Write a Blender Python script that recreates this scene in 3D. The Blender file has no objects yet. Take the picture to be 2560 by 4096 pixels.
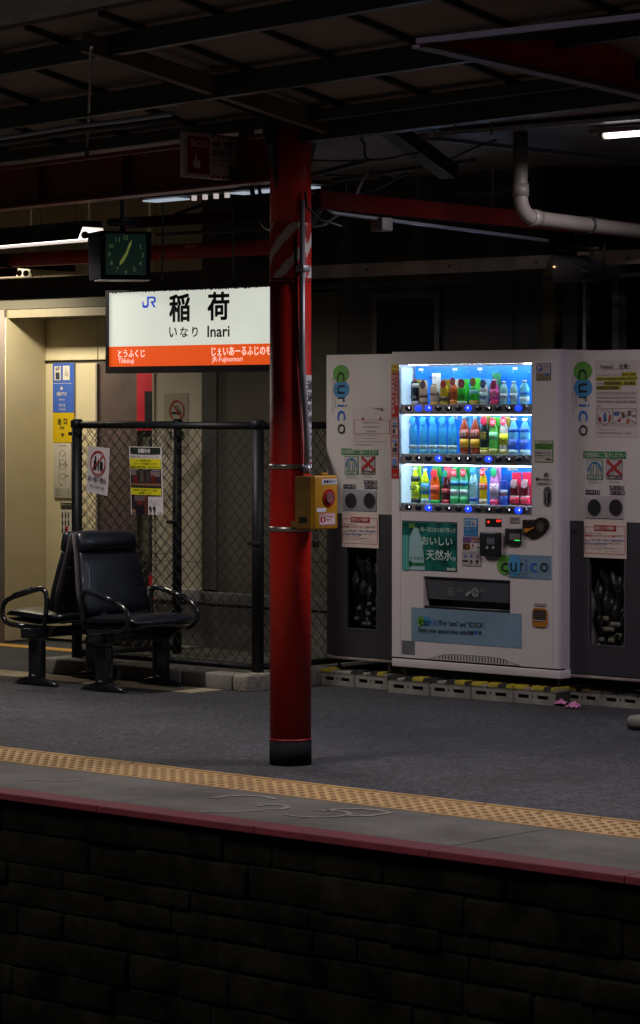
import bpy, bmesh, math, random
from mathutils import Vector, Matrix
random.seed(7)
sc = bpy.context.scene
C = sc.collection
# ---------------------------------------------------------------- survey of the place
# x runs along the platform, y away from the tracks, z up (platform surface z = 0); metres
TH = math.radians(42.0)
F = 11500.0
HZ = 1640.0
EYE = 1.65
CT, ST = math.cos(TH), math.sin(TH)
def XY(px, Y):                       # bearing + distance line Y  ->  X, depth
    s = (px - 1280.0) / F
    D = Y / (CT + s * ST)
    return D * (s * CT - ST), D
def at(px, py, Y):                   # point on the vertical plane at distance line Y
    X, D = XY(px, Y)
    return X, EYE + (HZ - py) / F * D
def atx(px, py, X):                  # point on the vertical plane x = X
    s = (px - 1280.0) / F
    D = X / (s * CT - ST)
    return D * (s * ST + CT), EYE + (HZ - py) / F * D
def atz(px, py, z):                  # point at height z
    D = F * (z - EYE) / (HZ - py)
    s = (px - 1280.0) / F
    return Vector((D * (s * CT - ST), D * (s * ST + CT), z))

# ---------------------------------------------------------------- materials
MATS = {}
def mat(name, col, rough=0.6, metal=0.0, var=0.12, scale=6.0, bump=0.0, bscale=60.0, emit=None, estr=0.0, spec=0.5, dirt=0.0, coat=0.0):
    if name in MATS: return MATS[name]
    m = bpy.data.materials.new(name); m.use_nodes = True
    nt = m.node_tree; N = nt.nodes; L = nt.links
    b = N['Principled BSDF']
    b.inputs['Roughness'].default_value = rough
    b.inputs['Metallic'].default_value = metal
    b.inputs['Specular IOR Level'].default_value = spec
    b.inputs['Coat Weight'].default_value = coat
    tc = N.new('ShaderNodeTexCoord')
    if var > 0:
        n = N.new('ShaderNodeTexNoise'); n.inputs['Scale'].default_value = scale; n.inputs['Detail'].default_value = 6
        n.inputs['Roughness'].default_value = 0.65
        L.new(tc.outputs['Object'], n.inputs['Vector'])
        r = N.new('ShaderNodeValToRGB')
        r.color_ramp.elements[0].position = 0.3; r.color_ramp.elements[1].position = 0.7
        a = [max(0, c * (1 - var)) for c in col[:3]]; c2 = [min(1, c * (1 + var)) for c in col[:3]]
        r.color_ramp.elements[0].color = (*a, 1); r.color_ramp.elements[1].color = (*c2, 1)
        L.new(n.outputs['Fac'], r.inputs['Fac'])
        out = r.outputs['Color']
        if dirt > 0:
            n2 = N.new('ShaderNodeTexNoise'); n2.inputs['Scale'].default_value = scale * 0.35; n2.inputs['Detail'].default_value = 9
            n2.inputs['Roughness'].default_value = 0.75
            L.new(tc.outputs['Object'], n2.inputs['Vector'])
            r2 = N.new('ShaderNodeValToRGB'); r2.color_ramp.elements[0].position = 0.45; r2.color_ramp.elements[1].position = 0.72
            r2.color_ramp.elements[0].color = (0, 0, 0, 1); r2.color_ramp.elements[1].color = (dirt, dirt, dirt, 1)
            L.new(n2.outputs['Fac'], r2.inputs['Fac'])
            mx = N.new('ShaderNodeMix'); mx.data_type = 'RGBA'
            L.new(r2.outputs['Color'], mx.inputs[0]); L.new(out, mx.inputs[6])
            mx.inputs[7].default_value = (0.03, 0.027, 0.022, 1)
            out = mx.outputs[2]
        L.new(out, b.inputs['Base Color'])
        rr = N.new('ShaderNodeMapRange'); rr.inputs['To Min'].default_value = max(0.02, rough - 0.08); rr.inputs['To Max'].default_value = min(1, rough + 0.1)
        L.new(n.outputs['Fac'], rr.inputs['Value']); L.new(rr.outputs['Result'], b.inputs['Roughness'])
    else:
        b.inputs['Base Color'].default_value = (*col[:3], 1)
    if bump > 0:
        nb = N.new('ShaderNodeTexNoise'); nb.inputs['Scale'].default_value = bscale; nb.inputs['Detail'].default_value = 5
        L.new(tc.outputs['Object'], nb.inputs['Vector'])
        bp = N.new('ShaderNodeBump'); bp.inputs['Strength'].default_value = bump; bp.inputs['Distance'].default_value = 0.01
        L.new(nb.outputs['Fac'], bp.inputs['Height']); L.new(bp.outputs['Normal'], b.inputs['Normal'])
    if emit:
        b.inputs['Emission Color'].default_value = (*emit, 1); b.inputs['Emission Strength'].default_value = estr
    m.diffuse_color = (*col[:3], 1)
    MATS[name] = m
    return m
def flat(name, col, rough=0.6, **k):
    return mat(name, col, rough, var=0.0, **k)
def paint(hexcol, rough=0.5, key=None, gain=1.0):
    """printed ink / plastic of a given sRGB colour"""
    nm = 'ink_' + hexcol + (key or '')
    if nm in MATS: return MATS[nm]
    c = [int(hexcol[i:i + 2], 16) / 255 for i in (0, 2, 4)]
    lin = [x / 12.92 if x < 0.04045 else ((x + 0.055) / 1.055) ** 2.4 for x in c]
    return mat(nm, [min(0.88, x * gain) for x in lin], rough, var=0.05, scale=30)
def lit(name, col, s):
    m = bpy.data.materials.new(name); m.use_nodes = True
    b = m.node_tree.nodes['Principled BSDF']
    b.inputs['Base Color'].default_value = (*[min(0.9, c) for c in col], 1)
    b.inputs['Emission Color'].default_value = (*col, 1); b.inputs['Emission Strength'].default_value = s
    MATS[name] = m
    return m

# ---------------------------------------------------------------- mesh builder
class MB:
    def __init__(s): s.v = []; s.f = []; s.mi = []; s.sm = []; s.m = 0; s.smooth = False
    def add(s, vs, fs):
        o = len(s.v); s.v += [tuple(p) for p in vs]
        s.f += [tuple(i + o for i in f) for f in fs]; s.mi += [s.m] * len(fs); s.sm += [s.smooth] * len(fs)
        return s
    def box(s, x0, x1, y0, y1, z0, z1):
        x0, x1 = sorted((x0, x1)); y0, y1 = sorted((y0, y1)); z0, z1 = sorted((z0, z1))
        return s.add([(x0,y0,z0),(x1,y0,z0),(x1,y1,z0),(x0,y1,z0),(x0,y0,z1),(x1,y0,z1),(x1,y1,z1),(x0,y1,z1)],
                     [(0,3,2,1),(4,5,6,7),(0,1,5,4),(1,2,6,5),(2,3,7,6),(3,0,4,7)])
    def rbox(s, x0, x1, y0, y1, z0, z1, r=0.01, n=3):
        """box with rounded edges (bevelled)"""
        bm = bmesh.new()
        bmesh.ops.create_cube(bm, size=1)
        for v in bm.verts:
            v.co = Vector((x0 if v.co.x < 0 else x1, y0 if v.co.y < 0 else y1, z0 if v.co.z < 0 else z1))
        bmesh.ops.bevel(bm, geom=bm.edges[:], offset=r, segments=n, affect='EDGES', profile=0.5)
        bm.verts.index_update()
        sm = s.smooth; s.smooth = True
        s.add([v.co for v in bm.verts], [[v.index for v in f.verts] for f in bm.faces])
        s.smooth = sm; bm.free(); return s
    def obox(s, c, ax, ay, az, hx, hy, hz):
        c = Vector(c); ps = []
        for k in (-1, 1):
            for a, b in ((-1,-1),(1,-1),(1,1),(-1,1)):
                ps.append(c + ax * hx * a + ay * hy * b + az * hz * k)
        return s.add(ps, [(0,3,2,1),(4,5,6,7),(0,1,5,4),(1,2,6,5),(2,3,7,6),(3,0,4,7)])
    def bar(s, p, q, w, h, up=Vector((0, 0, 1))):
        p = Vector(p); q = Vector(q); d = (q - p); L = d.length; d.normalize()
        if abs(d.dot(up)) > 0.98: up = Vector((0, 1, 0))
        sd = d.cross(up).normalized(); u2 = sd.cross(d).normalized()
        return s.obox((p + q) / 2, d, sd, u2, L / 2, w / 2, h / 2)
    def tube(s, pts, r, n=10, cap=True, r2=None):
        pts = [Vector(p) for p in pts]; base = len(s.v); prev = None; rings = []
        sm = s.smooth; s.smooth = True
        vs = []
        for i, p in enumerate(pts):
            if i == 0: d = pts[1] - p
            elif i == len(pts) - 1: d = p - pts[i - 1]
            else: d = (pts[i + 1] - p).normalized() + (p - pts[i - 1]).normalized()
            d.normalize()
            if prev is None:
                a = Vector((0, 0, 1)) if abs(d.z) < 0.9 else Vector((0, 1, 0))
                prev = d.cross(a).normalized()
            else:
                prev = (prev - d * prev.dot(d)).normalized()
            b = d.cross(prev)
            rr = r if r2 is None else r + (r2 - r) * i / (len(pts) - 1)
            vs += [p + (prev * math.cos(t) + b * math.sin(t)) * rr for t in [2 * math.pi * k / n for k in range(n)]]
        fs = []
        for i in range(len(pts) - 1):
            for k in range(n):
                k2 = (k + 1) % n
                fs.append((i * n + k, i * n + k2, (i + 1) * n + k2, (i + 1) * n + k))
        s.add(vs, fs)
        s.smooth = False
        if cap:
            o = base
            s.f.append(tuple(o + k for k in range(n))[::-1]); s.mi.append(s.m); s.sm.append(False)
            e = base + (len(pts) - 1) * n
            s.f.append(tuple(e + k for k in range(n))); s.mi.append(s.m); s.sm.append(False)
        s.smooth = sm
        return s
    def lathe(s, c, prof, n=16, fy=1.0):
        """profile [(r, z)] about a vertical axis at c; fy squashes y"""
        c = Vector(c); vs = []; fs = []
        for r, z in prof:
            vs += [c + Vector((r * math.cos(t), r * math.sin(t) * fy, z)) for t in [2 * math.pi * k / n for k in range(n)]]
        for i in range(len(prof) - 1):
            for k in range(n):
                k2 = (k + 1) % n
                fs.append((i * n + k, i * n + k2, (i + 1) * n + k2, (i + 1) * n + k))
        sm = s.smooth; s.smooth = True; s.add(vs, fs); s.smooth = False
        m = len(prof) - 1
        o = len(s.v) - len(vs)
        s.f.append(tuple(o + k for k in range(n))[::-1]); s.f.append(tuple(o + m * n + k for k in range(n)))
        s.mi += [s.m] * 2; s.sm += [False] * 2
        s.smooth = sm
        return s
    def prism(s, poly, y0, y1):
        """polygon in x,z extruded from y0 (front) to y1"""
        n = len(poly)
        vs = [(x, y0, z) for x, z in poly] + [(x, y1, z) for x, z in poly]
        return s.add(vs, [tuple(range(n)), tuple(range(2 * n - 1, n - 1, -1))] + [(i, (i + 1) % n + 0, (i + 1) % n + n, i + n)[::-1] for i in range(n)])
    def prismx(s, poly, x0, x1):
        """polygon in y,z extruded along x"""
        n = len(poly)
        vs = [(x0, y, z) for y, z in poly] + [(x1, y, z) for y, z in poly]
        return s.add(vs, [tuple(range(n)), tuple(range(2 * n - 1, n - 1, -1))] + [(i, (i + 1) % n, (i + 1) % n + n, i + n)[::-1] for i in range(n)])
    def ell(s, cx, cz, rx, rz, y0, y1, n=28):
        return s.prism([(cx + rx * math.cos(2 * math.pi * k / n), cz + rz * math.sin(2 * math.pi * k / n)) for k in range(n)], y0, y1)
    def ring(s, cx, cz, rx, rz, t, y, n=32, a0=0, a1=360, th=0.0015):
        full = (a1 - a0) >= 360
        m = n if full else n + 1
        vs = []
        for k in range(m):
            a = math.radians(a0 + (a1 - a0) * k / n)
            for q in (0, 1):
                fx = rx - t * q; fz = rz - t * q
                vs.append((cx + fx * math.cos(a), y, cz + fz * math.sin(a)))
        vs += [(x, yy + th, z) for x, yy, z in vs]
        o = 2 * m; fs = []
        for k in range(n):
            k2 = (k + 1) % m
            fs.append((2*k, 2*k2, 2*k2+1, 2*k+1))
            fs.append((2*k, 2*k+o, 2*k2+o, 2*k2)); fs.append((2*k+1, 2*k2+1, 2*k2+1+o, 2*k+1+o))
        return s.add(vs, fs)
    def seg(s, x0, z0, x1, z1, w, y, th=0.0015):
        """flat stroke on a front plane"""
        dx, dz = x1 - x0, z1 - z0; L = math.hypot(dx, dz) or 1; nx, nz = -dz / L * w / 2, dx / L * w / 2
        return s.prism([(x0 + nx, z0 + nz), (x0 - nx, z0 - nz), (x1 - nx, z1 - nz), (x1 + nx, z1 + nz)], y, y + th)
    def holes(s, x0, x1, z0, z1, hs, y0, y1):
        """plate with rectangular holes, front y0, back y1"""
        xs = sorted({x0, x1, *[h[0] for h in hs], *[h[1] for h in hs]}); zs = sorted({z0, z1, *[h[2] for h in hs], *[h[3] for h in hs]})
        solid = lambda i, j: 0 <= i < len(xs) - 1 and 0 <= j < len(zs) - 1 and not any(h[0] - 1e-9 <= xs[i] and xs[i+1] <= h[1] + 1e-9 and h[2] - 1e-9 <= zs[j] and zs[j+1] <= h[3] + 1e-9 for h in hs)
        for i in range(len(xs) - 1):
            for j in range(len(zs) - 1):
                if not solid(i, j): continue
                a, b, c, d = xs[i], xs[i+1], zs[j], zs[j+1]
                s.add([(a,y0,c),(b,y0,c),(b,y0,d),(a,y0,d)], [(0,1,2,3)])
                s.add([(a,y1,c),(b,y1,c),(b,y1,d),(a,y1,d)], [(3,2,1,0)])
                if not solid(i-1, j): s.add([(a,y0,c),(a,y0,d),(a,y1,d),(a,y1,c)], [(0,1,2,3)])
                if not solid(i+1, j): s.add([(b,y0,c),(b,y0,d),(b,y1,d),(b,y1,c)], [(3,2,1,0)])
                if not solid(i, j-1): s.add([(a,y0,c),(b,y0,c),(b,y1,c),(a,y1,c)], [(3,2,1,0)])
                if not solid(i, j+1): s.add([(a,y0,d),(b,y0,d),(b,y1,d),(a,y1,d)], [(0,1,2,3)])
        return s
    def text(s, body, x0, x1, z0, z1, y, rot=0, bold=0.0, face='Y', vertical=False):
        """lettering stretched to the rectangle; face 'Y' looks along -y, 'X' looks along +x (x0..x1 are then y values, y is x)"""
        vs, fs = glyphs(body, bold, vertical)
        if rot == -90: vs = [(b, 1 - a, l) for a, b, l in vs]
        elif rot == 90: vs = [(1 - b, a, l) for a, b, l in vs]
        if face == 'Y': P = [(x0 + (x1 - x0) * a, y - l * 1e-4, z0 + (z1 - z0) * b) for a, b, l in vs]
        else: P = [(y + l * 1e-4, x0 + (x1 - x0) * a, z0 + (z1 - z0) * b) for a, b, l in vs]
        return s.add(P, fs)
    def build(s, name, mats, parent=None, bevel=0.0):
        me = bpy.data.meshes.new(name)
        off = Vector(parent['_o']) if parent is not None and '_o' in parent else Vector((0, 0, 0))
        me.from_pydata([Vector(p) - off for p in s.v], [], s.f)
        if not isinstance(mats, (list, tuple)): mats = [mats]
        for m in mats: me.materials.append(m)
        me.polygons.foreach_set('material_index', [min(i, len(mats) - 1) for i in s.mi])
        me.polygons.foreach_set('use_smooth', s.sm)
        me.update()
        o = bpy.data.objects.new(name, me); C.objects.link(o)
        if parent is not None: o.parent = parent; o['_o'] = tuple(off)
        else: o['_o'] = (0, 0, 0)
        if bevel > 0:
            bv = o.modifiers.new('edge', 'BEVEL'); bv.width = bevel; bv.segments = 2; bv.limit_method = 'ANGLE'; bv.angle_limit = math.radians(40)
        return o
_gc = {}
def glyphs(body, bold=0.0, vertical=False):
    key = (body, bold, vertical)
    if key in _gc: return _gc[key]
    cu = bpy.data.curves.new('lettering', 'FONT')
    cu.body = '\n'.join(body) if vertical else body
    cu.size = 1; cu.resolution_u = 2
    if vertical: cu.space_line = 0.95; cu.align_x = 'CENTER'
    o = bpy.data.objects.new('lettering', cu); C.objects.link(o)
    dg = bpy.context.evaluated_depsgraph_get(); dg.update()
    me = bpy.data.meshes.new_from_object(o.evaluated_get(dg))
    vs = [(v.co.x, v.co.y) for v in me.vertices]; fs = [tuple(p.vertices) for p in me.polygons]
    bpy.data.objects.remove(o); bpy.data.curves.remove(cu); bpy.data.meshes.remove(me)
    if not vs: vs = [(0, 0), (1, 0), (1, 1)]; fs = [(0, 1, 2)]
    a0, a1 = min(v[0] for v in vs), max(v[0] for v in vs); b0, b1 = min(v[1] for v in vs), max(v[1] for v in vs)
    w, h = max(a1 - a0, 1e-6), max(b1 - b0, 1e-6)
    vs = [((a - a0) / w, (b - b0) / h) for a, b in vs]
    if bold > 0:      # heavier face: the strokes laid side by side
        bx, by = bold * 0.75 / w, bold * 0.75 / h; n = len(vs); v2 = []; f2 = []
        for k, (dx, dy) in enumerate(((0, 0), (1, 1), (-1, 1), (1, -1), (-1, -1), (1, 0), (-1, 0))):
            v2 += [(a + dx * bx, b + dy * by, k) for a, b in vs]; f2 += [tuple(i + k * n for i in f) for f in fs]
        vs, fs = v2, f2
    else: vs = [(a, b, 0) for a, b in vs]
    _gc[key] = (vs, fs)
    return _gc[key]

def tag(o, label=None, cat=None, group=None, kind=None):
    if label: o['label'] = label
    if cat: o['category'] = cat
    if group: o['group'] = group
    if kind: o['kind'] = kind
    return o
def thing(name, label, cat, loc, group=None):
    o = bpy.data.objects.new(name, None); C.objects.link(o); o.location = loc; o['_o'] = tuple(loc)
    o.empty_display_size = 0.1
    return tag(o, label, cat, group)

# front-plane helper: rectangles given by bearings on plane Y
class Face:
    def __init__(s, Y): s.Y = Y
    def x(s, px): return XY(px, s.Y)[0]
    def z(s, px, py): return at(px, py, s.Y)[1]
    def r(s, x0, y0, x1, y1):
        xm = (x0 + x1) / 2
        return s.x(x0), s.x(x1), s.z(xm, y1), s.z(xm, y0)      # X0,X1,Z0,Z1
    def card(s, mb, x0, y0, x1, y1, lay=1, th=0.0012):
        a, b, c, d = s.r(x0, y0, x1, y1)
        return mb.box(a, b, s.Y - 0.002 * lay - th * 0, s.Y - 0.002 * (lay - 1) - 0.0004, c, d)
    def text(s, mb, body, x0, y0, x1, y1, lay=1, **k):
        a, b, c, d = s.r(x0, y0, x1, y1)
        return mb.text(body, a, b, c, d, s.Y - 0.002 * lay - 0.0006, **k)
# ================================================================ SETTING
def asphalt():
    m = mat('asphalt', (0.036, 0.037, 0.046), 0.82, var=0.5, scale=1.1, bump=0.0, dirt=0.6)
    nt = m.node_tree; N = nt.nodes; L = nt.links; b = N['Principled BSDF']; tc = [n for n in N if n.type == 'TEX_COORD'][0]
    src = b.inputs['Base Color'].links[0].from_socket
    vo = N.new('ShaderNodeTexVoronoi'); vo.inputs['Scale'].default_value = 55; L.new(tc.outputs['Object'], vo.inputs['Vector'])
    no = N.new('ShaderNodeTexNoise'); no.inputs['Scale'].default_value = 18; no.inputs['Detail'].default_value = 8; no.inputs['Roughness'].default_value = 0.8
    L.new(tc.outputs['Object'], no.inputs['Vector'])
    r1 = N.new('ShaderNodeMapRange'); r1.inputs['From Min'].default_value = 0.0; r1.inputs['From Max'].default_value = 0.75; r1.inputs['To Min'].default_value = 1.7; r1.inputs['To Max'].default_value = 0.45
    L.new(vo.outputs['Color'], r1.inputs['Value'])
    r2 = N.new('ShaderNodeMapRange'); r2.inputs['From Min'].default_value = 0.3; r2.inputs['From Max'].default_value = 0.7; r2.inputs['To Min'].default_value = 0.5; r2.inputs['To Max'].default_value = 1.5
    L.new(no.outputs['Fac'], r2.inputs['Value'])
    mu = N.new('ShaderNodeMath'); mu.operation = 'MULTIPLY'; L.new(r1.outputs['Result'], mu.inputs[0]); L.new(r2.outputs['Result'], mu.inputs[1])
    vm = N.new('ShaderNodeVectorMath'); vm.operation = 'SCALE'; L.new(src, vm.inputs[0]); L.new(mu.outputs[0], vm.inputs['Scale']); L.new(vm.outputs[0], b.inputs['Base Color'])
    bp = N.new('ShaderNodeBump'); bp.inputs['Strength'].default_value = 0.9; bp.inputs['Distance'].default_value = 0.012
    L.new(vo.outputs['Distance'], bp.inputs['Height']); L.new(bp.outputs['Normal'], b.inputs['Normal'])
    return m
M_asph = asphalt()
M_conc = mat('worn_concrete', (0.20, 0.19, 0.17), 0.85, var=0.25, scale=3.5, bump=0.5, bscale=120, dirt=0.5)
M_edge = mat('edge_concrete', (0.115, 0.11, 0.105), 0.85, var=0.4, scale=2.0, bump=0.5, bscale=150, dirt=0.55)
M_yel = mat('tactile_yellow', (0.42, 0.265, 0.11), 0.7, var=0.16, scale=5, bump=0.3, bscale=120, dirt=0.3)
M_ycap = mat('tactile_dome', (0.25, 0.15, 0.06), 0.75, var=0.25, scale=8)
M_redp = mat('edge_red_paint', (0.115, 0.008, 0.020), 0.7, var=0.3, scale=7, bump=0.3, bscale=80, dirt=0.35)
M_black = mat('black_paint', (0.012, 0.012, 0.014), 0.35, var=0.2, scale=9)
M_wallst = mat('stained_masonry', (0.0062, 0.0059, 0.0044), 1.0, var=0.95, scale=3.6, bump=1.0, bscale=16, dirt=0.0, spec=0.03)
M_grav = mat('ballast', (0.07, 0.065, 0.06), 0.95, var=0.5, scale=30, bump=1.0, bscale=60)
M_seam = mat('seam_dirt', (0.02, 0.019, 0.018), 0.9, var=0.2)
XL, XR = -60.0, 30.0
g = MB().add([(-400,-300,-1.15),(400,-300,-1.15),(400,500,-1.15),(-400,500,-1.15)], [(0,1,2,3)]).build('ground', M_grav); g['kind'] = 'structure'
# platform surface: asphalt sheet with the edge slabs proud of it by a hair
p = MB().box(XL, XR, 9.40, 30.0, -1.14, 0.0).build('platform', M_asph); p['kind'] = 'structure'
mb = MB(); x = XL
rs = random.Random(3)
while x < XR:
    mb.box(x + 0.0025, x + 0.8975, 8.405, 9.018, -0.16, 0.003 + rs.uniform(-0.001, 0.001)); x += 0.90
e = mb.build('platform_edge_pavement', M_edge, bevel=0.003); e['kind'] = 'structure'
mb = MB(); x = XL
while x < XR:
    mb.box(x + 0.001, x + 0.899, 8.27, 8.403, -0.026, 0.004); x += 0.90
e = mb.build('edge_line_marking', M_redp, bevel=0.004); e['kind'] = 'structure'
# tactile strip: 300 mm tiles with five by five domes and a bar along the far side
mb = MB(); mb.m = 0
x = -16.5
while x < -5.0:
    mb.box(x + 0.0015, x + 0.2985, 9.022, 9.322, -0.02, 0.006)
    mb.box(x + 0.0015, x + 0.2985, 9.324, 9.398, -0.02, 0.006)
    mb.box(x + 0.004, x + 0.296, 9.35, 9.372, 0.006, 0.011)
    x += 0.30
mb.m = 0
for side in ((XL, -16.5), (x, XR)):
    mb.box(side[0], side[1] - 0.002, 9.022, 9.398, -0.02, 0.006)
tac = mb
x = -16.5; dm = MB()
while x < -5.0:
    for i in range(5):
        for j in range(5):
            cx, cy = x + 0.03 + 0.06 * i, 9.022 + 0.03 + 0.06 * j
            n = 8
            vs = [(cx + 0.0155*math.cos(2*math.pi*k/n), cy + 0.0155*math.sin(2*math.pi*k/n), 0.0055) for k in range(n)] + \
                 [(cx + 0.010*math.cos(2*math.pi*k/n), cy + 0.010*math.sin(2*math.pi*k/n), 0.0115) for k in range(n)]
            tac.m = 1
            tac.add(vs, [(k, (k+1) % n, (k+1) % n + n, k + n) for k in range(n)] + [tuple(range(n, 2*n))])
    x += 0.30
t = tac.build('tactile_pavement', [M_yel, M_ycap]); t['kind'] = 'structure'
# worn painted loops and scuffs on the edge slabs
M_chalk = mat('worn_white_marking', (0.21, 0.20, 0.185), 0.95, var=0.5, scale=14)
mb = MB()
def gpx(px, py, z=0.006): v = atz(px, py, z); return (v.x, v.y, z)
def stroke(pts, w, z=0.0065):
    P = [atz(a, b, z) for a, b in pts]
    vs = []
    for i, p_ in enumerate(P):
        d = (P[min(i+1, len(P)-1)] - P[max(i-1, 0)]).normalized(); n_ = Vector((-d.y, d.x, 0))
        ww = w * (0.5 + 0.5 * math.sin(math.pi * (i + 0.6) / (len(P) + 0.2)))
        vs += [p_ + n_ * ww, p_ - n_ * ww]
    mb.add(vs, [(2*i, 2*i+1, 2*i+3, 2*i+2) for i in range(len(P)-1)])
stroke([(1090+60*math.cos(a), 3227+9*math.sin(a)) for a in [i*0.35+3.4 for i in range(15)]], 0.014)
stroke([(1210-130*math.cos(a)+60, 3254+14*math.sin(a)) for a in [i*0.33 for i in range(16)]], 0.012)
stroke([(840,3192),(900,3184),(980,3181),(1050,3184),(1105,3196)], 0.016)
stroke([(800,3246),(900,3248),(1060,3240)], 0.013)
stroke([(1290,3245),(1340,3236),(1440,3234),(1520,3240),(1560,3250),(1480,3262),(1380,3262)], 0.016)
stroke([(110,3118),(200,3122),(330,3121)], 0.01)
o = mb.build('worn_pavement_marking', M_chalk); o['kind'] = 'structure'
# pale old concrete strip and mortar in front of the kerb, yellow strip by the far wall
MB().box(-22, -11.75, 11.93, 12.20, -0.02, 0.004).build('kerb_strip_pavement', mat('old_strip', (0.30, 0.25, 0.16), 0.9, var=0.3, scale=4, dirt=0.5))['kind'] = 'structure'
MB().box(-26, -13.9, 13.42, 13.57, -0.02, 0.005).build('yellow_wall_pavement_marking', mat('yellow_strip', (0.50, 0.28, 0.05), 0.8, var=0.2, scale=5, dirt=0.3))['kind'] = 'structure'

# platform retaining wall of rough stone courses
root = thing('retaining_wall', 'dark stained stone retaining wall below the red platform edge', 'wall', (-9, 8.4, -1.15))
mb = MB(); rw = random.Random(11)
z = -1.14
while z < -0.06:
    h = rw.choice((0.08, 0.10, 0.12, 0.14)); h = min(h, -0.03 - z)
    x = -17.0 + rw.uniform(0, .3)
    while x < -3:
        w = rw.choice((rw.uniform(0.2, 0.35), rw.uniform(0.3, 0.8)))
        yo = 8.305 + rw.uniform(-0.014, 0.014)
        mb.rbox(x + 0.0012, x + w - 0.0012, yo, 8.55, z + 0.0012, z + h - 0.0012 - rw.choice((0, 0, .004)), r=rw.uniform(.006, .016), n=2)
        x += w
    z += h
mb.smooth = False
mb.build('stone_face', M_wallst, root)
MB().box(XL, XR, 8.43, 9.39, -1.14, -0.17).build('backing', M_seam, root)
cp = MB()
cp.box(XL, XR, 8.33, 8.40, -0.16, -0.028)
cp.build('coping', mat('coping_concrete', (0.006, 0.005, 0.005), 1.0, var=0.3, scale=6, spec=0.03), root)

# kerb island inside the fence
KX0, KX1, KY = -13.36, -11.60, 12.22
root = thing('kerb_island', 'raised concrete kerb island with broken corner under the chain-link fence', 'kerb', (-12.5, 12.9, 0))
xs = [KX0, -12.75, -12.12, KX1 - 0.10]
for i in range(3):
    MB().rbox(xs[i] + 0.004, xs[i+1] - 0.004, KY, KY + 0.15, -0.01, 0.1 - 0.003 * i, r=0.014, n=3).build('kerb_stone', M_conc, root)
M_agg = mat('exposed_aggregate', (0.26, 0.235, 0.19), 0.95, var=0.6, scale=45, bump=1.0, bscale=70)
MB().rbox(KX1 - 0.096, KX1 + 0.03, KY - 0.005, KY + 0.24, -0.01, 0.098, r=0.018, n=3).build('broken_kerb_stone', M_agg, root)
ys = [KY + 0.25, 12.85, 13.5]
for i in range(2):
    MB().rbox(KX1 - 0.12, KX1 + 0.02, ys[i] + 0.004, ys[i+1] - 0.004, -0.01, 0.1, r=0.014).build('kerb_stone', M_conc, root)
    MB().rbox(KX0, KX0 + 0.14, (KY + 0.155 if i == 0 else ys[i] + 0.004), ys[i+1] - 0.004, -0.01, 0.1, r=0.014).build('kerb_stone', M_conc, root)
MB().box(KX0 + 0.145, KX1 - 0.125, KY + 0.155, 13.56, -0.01, 0.085).build('infill', mat('dark_infill', (0.07, 0.065, 0.055), 0.95, var=0.4, scale=9, bump=0.7), root)
root = thing('stone_block', 'low rough concrete block lying on the asphalt at the edge by the vending machines', 'block', (-8.9, 11.5, 0))
v = atz(2560, 2925, 0.0)
root.location = v; root['_o'] = tuple(v)
MB().rbox(v.x - 0.10, v.x + 0.35, v.y, v.y + 0.3, 0, 0.075, r=0.03, n=3).build('body', M_conc, root)

# ================================================================ STATION BUILDING
WY = 13.60      # wall plane
RY = 13.98      # recess plane
W = Face(WY); R = Face(RY)
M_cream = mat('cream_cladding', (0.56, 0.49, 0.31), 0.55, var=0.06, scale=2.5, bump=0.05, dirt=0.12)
M_pale = mat('pale_cladding', (0.62, 0.56, 0.42), 0.6, var=0.08, scale=3, dirt=0.25)
M_dkpan = mat('dark_cladding', (0.035, 0.036, 0.034), 0.6, var=0.25, scale=2)
M_greyw = mat('grey_render_wall', (0.17, 0.155, 0.135), 0.85, var=0.2, scale=4, bump=0.3, dirt=0.5)
M_joint = mat('panel_joint', (0.06, 0.055, 0.035), 0.8, var=0.1)
M_strip = mat('grey_metal_strip', (0.085, 0.08, 0.072), 0.5, var=0.15)
root = thing('station_building', 'station building wall with cream panels, dark doorway and dark cladding behind the platform', 'building', (-10, 13.6, 0))
HB = 2.36   # lintel underside
zt = 4.2
mb = MB()   # cream upper band, above the lintel, as panels with joints
M_shade = M_cream
for a, b in ((-700, 160), (163, 300), (303, 622), (625, 808)):
    mb.box(W.x(a), W.x(b), WY, WY + 0.1, 2.50, zt)
mb.build('upper_panel', M_cream, root)
MB().box(W.x(-700), W.x(808), WY + 0.012, WY + 0.11, 2.36, 2.499).build('upper_backing', M_joint, root)
# side wall left of the recess, and the jamb
MB().box(W.x(-700), W.x(17), WY, WY + 0.6, 0, 2.358).build('side_wall', mat('brown_grey_wall', (0.16, 0.13, 0.11), 0.7, var=0.1, dirt=0.2), root)
MB().box(W.x(17) + 0.001, W.x(17) + 0.012, WY + 0.004, RY, 0.02, 2.30).build('jamb', M_cream, root)
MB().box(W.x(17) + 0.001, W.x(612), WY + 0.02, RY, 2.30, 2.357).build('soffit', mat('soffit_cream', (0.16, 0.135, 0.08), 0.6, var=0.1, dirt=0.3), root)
mb = MB()
jx = R.x(392); jz = R.z(290, 1447)
x0, x1 = W.x(17) + 0.013, R.x(395)
mb.box(x0, jx - 0.006, RY, RY + 0.05, 0.02, jz - 0.012); mb.box(x0, jx - 0.006, RY, RY + 0.05, jz + 0.012, 2.298)
mb.box(jx + 0.002, R.x(622), RY, RY + 0.05, jz + 0.012, 2.298)
mb.build('recess_panel', M_cream, root, bevel=0.003)
MB().box(x0, R.x(660), RY + 0.02, RY + 0.12, 0.0, 2.299).build('recess_backing', M_joint, root)
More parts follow.
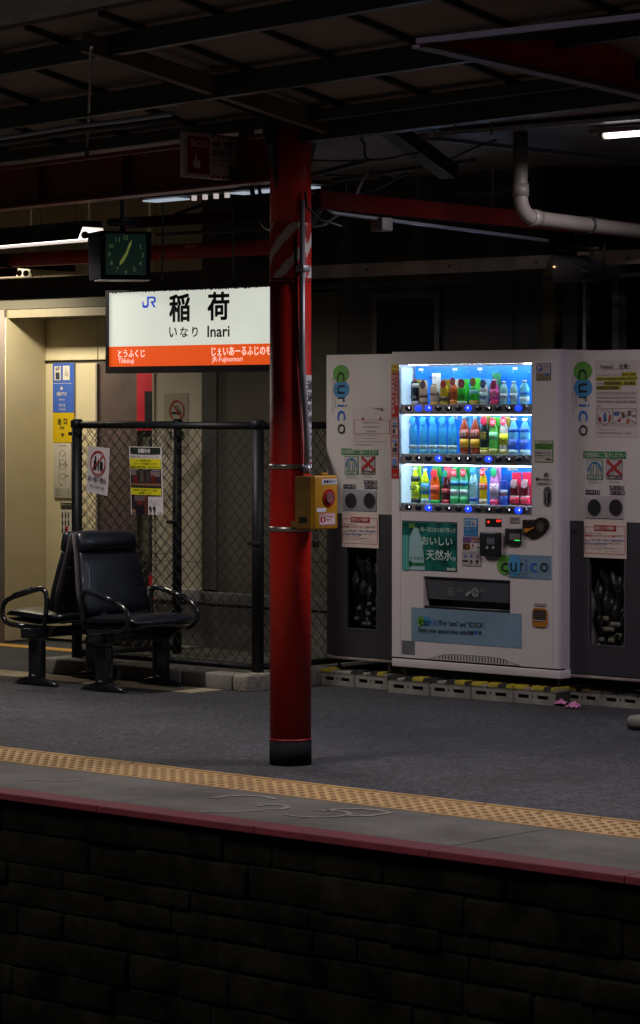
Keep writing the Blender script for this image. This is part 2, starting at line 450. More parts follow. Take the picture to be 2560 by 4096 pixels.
# door opening: dark red-brown interior, crimson and black panels
MB().box(R.x(395), R.x(552), RY - 0.01, RY + 0.019, 0.02, jz - 0.014).build('doorway_panel', mat('maroon_panel', (0.075, 0.05, 0.045), 0.5, var=0.35, scale=1.5), root)
MB().box(R.x(394), R.x(400), RY - 0.03, RY - 0.011, 0.02, jz - 0.016).build('door_frame', mat('grey_frame', (0.25, 0.22, 0.18), 0.5), root)
mb = MB(); mb.box(R.x(552), R.x(614), RY - 0.012, RY + 0.018, R.z(583, 1722), jz - 0.014); mb.box(R.x(598), R.x(626), RY - 0.012, RY + 0.018, 0.14, R.z(610, 2290))
mb.build('crimson_panel', mat('crimson_panel', (0.42, 0.012, 0.03), 0.4, var=0.15), root)
MB().box(R.x(584), R.x(616), RY - 0.014, RY - 0.0125, R.z(600, 1700), R.z(600, 1565)).build('black_panel', M_black, root)
mb = MB(); mb.box(R.x(602), R.x(616), RY - 0.014, RY - 0.0125, R.z(610, 2290) + 0.002, R.z(600, 1730)); mb.box(R.x(404), R.x(600), RY - 0.014, RY - 0.0105, 0.03, R.z(500, 2240))
mb.build('dark_opening', M_black, root)
# pale wall with base ledge, vertical grey pilaster, then dark cladding to the right
zl1, zl0 = W.z(720, 2352), W.z(720, 2402)
MB().box(W.x(619), W.x(809), WY, WY + 0.05, zl1, 2.357).build('pale_wall', M_pale, root)
MB().box(W.x(612), W.x(618.4), WY - 0.006, WY + 0.45, zl1, 2.356).build('corner_trim', M_pale, root)
MB().rbox(W.x(604), W.x(812), WY - 0.035, WY + 0.05, zl0, zl1 - 0.001, r=0.006).build('ledge', mat('ledge_stone', (0.38, 0.35, 0.32), 0.7, var=0.1), root)
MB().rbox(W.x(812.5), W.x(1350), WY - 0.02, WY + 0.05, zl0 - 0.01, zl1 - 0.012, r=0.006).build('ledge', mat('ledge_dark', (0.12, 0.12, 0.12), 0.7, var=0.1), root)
MB().box(W.x(604), W.x(1350), WY + 0.0, WY + 0.05, 0.0, zl0 - 0.011).build('plinth', M_greyw, root)
mb = MB(); mb.box(W.x(810), W.x(842), WY - 0.01, WY + 0.05, zl1, 2.40); mb.box(W.x(844), W.x(872), WY - 0.016, WY + 0.05, zl1, 2.40)
mb.build('pilaster', M_strip, root, bevel=0.003)
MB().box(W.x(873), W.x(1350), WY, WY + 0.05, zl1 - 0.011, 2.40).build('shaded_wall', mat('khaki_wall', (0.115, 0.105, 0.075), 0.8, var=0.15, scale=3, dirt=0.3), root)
# upper dark band right, cladding panels above the machines
cuts = [1351, 1490, 1775, 2055, 2175]
for a, b in zip(cuts[:-1], cuts[1:]):
    MB().box(W.x(a) + 0.004, W.x(b) - 0.004, WY, WY + 0.05, 0.0, 2.50).build('cladding_panel', M_dkpan, root)
cuts = [811, 1060, 1490, 1780, 2060, 2180]
for a, b in zip(cuts[:-1], cuts[1:]):
    MB().box(W.x(a) + 0.004, W.x(b) - 0.004, WY, WY + 0.05, 2.504, zt).build('upper_cladding', M_dkpan, root)
MB().box(W.x(811), W.x(2182), WY + 0.051, WY + 0.2, 0.0, zt).build('cladding_backing', M_seam, root)
MB().holes(W.x(1495), W.x(1765), W.z(1630, 1400) - .4, W.z(1630, 1170), [(W.x(1515), W.x(1745), W.z(1630, 1400) - .4, W.z(1630, 1195))], WY - 0.02, WY - 0.001).build('window_frame', M_strip, root)
MB().box(W.x(1516), W.x(1744), WY - 0.012, WY - 0.001, W.z(1630, 1400) - .38, W.z(1630, 1196)).build('window_pane', mat('dark_glass', (0.006, 0.006, 0.007), 0.15, var=0), root)
MB().box(W.x(2178), W.x(2226), WY - 0.02, WY + 0.2, 0, 2.50).build('pilaster', mat('ochre_pilaster', (0.12, 0.10, 0.05), 0.7, var=0.2), root)
MB().box(W.x(1200), W.x(2227) + 14, WY + 0.9, WY + 1.0, 0, zt + 1).build('rear_wall', mat('deep_wall', (0.02, 0.02, 0.02), 0.9), root)
mb = MB(); mb.box(W.x(2232), W.x(2300), WY + 0.02, WY + 0.1, 0, 2.5); mb.build('rear_panel', M_dkpan, root)
MB().box(W.x(2339), W.x(2352), WY - 0.02, WY + 0.02, 0, 2.5).build('post', mat('galvanised_post', (0.22, 0.22, 0.24), 0.45, metal=0.5, var=0.1), root)
MB().box(W.x(2456), W.x(2481), WY - 0.02, WY + 0.06, 0, 2.5).build('post', mat('grey_post', (0.10, 0.10, 0.10), 0.6, var=0.2), root)
# lintel beam in front of the wall
LY = 13.02
Lf = Face(LY)
lz0, lz1 = Lf.z(1600, 1100), Lf.z(1600, 1047)
MB().box(Lf.x(-700), Lf.x(1080), LY, LY + 0.05, Lf.z(0, 1190), Lf.z(0, 1117)).build('lintel_beam', mat('dark_brown_steel', (0.035, 0.024, 0.022), 0.55, var=0.3, scale=5), root)
for a, b, dz in ((1081, 1838, 0), (2300, 3300, .01)): MB().box(Lf.x(a), Lf.x(b), LY, LY + 0.05, lz0 + dz, lz1 + dz).build('lintel_panel', mat('brown_grey_band', (0.44, 0.38, 0.33), 0.7, var=0.15, dirt=0.3), root)
MB().box(Lf.x(1840), Lf.x(2066), LY, LY + 0.05, lz0, lz1).build('lintel_panel', mat('brown_grey_band2', (0.36, 0.32, 0.27), 0.7, var=0.15, dirt=0.3), root)
MB().box(Lf.x(2068), Lf.x(2188), LY - 0.004, LY + 0.05, lz0 + 0.003, lz1).build('pale_lintel_panel', mat('pale_band', (0.42, 0.38, 0.34), 0.7, var=0.08), root)
MB().box(Lf.x(-700), Lf.x(3300), LY - 0.02, LY + 0.06, Lf.z(0, 1190) - 0.022, Lf.z(0, 1190) - 0.001).build('lintel_flange', mat('flange', (0.03, 0.03, 0.03), 0.4, var=0.2), root)
mb = MB()
for i in range(24):
    mb.lathe((-15.5 + i * 0.32, LY - 0.004, Lf.z(0, 1175) + 0.05 * (i % 2)), [(0.006, 0), (0.006, 0.012)], n=6)
mb.build('rivet', M_seam, root)

# ================================================================ CANOPY (runs ten degrees off the platform edge)
A10 = math.radians(10.0)
cd = Vector((math.cos(A10), -math.sin(A10), 0)); pd = Vector((math.sin(A10), math.cos(A10), 0)); UP = Vector((0, 0, 1))
def cq(c, q, z): return cd * c + pd * q + UP * z
def roofz(q): return 3.34 - (q - 6.75) * 0.235 if q < 8.2 else 2.999 + (q - 8.2) * 0.03
M_roof = mat('canopy_sheet', (0.25, 0.215, 0.19), 0.75, var=0.14, scale=2.0, dirt=0.35)
M_steel = mat('dark_steel', (0.020, 0.020, 0.021), 0.5, var=0.3, scale=8)
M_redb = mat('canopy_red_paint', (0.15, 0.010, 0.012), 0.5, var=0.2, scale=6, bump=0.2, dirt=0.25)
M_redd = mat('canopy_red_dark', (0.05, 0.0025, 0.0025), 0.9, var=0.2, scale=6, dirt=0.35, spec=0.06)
root = thing('platform_canopy', 'dark platform canopy with brown roof sheets, purlins and red steel beams overhead', 'canopy', (-9, 10, 3))
c0, c1 = -20.0, 2.0
mb = MB()
c = c0
while c < c1:
    a, b = c + 0.002, c + 0.578
    for qa, qb in ((6.74, 8.2), (8.2, 12.9)):
        vs = [cq(a, qa, roofz(qa)), cq(b, qa, roofz(qa)), cq(b, qb, roofz(qb)), cq(a, qb, roofz(qb))]
        if qb > 9: vs = [cq(a, qa, 3.0), cq(b, qa, 3.0), cq(b, qb, 3.14), cq(a, qb, 3.14)]
        mb.add(vs + [v + UP * 0.02 for v in vs], [(3,2,1,0), (4,5,6,7), (0,1,5,4), (1,2,6,5), (2,3,7,6), (3,0,4,7)])
    c += 0.58
mb.build('roof_sheet', M_roof, root)
mb = MB(); c = c0
while c < c1:
    for qa, qb in ((6.74, 8.17),):
        mb.bar(cq(c, qa, roofz(qa) - 0.012), cq(c, qb, roofz(qb) - 0.012), 0.022, 0.03)
    c += 0.58
mb.build('roof_rib', M_steel, root)
mb = MB(); mb.bar(cq(c0, 6.70, 3.40), cq(c1, 6.70, 3.40), 0.05, 0.14); mb.bar(cq(c0, 6.66, 3.345), cq(c1, 6.66, 3.345), 0.02, 0.03)
mb.build('gutter', mat('gutter_zinc', (0.03, 0.028, 0.026), 0.5, var=0.2), root)
for q, h in ((6.93, 0.09), (7.50, 0.10), (8.02, 0.05)):
    z = roofz(q) - 0.03 - h / 2
    MB().bar(cq(c0, q, z), cq(c1, q, z), 0.05, h).build('purlin', M_steel, root)
MB().bar(cq(-10.35, 6.8, roofz(6.8) - 0.10), cq(-10.35, 8.15, roofz(8.15) - 0.06), 0.05, 0.08).build('rafter', mat('rafter_paint', (0.11, 0.09, 0.075), 0.6, var=0.2), root)
mb = MB(); a = at(905, 215, 9.15); b = at(1180, 330, 9.9); c_ = at(1480, 455, 10.5); d_ = at(1800, 690, 11.1)
mb.bar((a[0], 9.15, a[1]), (b[0], 9.9, b[1]), 0.15, 0.11); mb.bar((b[0], 9.9, b[1]), (c_[0], 10.5, c_[1]), 0.14, 0.11); mb.bar((c_[0], 10.5, c_[1]), (d_[0], 11.1, d_[1]), 0.10, 0.07)
mb.build('arm_beam', M_steel, root)
# main red I-beam left of the pillar
bq = 8.16
mb = MB(); mb.bar(cq(-20, bq, 2.835), cq(-10.74, bq, 2.835), 0.012, 0.20); mb.bar(cq(-20, bq, 2.945), cq(-10.74, bq, 2.945), 0.11, 0.012)
mb.bar(cq(-20, bq, 2.728), cq(-10.74, bq, 2.728), 0.11, 0.012)
for i in range(12): mb.bar(cq(-11.2 - i * 0.8, bq - 0.028, 2.74), cq(-11.2 - i * 0.8, bq - 0.028, 2.93), 0.008, 0.045, up=Vector((0, 1, 0)))
mb.build('main_beam', M_redb, root)
mb = MB(); mb.bar(cq(-10.54, bq, 2.935), cq(c1, bq, 2.935), 0.08, 0.09)
mb.build('ridge_purlin', M_steel, root)
# red cross beam from pillar to the building, and longitudinal red members behind
for x in (-9.02, -13.9):
    mb = MB(); mb.bar((x, 10.0, 2.64), (x, 13.0, 2.61), 0.04, 0.075); mb.bar((x, 10.0, 2.597), (x, 13.0, 2.567), 0.06, 0.008)
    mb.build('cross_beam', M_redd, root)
f = Face(12.45)
MB().tube([(f.x(-500), 12.45, 2.615), (f.x(1100), 12.45, 2.615)], 0.047, n=14).build('longitudinal_tube', mat('tube_red', (0.42, 0.03, 0.016), 0.45, var=0.2, dirt=0.2), root)
f = Face(11.6)
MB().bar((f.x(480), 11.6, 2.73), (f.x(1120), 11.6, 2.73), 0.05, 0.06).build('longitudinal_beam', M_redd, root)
MB().bar((f.x(560), 11.75, 2.665), (f.x(1120), 11.75, 2.665), 0.03, 0.02).build('longitudinal_strip', mat('dull_brown', (0.07, 0.05, 0.04), 0.6), root)
# tapered cantilever beam toward the next pillar
xb = -6.7
mb = MB(); mb.prismx([(8.0, 2.985), (9.34, 3.12), (10.2, 3.14), (10.2, 2.80), (9.34, 2.905), (8.0, 2.975)], xb - 0.006, xb + 0.006)
mb.build('cantilever_beam', mat('cantilever_red', (0.42, 0.02, 0.03), 0.5, var=0.2, dirt=0.25), root)
mb = MB(); mb.bar((xb, 7.98, 2.968), (xb, 9.34, 2.90), 0.07, 0.012); mb.bar((xb, 9.34, 2.90), (xb, 10.2, 2.795), 0.07, 0.012)
mb.bar((xb, 8.0, 2.99), (xb, 9.34, 3.128), 0.07, 0.010)
mb.build('cantilever_flange', mat('flange_violet', (0.075, 0.045, 0.08), 0.55, var=0.15), root)
MB().bar((xb, 7.97, 2.985), (xb + 3.4, 7.97, 2.985), 0.02, 0.02).build('edge_strip', mat('edge_zinc', (0.10, 0.085, 0.13), 0.5, metal=0.4, var=0.1), root)
# hanging tray under the roof behind the pillar (right), galvanised edges
M_galv = mat('galvanised', (0.30, 0.33, 0.40), 0.38, metal=0.6, var=0.12)
mb = MB(); mb.bar((-9.06, 10.8, 2.99), (-9.14, 13.2, 2.99), 0.03, 0.022); mb.bar((-9.06, 10.8, 2.995), (-6.0, 10.8, 2.995), 0.022, 0.02)
mb.build('soffit_edge', M_galv, root)
MB().box(-9.04, -6.0, 10.83, 13.2, 2.995, 3.003).build('soffit_plate', mat('soffit_grey', (0.10, 0.10, 0.12), 0.5, var=0.2, dirt=0.2), root)
mb = MB()
for (px, py, Y) in ((1820, 300, 9.7), (1965, 330, 10.2)):
    X, z = at(px, 205, Y); X2, z2 = at(px, 540, Y)
    mb.tube([(X, Y, z2), (X, Y, z + 0.05)], 0.006, n=6)
mb.build('hanger_rod', M_steel, root)

# far end of the roof structure: thin dark struts
mb = MB()
for a, b, Y in (((1245, 700), (1480, 640), 11.2), ((1330, 720), (1900, 640), 11.6), ((1480, 690), (1760, 780), 12.2), ((1245, 900), (1330, 760), 11.0), ((700, 860), (950, 765), 12.2)):
    X, z = at(*a, Y); X2, z2 = at(*b, Y)
    MB().bar((X, Y, z), (X2, Y, z2), 0.02, 0.02).build('strut', M_steel, root)

# ---------------- pipes and cables
root = thing('drain_pipe', 'white plastic drain pipe bending from vertical to sloping under the canopy', 'pipe', (-8.6, 11.1, 2.6))
y0, z0 = atx(2092, 868, -8.6); M_pvc = mat('pvc', (0.16, 0.145, 0.13), 0.45, var=0.12, dirt=0.25)
pts = [(-8.6, y0 - 0.02, 3.0), (-8.6, y0 - 0.02, z0 + 0.10)]
for k in range(7):
    a = math.pi / 2 * k / 6
    pts.append((-8.6, y0 - 0.02 + 0.10 * (1 - math.cos(a)), z0 + 0.10 - 0.10 * math.sin(a)))
pts.append((-8.6, 13.3, z0 - 0.06))
MB().tube(pts, 0.036, n=18).build('pipe', M_pvc, root)
mb = MB(); mb.tube([(-8.6, y0 + 0.06, z0 + 0.002), (-8.6, y0 + 0.12, z0)], 0.041, n=18); mb.tube([(-8.6, y0 - 0.02, z0 + 0.10), (-8.6, y0 - 0.02, z0 + 0.16)], 0.041, n=18)
mb.build('coupling', M_pvc, root)
MB().tube([(-8.6, 11.55, z0 - 0.012), (-8.6, 11.565, z0 - 0.012)], 0.044, n=18).build('pipe_clip', M_steel, root)
root = thing('conduit', 'thin galvanised conduit clipped under the red cross beam behind the pillar', 'conduit', (-9.0, 11, 2.5))
y1, z1 = atx(1335, 852, -9.02); y2, z2 = atx(2190, 962, -9.02)
MB().tube([(-9.02, y1 - 0.08, z1 + 0.05), (-9.02, y1 - 0.03, z1 + 0.012), (-9.02, y1, z1), (-9.02, y2, z2)], 0.009, n=8).build('tube', M_galv, root)
MB().rbox(-9.06, -8.98, 10.42, 10.50, z1 - 0.07, z1 - 0.005, r=0.008).build('junction_box', mat('box_grey', (0.12, 0.11, 0.11), 0.5), root)
root = thing('hanging_cable', 'tangle of thin dark cables sagging under the canopy right of the pillar top', 'cable', (-9, 10.6, 2.8))
rs = random.Random(31)
for (a, b, Y, sag, r_) in (((1250, 640), (1680, 612), 10.6, .02, .006), ((1250, 770), (1640, 690), 10.9, .05, .005), ((1300, 700), (1990, 560), 11.2, .06, .006), ((1250, 905), (1480, 690), 10.5, .07, .007), ((1600, 700), (2060, 760), 11.6, .05, .006), ((1390, 340), (1900, 290), 9.6, .02, .007), ((1380, 360), (1480, 640), 10.2, .04, .006)):
    X, z = at(*a, Y); X2, z2 = at(*b, Y)
    MB().tube([(X + (X2 - X) * i / 12, Y + .02 * math.sin(i), z + (z2 - z) * i / 12 - sag * math.sin(math.pi * i / 12)) for i in range(13)], r_, n=6).build('cable', M_steel if rs.random() < .6 else M_galv, root)
root = thing('roof_cable', 'dark cable run bending along the purlin under the canopy roof', 'cable', (-10, 9.2, 3.05))
pts = [cq(-14.6, 7.40, 2.86), cq(-13.3, 7.42, 2.93)] + [cq(-13.0 + i * 0.4, 7.44, 2.985 + 0.004 * math.sin(i * 2)) for i in range(7)]
MB().tube(pts, 0.012, n=8).build('cable', M_galv, root)
pts2 = [p_ + Vector((0, 0.03, -0.02)) for p_ in pts]
MB().tube(pts2, 0.014, n=8).build('cable', M_steel, root)
root = thing('hanger_rod', 'thin pale steel rod hanging between roof purlin and red beam', 'rod', (-10.6, 8.9, 3))
v = atz(366, 190, 3.16); v2 = atz(348, 628, 2.955)
MB().tube([v, v2], 0.0065, n=8).build('rod', mat('rod_grey', (0.20, 0.19, 0.20), 0.5, var=0.1), root)
MB().tube([v2 - Vector((0, 0, 0.0)), v2 + Vector((0, 0, 0.03))], 0.011, n=8).build('nut', M_steel, root)
# ================================================================ PILLAR AND WHAT HANGS ON IT
def SD(S, D, z=0.0): return Vector((S * CT - D * ST, S * ST + D * CT, z))
PC = SD(-0.1375, 13.405)        # pillar axis
PR = 0.0965
M_pil = mat('pillar_red', (0.44, 0.010, 0.005), 0.48, var=0.16, scale=4, bump=0.25, bscale=24, dirt=0.28, coat=0.0, spec=0.35)
M_dkred = mat('pillar_darker_red', (0.25, 0.015, 0.013), 0.45, var=0.2, scale=5)  # darker red of the weld rings
M_white = mat('white_paint', (0.62, 0.60, 0.58), 0.5, var=0.06, scale=8, dirt=0.15)
root = thing('steel_pillar', 'round red steel canopy pillar with black foot and striped band', 'pillar', (PC.x, PC.y, 0))
def zz(py, D=13.31): return EYE + (HZ - py) / F * D
zs0, zs1 = zz(1110), zz(888)
MB().lathe((PC.x, PC.y, 0), [(PR, 0.112), (PR, zs0 - 0.001)], n=48).build('shaft', M_pil, root)
MB().lathe((PC.x, PC.y, 0), [(PR + 0.002, 0.0), (PR + 0.002, 0.111)], n=48).build('foot', mat('foot_black', (0.007, 0.008, 0.010), 0.85, var=0.3, spec=0.1, dirt=0.3), root)
MB().lathe((PC.x, PC.y, 0), [(PR, zs1 + 0.001), (PR, 2.98)], n=48).build('upper_shaft', M_pil, root)
mb = MB(); n = 72; m = 24; mb.smooth = True
vs = [(PC.x + (PR + 0.001) * math.cos(2*math.pi*i/n), PC.y + (PR + 0.001) * math.sin(2*math.pi*i/n), zs0 + (zs1 - zs0) * j / m) for j in range(m+1) for i in range(n)]
mb.v = list(vs)
for j in range(m):
    for i in range(n):
        arc = (i / n) * 2 * math.pi * PR * 1.0; z = (zs1 - zs0) * j / m
        band = ((z - arc * 1.05) / 0.1515) % 1.0
        mb.f.append((j*n+i, j*n+(i+1) % n, (j+1)*n+(i+1) % n, (j+1)*n+i)); mb.mi.append(0 if band < 0.62 else 1); mb.sm.append(True)
mb.build('striped_band', [M_pil, mat('stripe_white', (0.60, 0.55, 0.55), 0.5, var=0.1, dirt=0.3)], root)
for py in (1867, 2118):
    MB().lathe((PC.x, PC.y, 0), [(PR + 0.0025, zz(py) - 0.011), (PR + 0.0025, zz(py) + 0.011)], n=48).build('steel_band', mat('band_steel', (0.30, 0.29, 0.28), 0.3, metal=0.7, var=0.2, scale=14), root)
for z in (zs0 - 0.012, 0.118): MB().lathe((PC.x, PC.y, 0), [(PR + 0.0012, z - 0.004), (PR + 0.0012, z + 0.004)], n=48).build('weld_ring', M_dkred, root)
mb = MB()
for s_ in (-1, 1):
    mb.prismx([(PC.y + s_ * 0.09, 2.66), (PC.y + s_ * 0.20, 2.98), (PC.y + s_ * 0.02, 2.98)], PC.x - 0.006, PC.x + 0.006)
mb.box(PC.x - 0.14, PC.x + 0.14, PC.y - 0.14, PC.y + 0.14, 2.985, 3.0)
mb.build('capital', M_steel, root)
# vertical warning strip on the shaft (curved sticker) facing the machines
def curved(mb, a0, a1, z0, z1, r, n=8):
    vs = []
    for j, z in ((0, z0), (1, z1)):
        for i in range(n + 1):
            a = math.radians(a0 + (a1 - a0) * i / n); vs.append((PC.x + r * math.cos(a), PC.y + r * math.sin(a), z))
    sm = mb.smooth; mb.smooth = True
    mb.add(vs, [(i, i+1, n+2+i, n+1+i) for i in range(n)]); mb.smooth = sm
zt0, zt1 = zz(1850), zz(1500)
aR = 42.0   # bearing of the camera's right-hand limb is about +42 deg; sticker straddles it
mb = MB(); curved(mb, -1, 75, zt0, zt1, PR + 0.0016, 12)
st = mb.build('warning_strip', mat('strip_white', (0.46, 0.46, 0.50), 0.4, var=0.08, scale=10), root)
mb = MB()
for k, ch in enumerate('通過列車に注意'):
    v2, f2 = glyphs(ch, 0.02); hh = (zt1 - zt0 - 0.03) / 7
    zb = zt1 - 0.02 - (k + 1) * hh
    P = []
    for a, b, l in v2:
        an = math.radians(4 + 46 * a); P.append((PC.x + (PR + 0.0026 + l * 1e-4) * math.cos(an), PC.y + (PR + 0.0026 + l * 1e-4) * math.sin(an), zb + hh * (0.1 + 0.8 * b)))
    mb.add(P, f2)
mb.build('lettering', M_black, st)
# conduit on the pillar
root = thing('pillar_conduit', 'grey metal conduit running down the red pillar into the yellow box', 'conduit', (PC.x, PC.y, 2))
ca = SD(-0.1375 + 0.055, 13.405 - 0.105)
M_cond = mat('grey_conduit', (0.26, 0.27, 0.31), 0.35, metal=0.4, var=0.15, scale=6)
cb = SD(-0.1375 + 0.077, 13.405 - 0.095)
MB().tube([(ca.x, ca.y, 2.62), (ca.x, ca.y, 1.85), (cb.x, cb.y, 1.52), (cb.x, cb.y, 1.36)], 0.0135, n=14).build('tube', M_cond, root)
MB().tube([(cb.x, cb.y, 1.395), (cb.x, cb.y, 1.355)], 0.019, n=12).build('gland', M_cond, root)
MB().rbox(ca.x - 0.025, ca.x + 0.025, ca.y - 0.02, ca.y + 0.03, 2.29, 2.32, r=0.004).build('saddle_clip', M_cond, root)
cc = SD(-0.1375 + 0.02, 13.405 - 0.10)
MB().tube([(cc.x, cc.y, 2.45), (cb.x - 0.03, cb.y, 1.5), (cb.x - 0.03, cb.y, 1.36)], 0.005, n=8).build('thin_wire', M_steel, root)
# emergency button box: face looks along the platform (+x)
M_ybox = mat('box_yellow', (0.40, 0.20, 0.008), 0.45, var=0.12, scale=8, dirt=0.2)
M_ybox2 = mat('box_backplate', (0.16, 0.085, 0.015), 0.55, var=0.2, scale=8, dirt=0.5)
zb0, zb1 = 1.105, 1.345
# side (-y) face spans 85 px of x; front face (+x) spans 95 px of y
bx1 = PC.x + 0.245; bx0 = bx1 - 0.125
by0 = PC.y - 0.105; by1 = by0 + 0.162
# locate so that the front's near edge is at bearing px 1258
s = (1258 - 1280) / F
D_ = by0 / (s * ST + CT); bx1 = D_ * (s * CT - ST); bx0 = bx1 - 0.128
root = thing('emergency_button_box', 'yellow emergency stop button box with round red button strapped to the red pillar', 'box', (bx0, by0, zb0))
MB().rbox(bx0, bx1 - 0.03, by0 + 0.004, by1 - 0.004, zb0 - 0.004, zb1, r=0.006).build('back_box', M_ybox2, root)
MB().rbox(bx1 - 0.0295, bx1, by0, by1, zb0 - 0.004, zb1 + 0.004, r=0.008).build('cover', M_ybox, root)
def diskx(mb, yc, zc, r, x0, x1, n=28): 
    mb.prismx([(yc + r * math.cos(2*math.pi*k/n), zc + r * math.sin(2*math.pi*k/n)) for k in range(n)], x0, x1)
mb = MB(); diskx(mb, by0 + 0.097, zb0 + 0.142, 0.040, bx1, bx1 + 0.005); MB.build(mb, 'button_ring', mat('button_red', (0.34, 0.012, 0.012), 0.4, var=0.05), root)
mb = MB(); diskx(mb, by0 + 0.097, zb0 + 0.142, 0.026, bx1 + 0.005, bx1 + 0.012); mb.build('push_button', mat('button_worn', (0.17, 0.06, 0.07), 0.6, var=0.5, scale=120), root)
lb = MB().box(bx1 + 0.0002, bx1 + 0.001, by0 + 0.05, by1 - 0.008, zb1 - 0.037, zb1 - 0.012).build('name_plate', paint('c0c4d8'), root)
MB().text('非常ボタン', by0 + 0.062, by1 - 0.014, zb1 - 0.032, zb1 - 0.017, bx1 + 0.0016, face='X', bold=0.02).build('lettering', M_black, lb)
MB().box(bx1 + 0.0002, bx1 + 0.001, by0 + 0.014, by0 + 0.078, zb0 + 0.077, zb0 + 0.095).build('white_plate', paint('c8ccda'), root)
lb = MB().box(bx1 + 0.0002, bx1 + 0.001, by0 + 0.034, by1 - 0.022, zb0 + 0.014, zb0 + 0.071).build('sos_label', paint('c8b8c0'), root)
mb = MB(); mb.box(bx1 + 0.001, bx1 + 0.0016, by0 + 0.04, by0 + 0.072, zb0 + 0.03, zb0 + 0.066)
for k in range(9): mb.box(bx1 + 0.001, bx1 + 0.0016, by0 + 0.037 + k * 0.0115, by0 + 0.043 + k * 0.0115, zb0 + 0.015, zb0 + 0.020); mb.box(bx1 + 0.001, bx1 + 0.0016, by0 + 0.037 + k * 0.0115, by0 + 0.043 + k * 0.0115, zb0 + 0.067, zb0 + 0.0705)
mb.text('Emergency\nButton', by0 + 0.077, by1 - 0.03, zb0 + 0.036, zb0 + 0.062, bx1 + 0.0016, face='X')
mb.build('red_print', paint('a01828'), lb)
mb = MB(); mb.text('SOS', by0 + 0.043, by0 + 0.069, zb0 + 0.053, zb0 + 0.064, bx1 + 0.002, face='X', bold=0.03)
mb.box(bx1 + 0.0016, bx1 + 0.002, by0 + 0.052, by0 + 0.062, zb0 + 0.034, zb0 + 0.046); mb.box(bx1 + 0.0016, bx1 + 0.002, by0 + 0.054, by0 + 0.057, zb0 + 0.046, zb0 + 0.051)
mb.build('white_print', paint('e0d8dc'), lb)
MB().box(bx0 + 0.03, bx0 + 0.075, by0 + 0.001, by0 + 0.0035, zb0 + 0.028, zb0 + 0.052).build('side_vent', M_black, root)
MB().rbox(bx1 - 0.025, bx1 - 0.005, by0 + 0.06, by0 + 0.10, zb1 + 0.004, zb1 + 0.016, r=0.003).build('hinge', M_ybox, root)
MB().rbox(bx0 - 0.05, bx0 + 0.02, by0 + 0.03, by0 + 0.11, zb0 + 0.0, zb0 + 0.03, r=0.004).build('strap_bracket', M_ybox2, root)
root = thing('padlock', 'small dark padlock hanging under the yellow emergency box', 'padlock', (bx1 - 0.02, by0 + 0.02, zb0 - 0.09))
cy = by0 + 0.022; cx = bx1 - 0.012
MB().rbox(cx - 0.010, cx + 0.010, cy - 0.016, cy + 0.016, zb0 - 0.085, zb0 - 0.050, r=0.004).build('body', mat('lock_body', (0.03, 0.028, 0.02), 0.4, metal=0.5), root)
MB().tube([(cx, cy - 0.011, zb0 - 0.052)] + [(cx, cy - 0.011 * math.cos(math.pi * k / 6), zb0 - 0.020 + 0.012 * math.sin(math.pi * k / 6)) for k in range(7)] + [(cx, cy + 0.011, zb0 - 0.052)], 0.0028, n=8).build('shackle', M_steel, root)

# SOS sign hanging below the beam, facing along the platform
XS = -9.5
ys0, zS0 = atx(731, 706, XS); ys1, zS1 = atx(960, 548, XS); zS1 = atx(731, 524, XS)[1]
root = thing('emergency_sign', 'unlit square emergency button sign with hand symbol under the canopy beam', 'sign', (XS, ys0, zS0))
MB().rbox(XS - 0.02, XS, ys0, ys1, zS0, zS1, r=0.006).build('board', paint('b8b0b4'), root)
mb = MB(); h = zS1 - zS0; wd = ys1 - ys0
mb.box(XS + 0.0003, XS + 0.0012, ys0 + 0.03, ys0 + wd * 0.46, zS0 + 0.018, zS1 - 0.018)
k = 0
yy = ys0 + wd * 0.48
while yy < ys1 - 0.02:
    for zr_ in (zS0 + 0.004, zS1 - 0.019):
        mb.add([(XS + 0.001, yy, zr_), (XS + 0.001, yy + 0.018, zr_), (XS + 0.001, yy + 0.030, zr_ + 0.015), (XS + 0.001, yy + 0.012, zr_ + 0.015)], [(0,1,2,3)])
    yy += 0.036
zq = zS0 + 0.03
while zq < zS1 - 0.05:
    mb.add([(XS + 0.001, ys1 - 0.035, zq), (XS + 0.001, ys1 - 0.010, zq + 0.02), (XS + 0.001, ys1 - 0.010, zq + 0.038), (XS + 0.001, ys1 - 0.035, zq + 0.018)], [(0,1,2,3)])
    zq += 0.04
mb.build('red_print', paint('8a1018'), root)
mb = MB(); mb.text('SOS', ys0 + 0.05, ys0 + wd * 0.42, zS1 - 0.068, zS1 - 0.036, XS + 0.0016, face='X', bold=0.03)
mb.box(XS + .0013, XS + .0018, ys0 + 0.075, ys0 + 0.115, zS0 + 0.045, zS0 + 0.082); mb.box(XS + .0013, XS + .0018, ys0 + 0.080, ys0 + 0.092, zS0 + 0.082, zS0 + 0.115); mb.box(XS + .0013, XS + .0018, ys0 + 0.066, ys0 + 0.075, zS0 + 0.060, zS0 + 0.078)
mb.build('white_print', paint('c8c0c4'), root)
mb = MB(); mb.text('非 常', ys0 + wd*.5, ys1 - 0.055, zS1 - 0.062, zS1 - 0.032, XS + 0.0014, face='X', bold=0.03)
mb.text('ボタン', ys0 + wd*.5, ys1 - 0.055, zS1 - 0.103, zS1 - 0.072, XS + 0.0014, face='X', bold=0.03)
mb.text('Emergency\nButton', ys0 + wd*.5, ys1 - 0.06, zS0 + 0.068, zS0 + 0.10, XS + 0.0014, face='X')
a = Vector((XS + 0.0014, ys1 - 0.085, zS0 + 0.062))
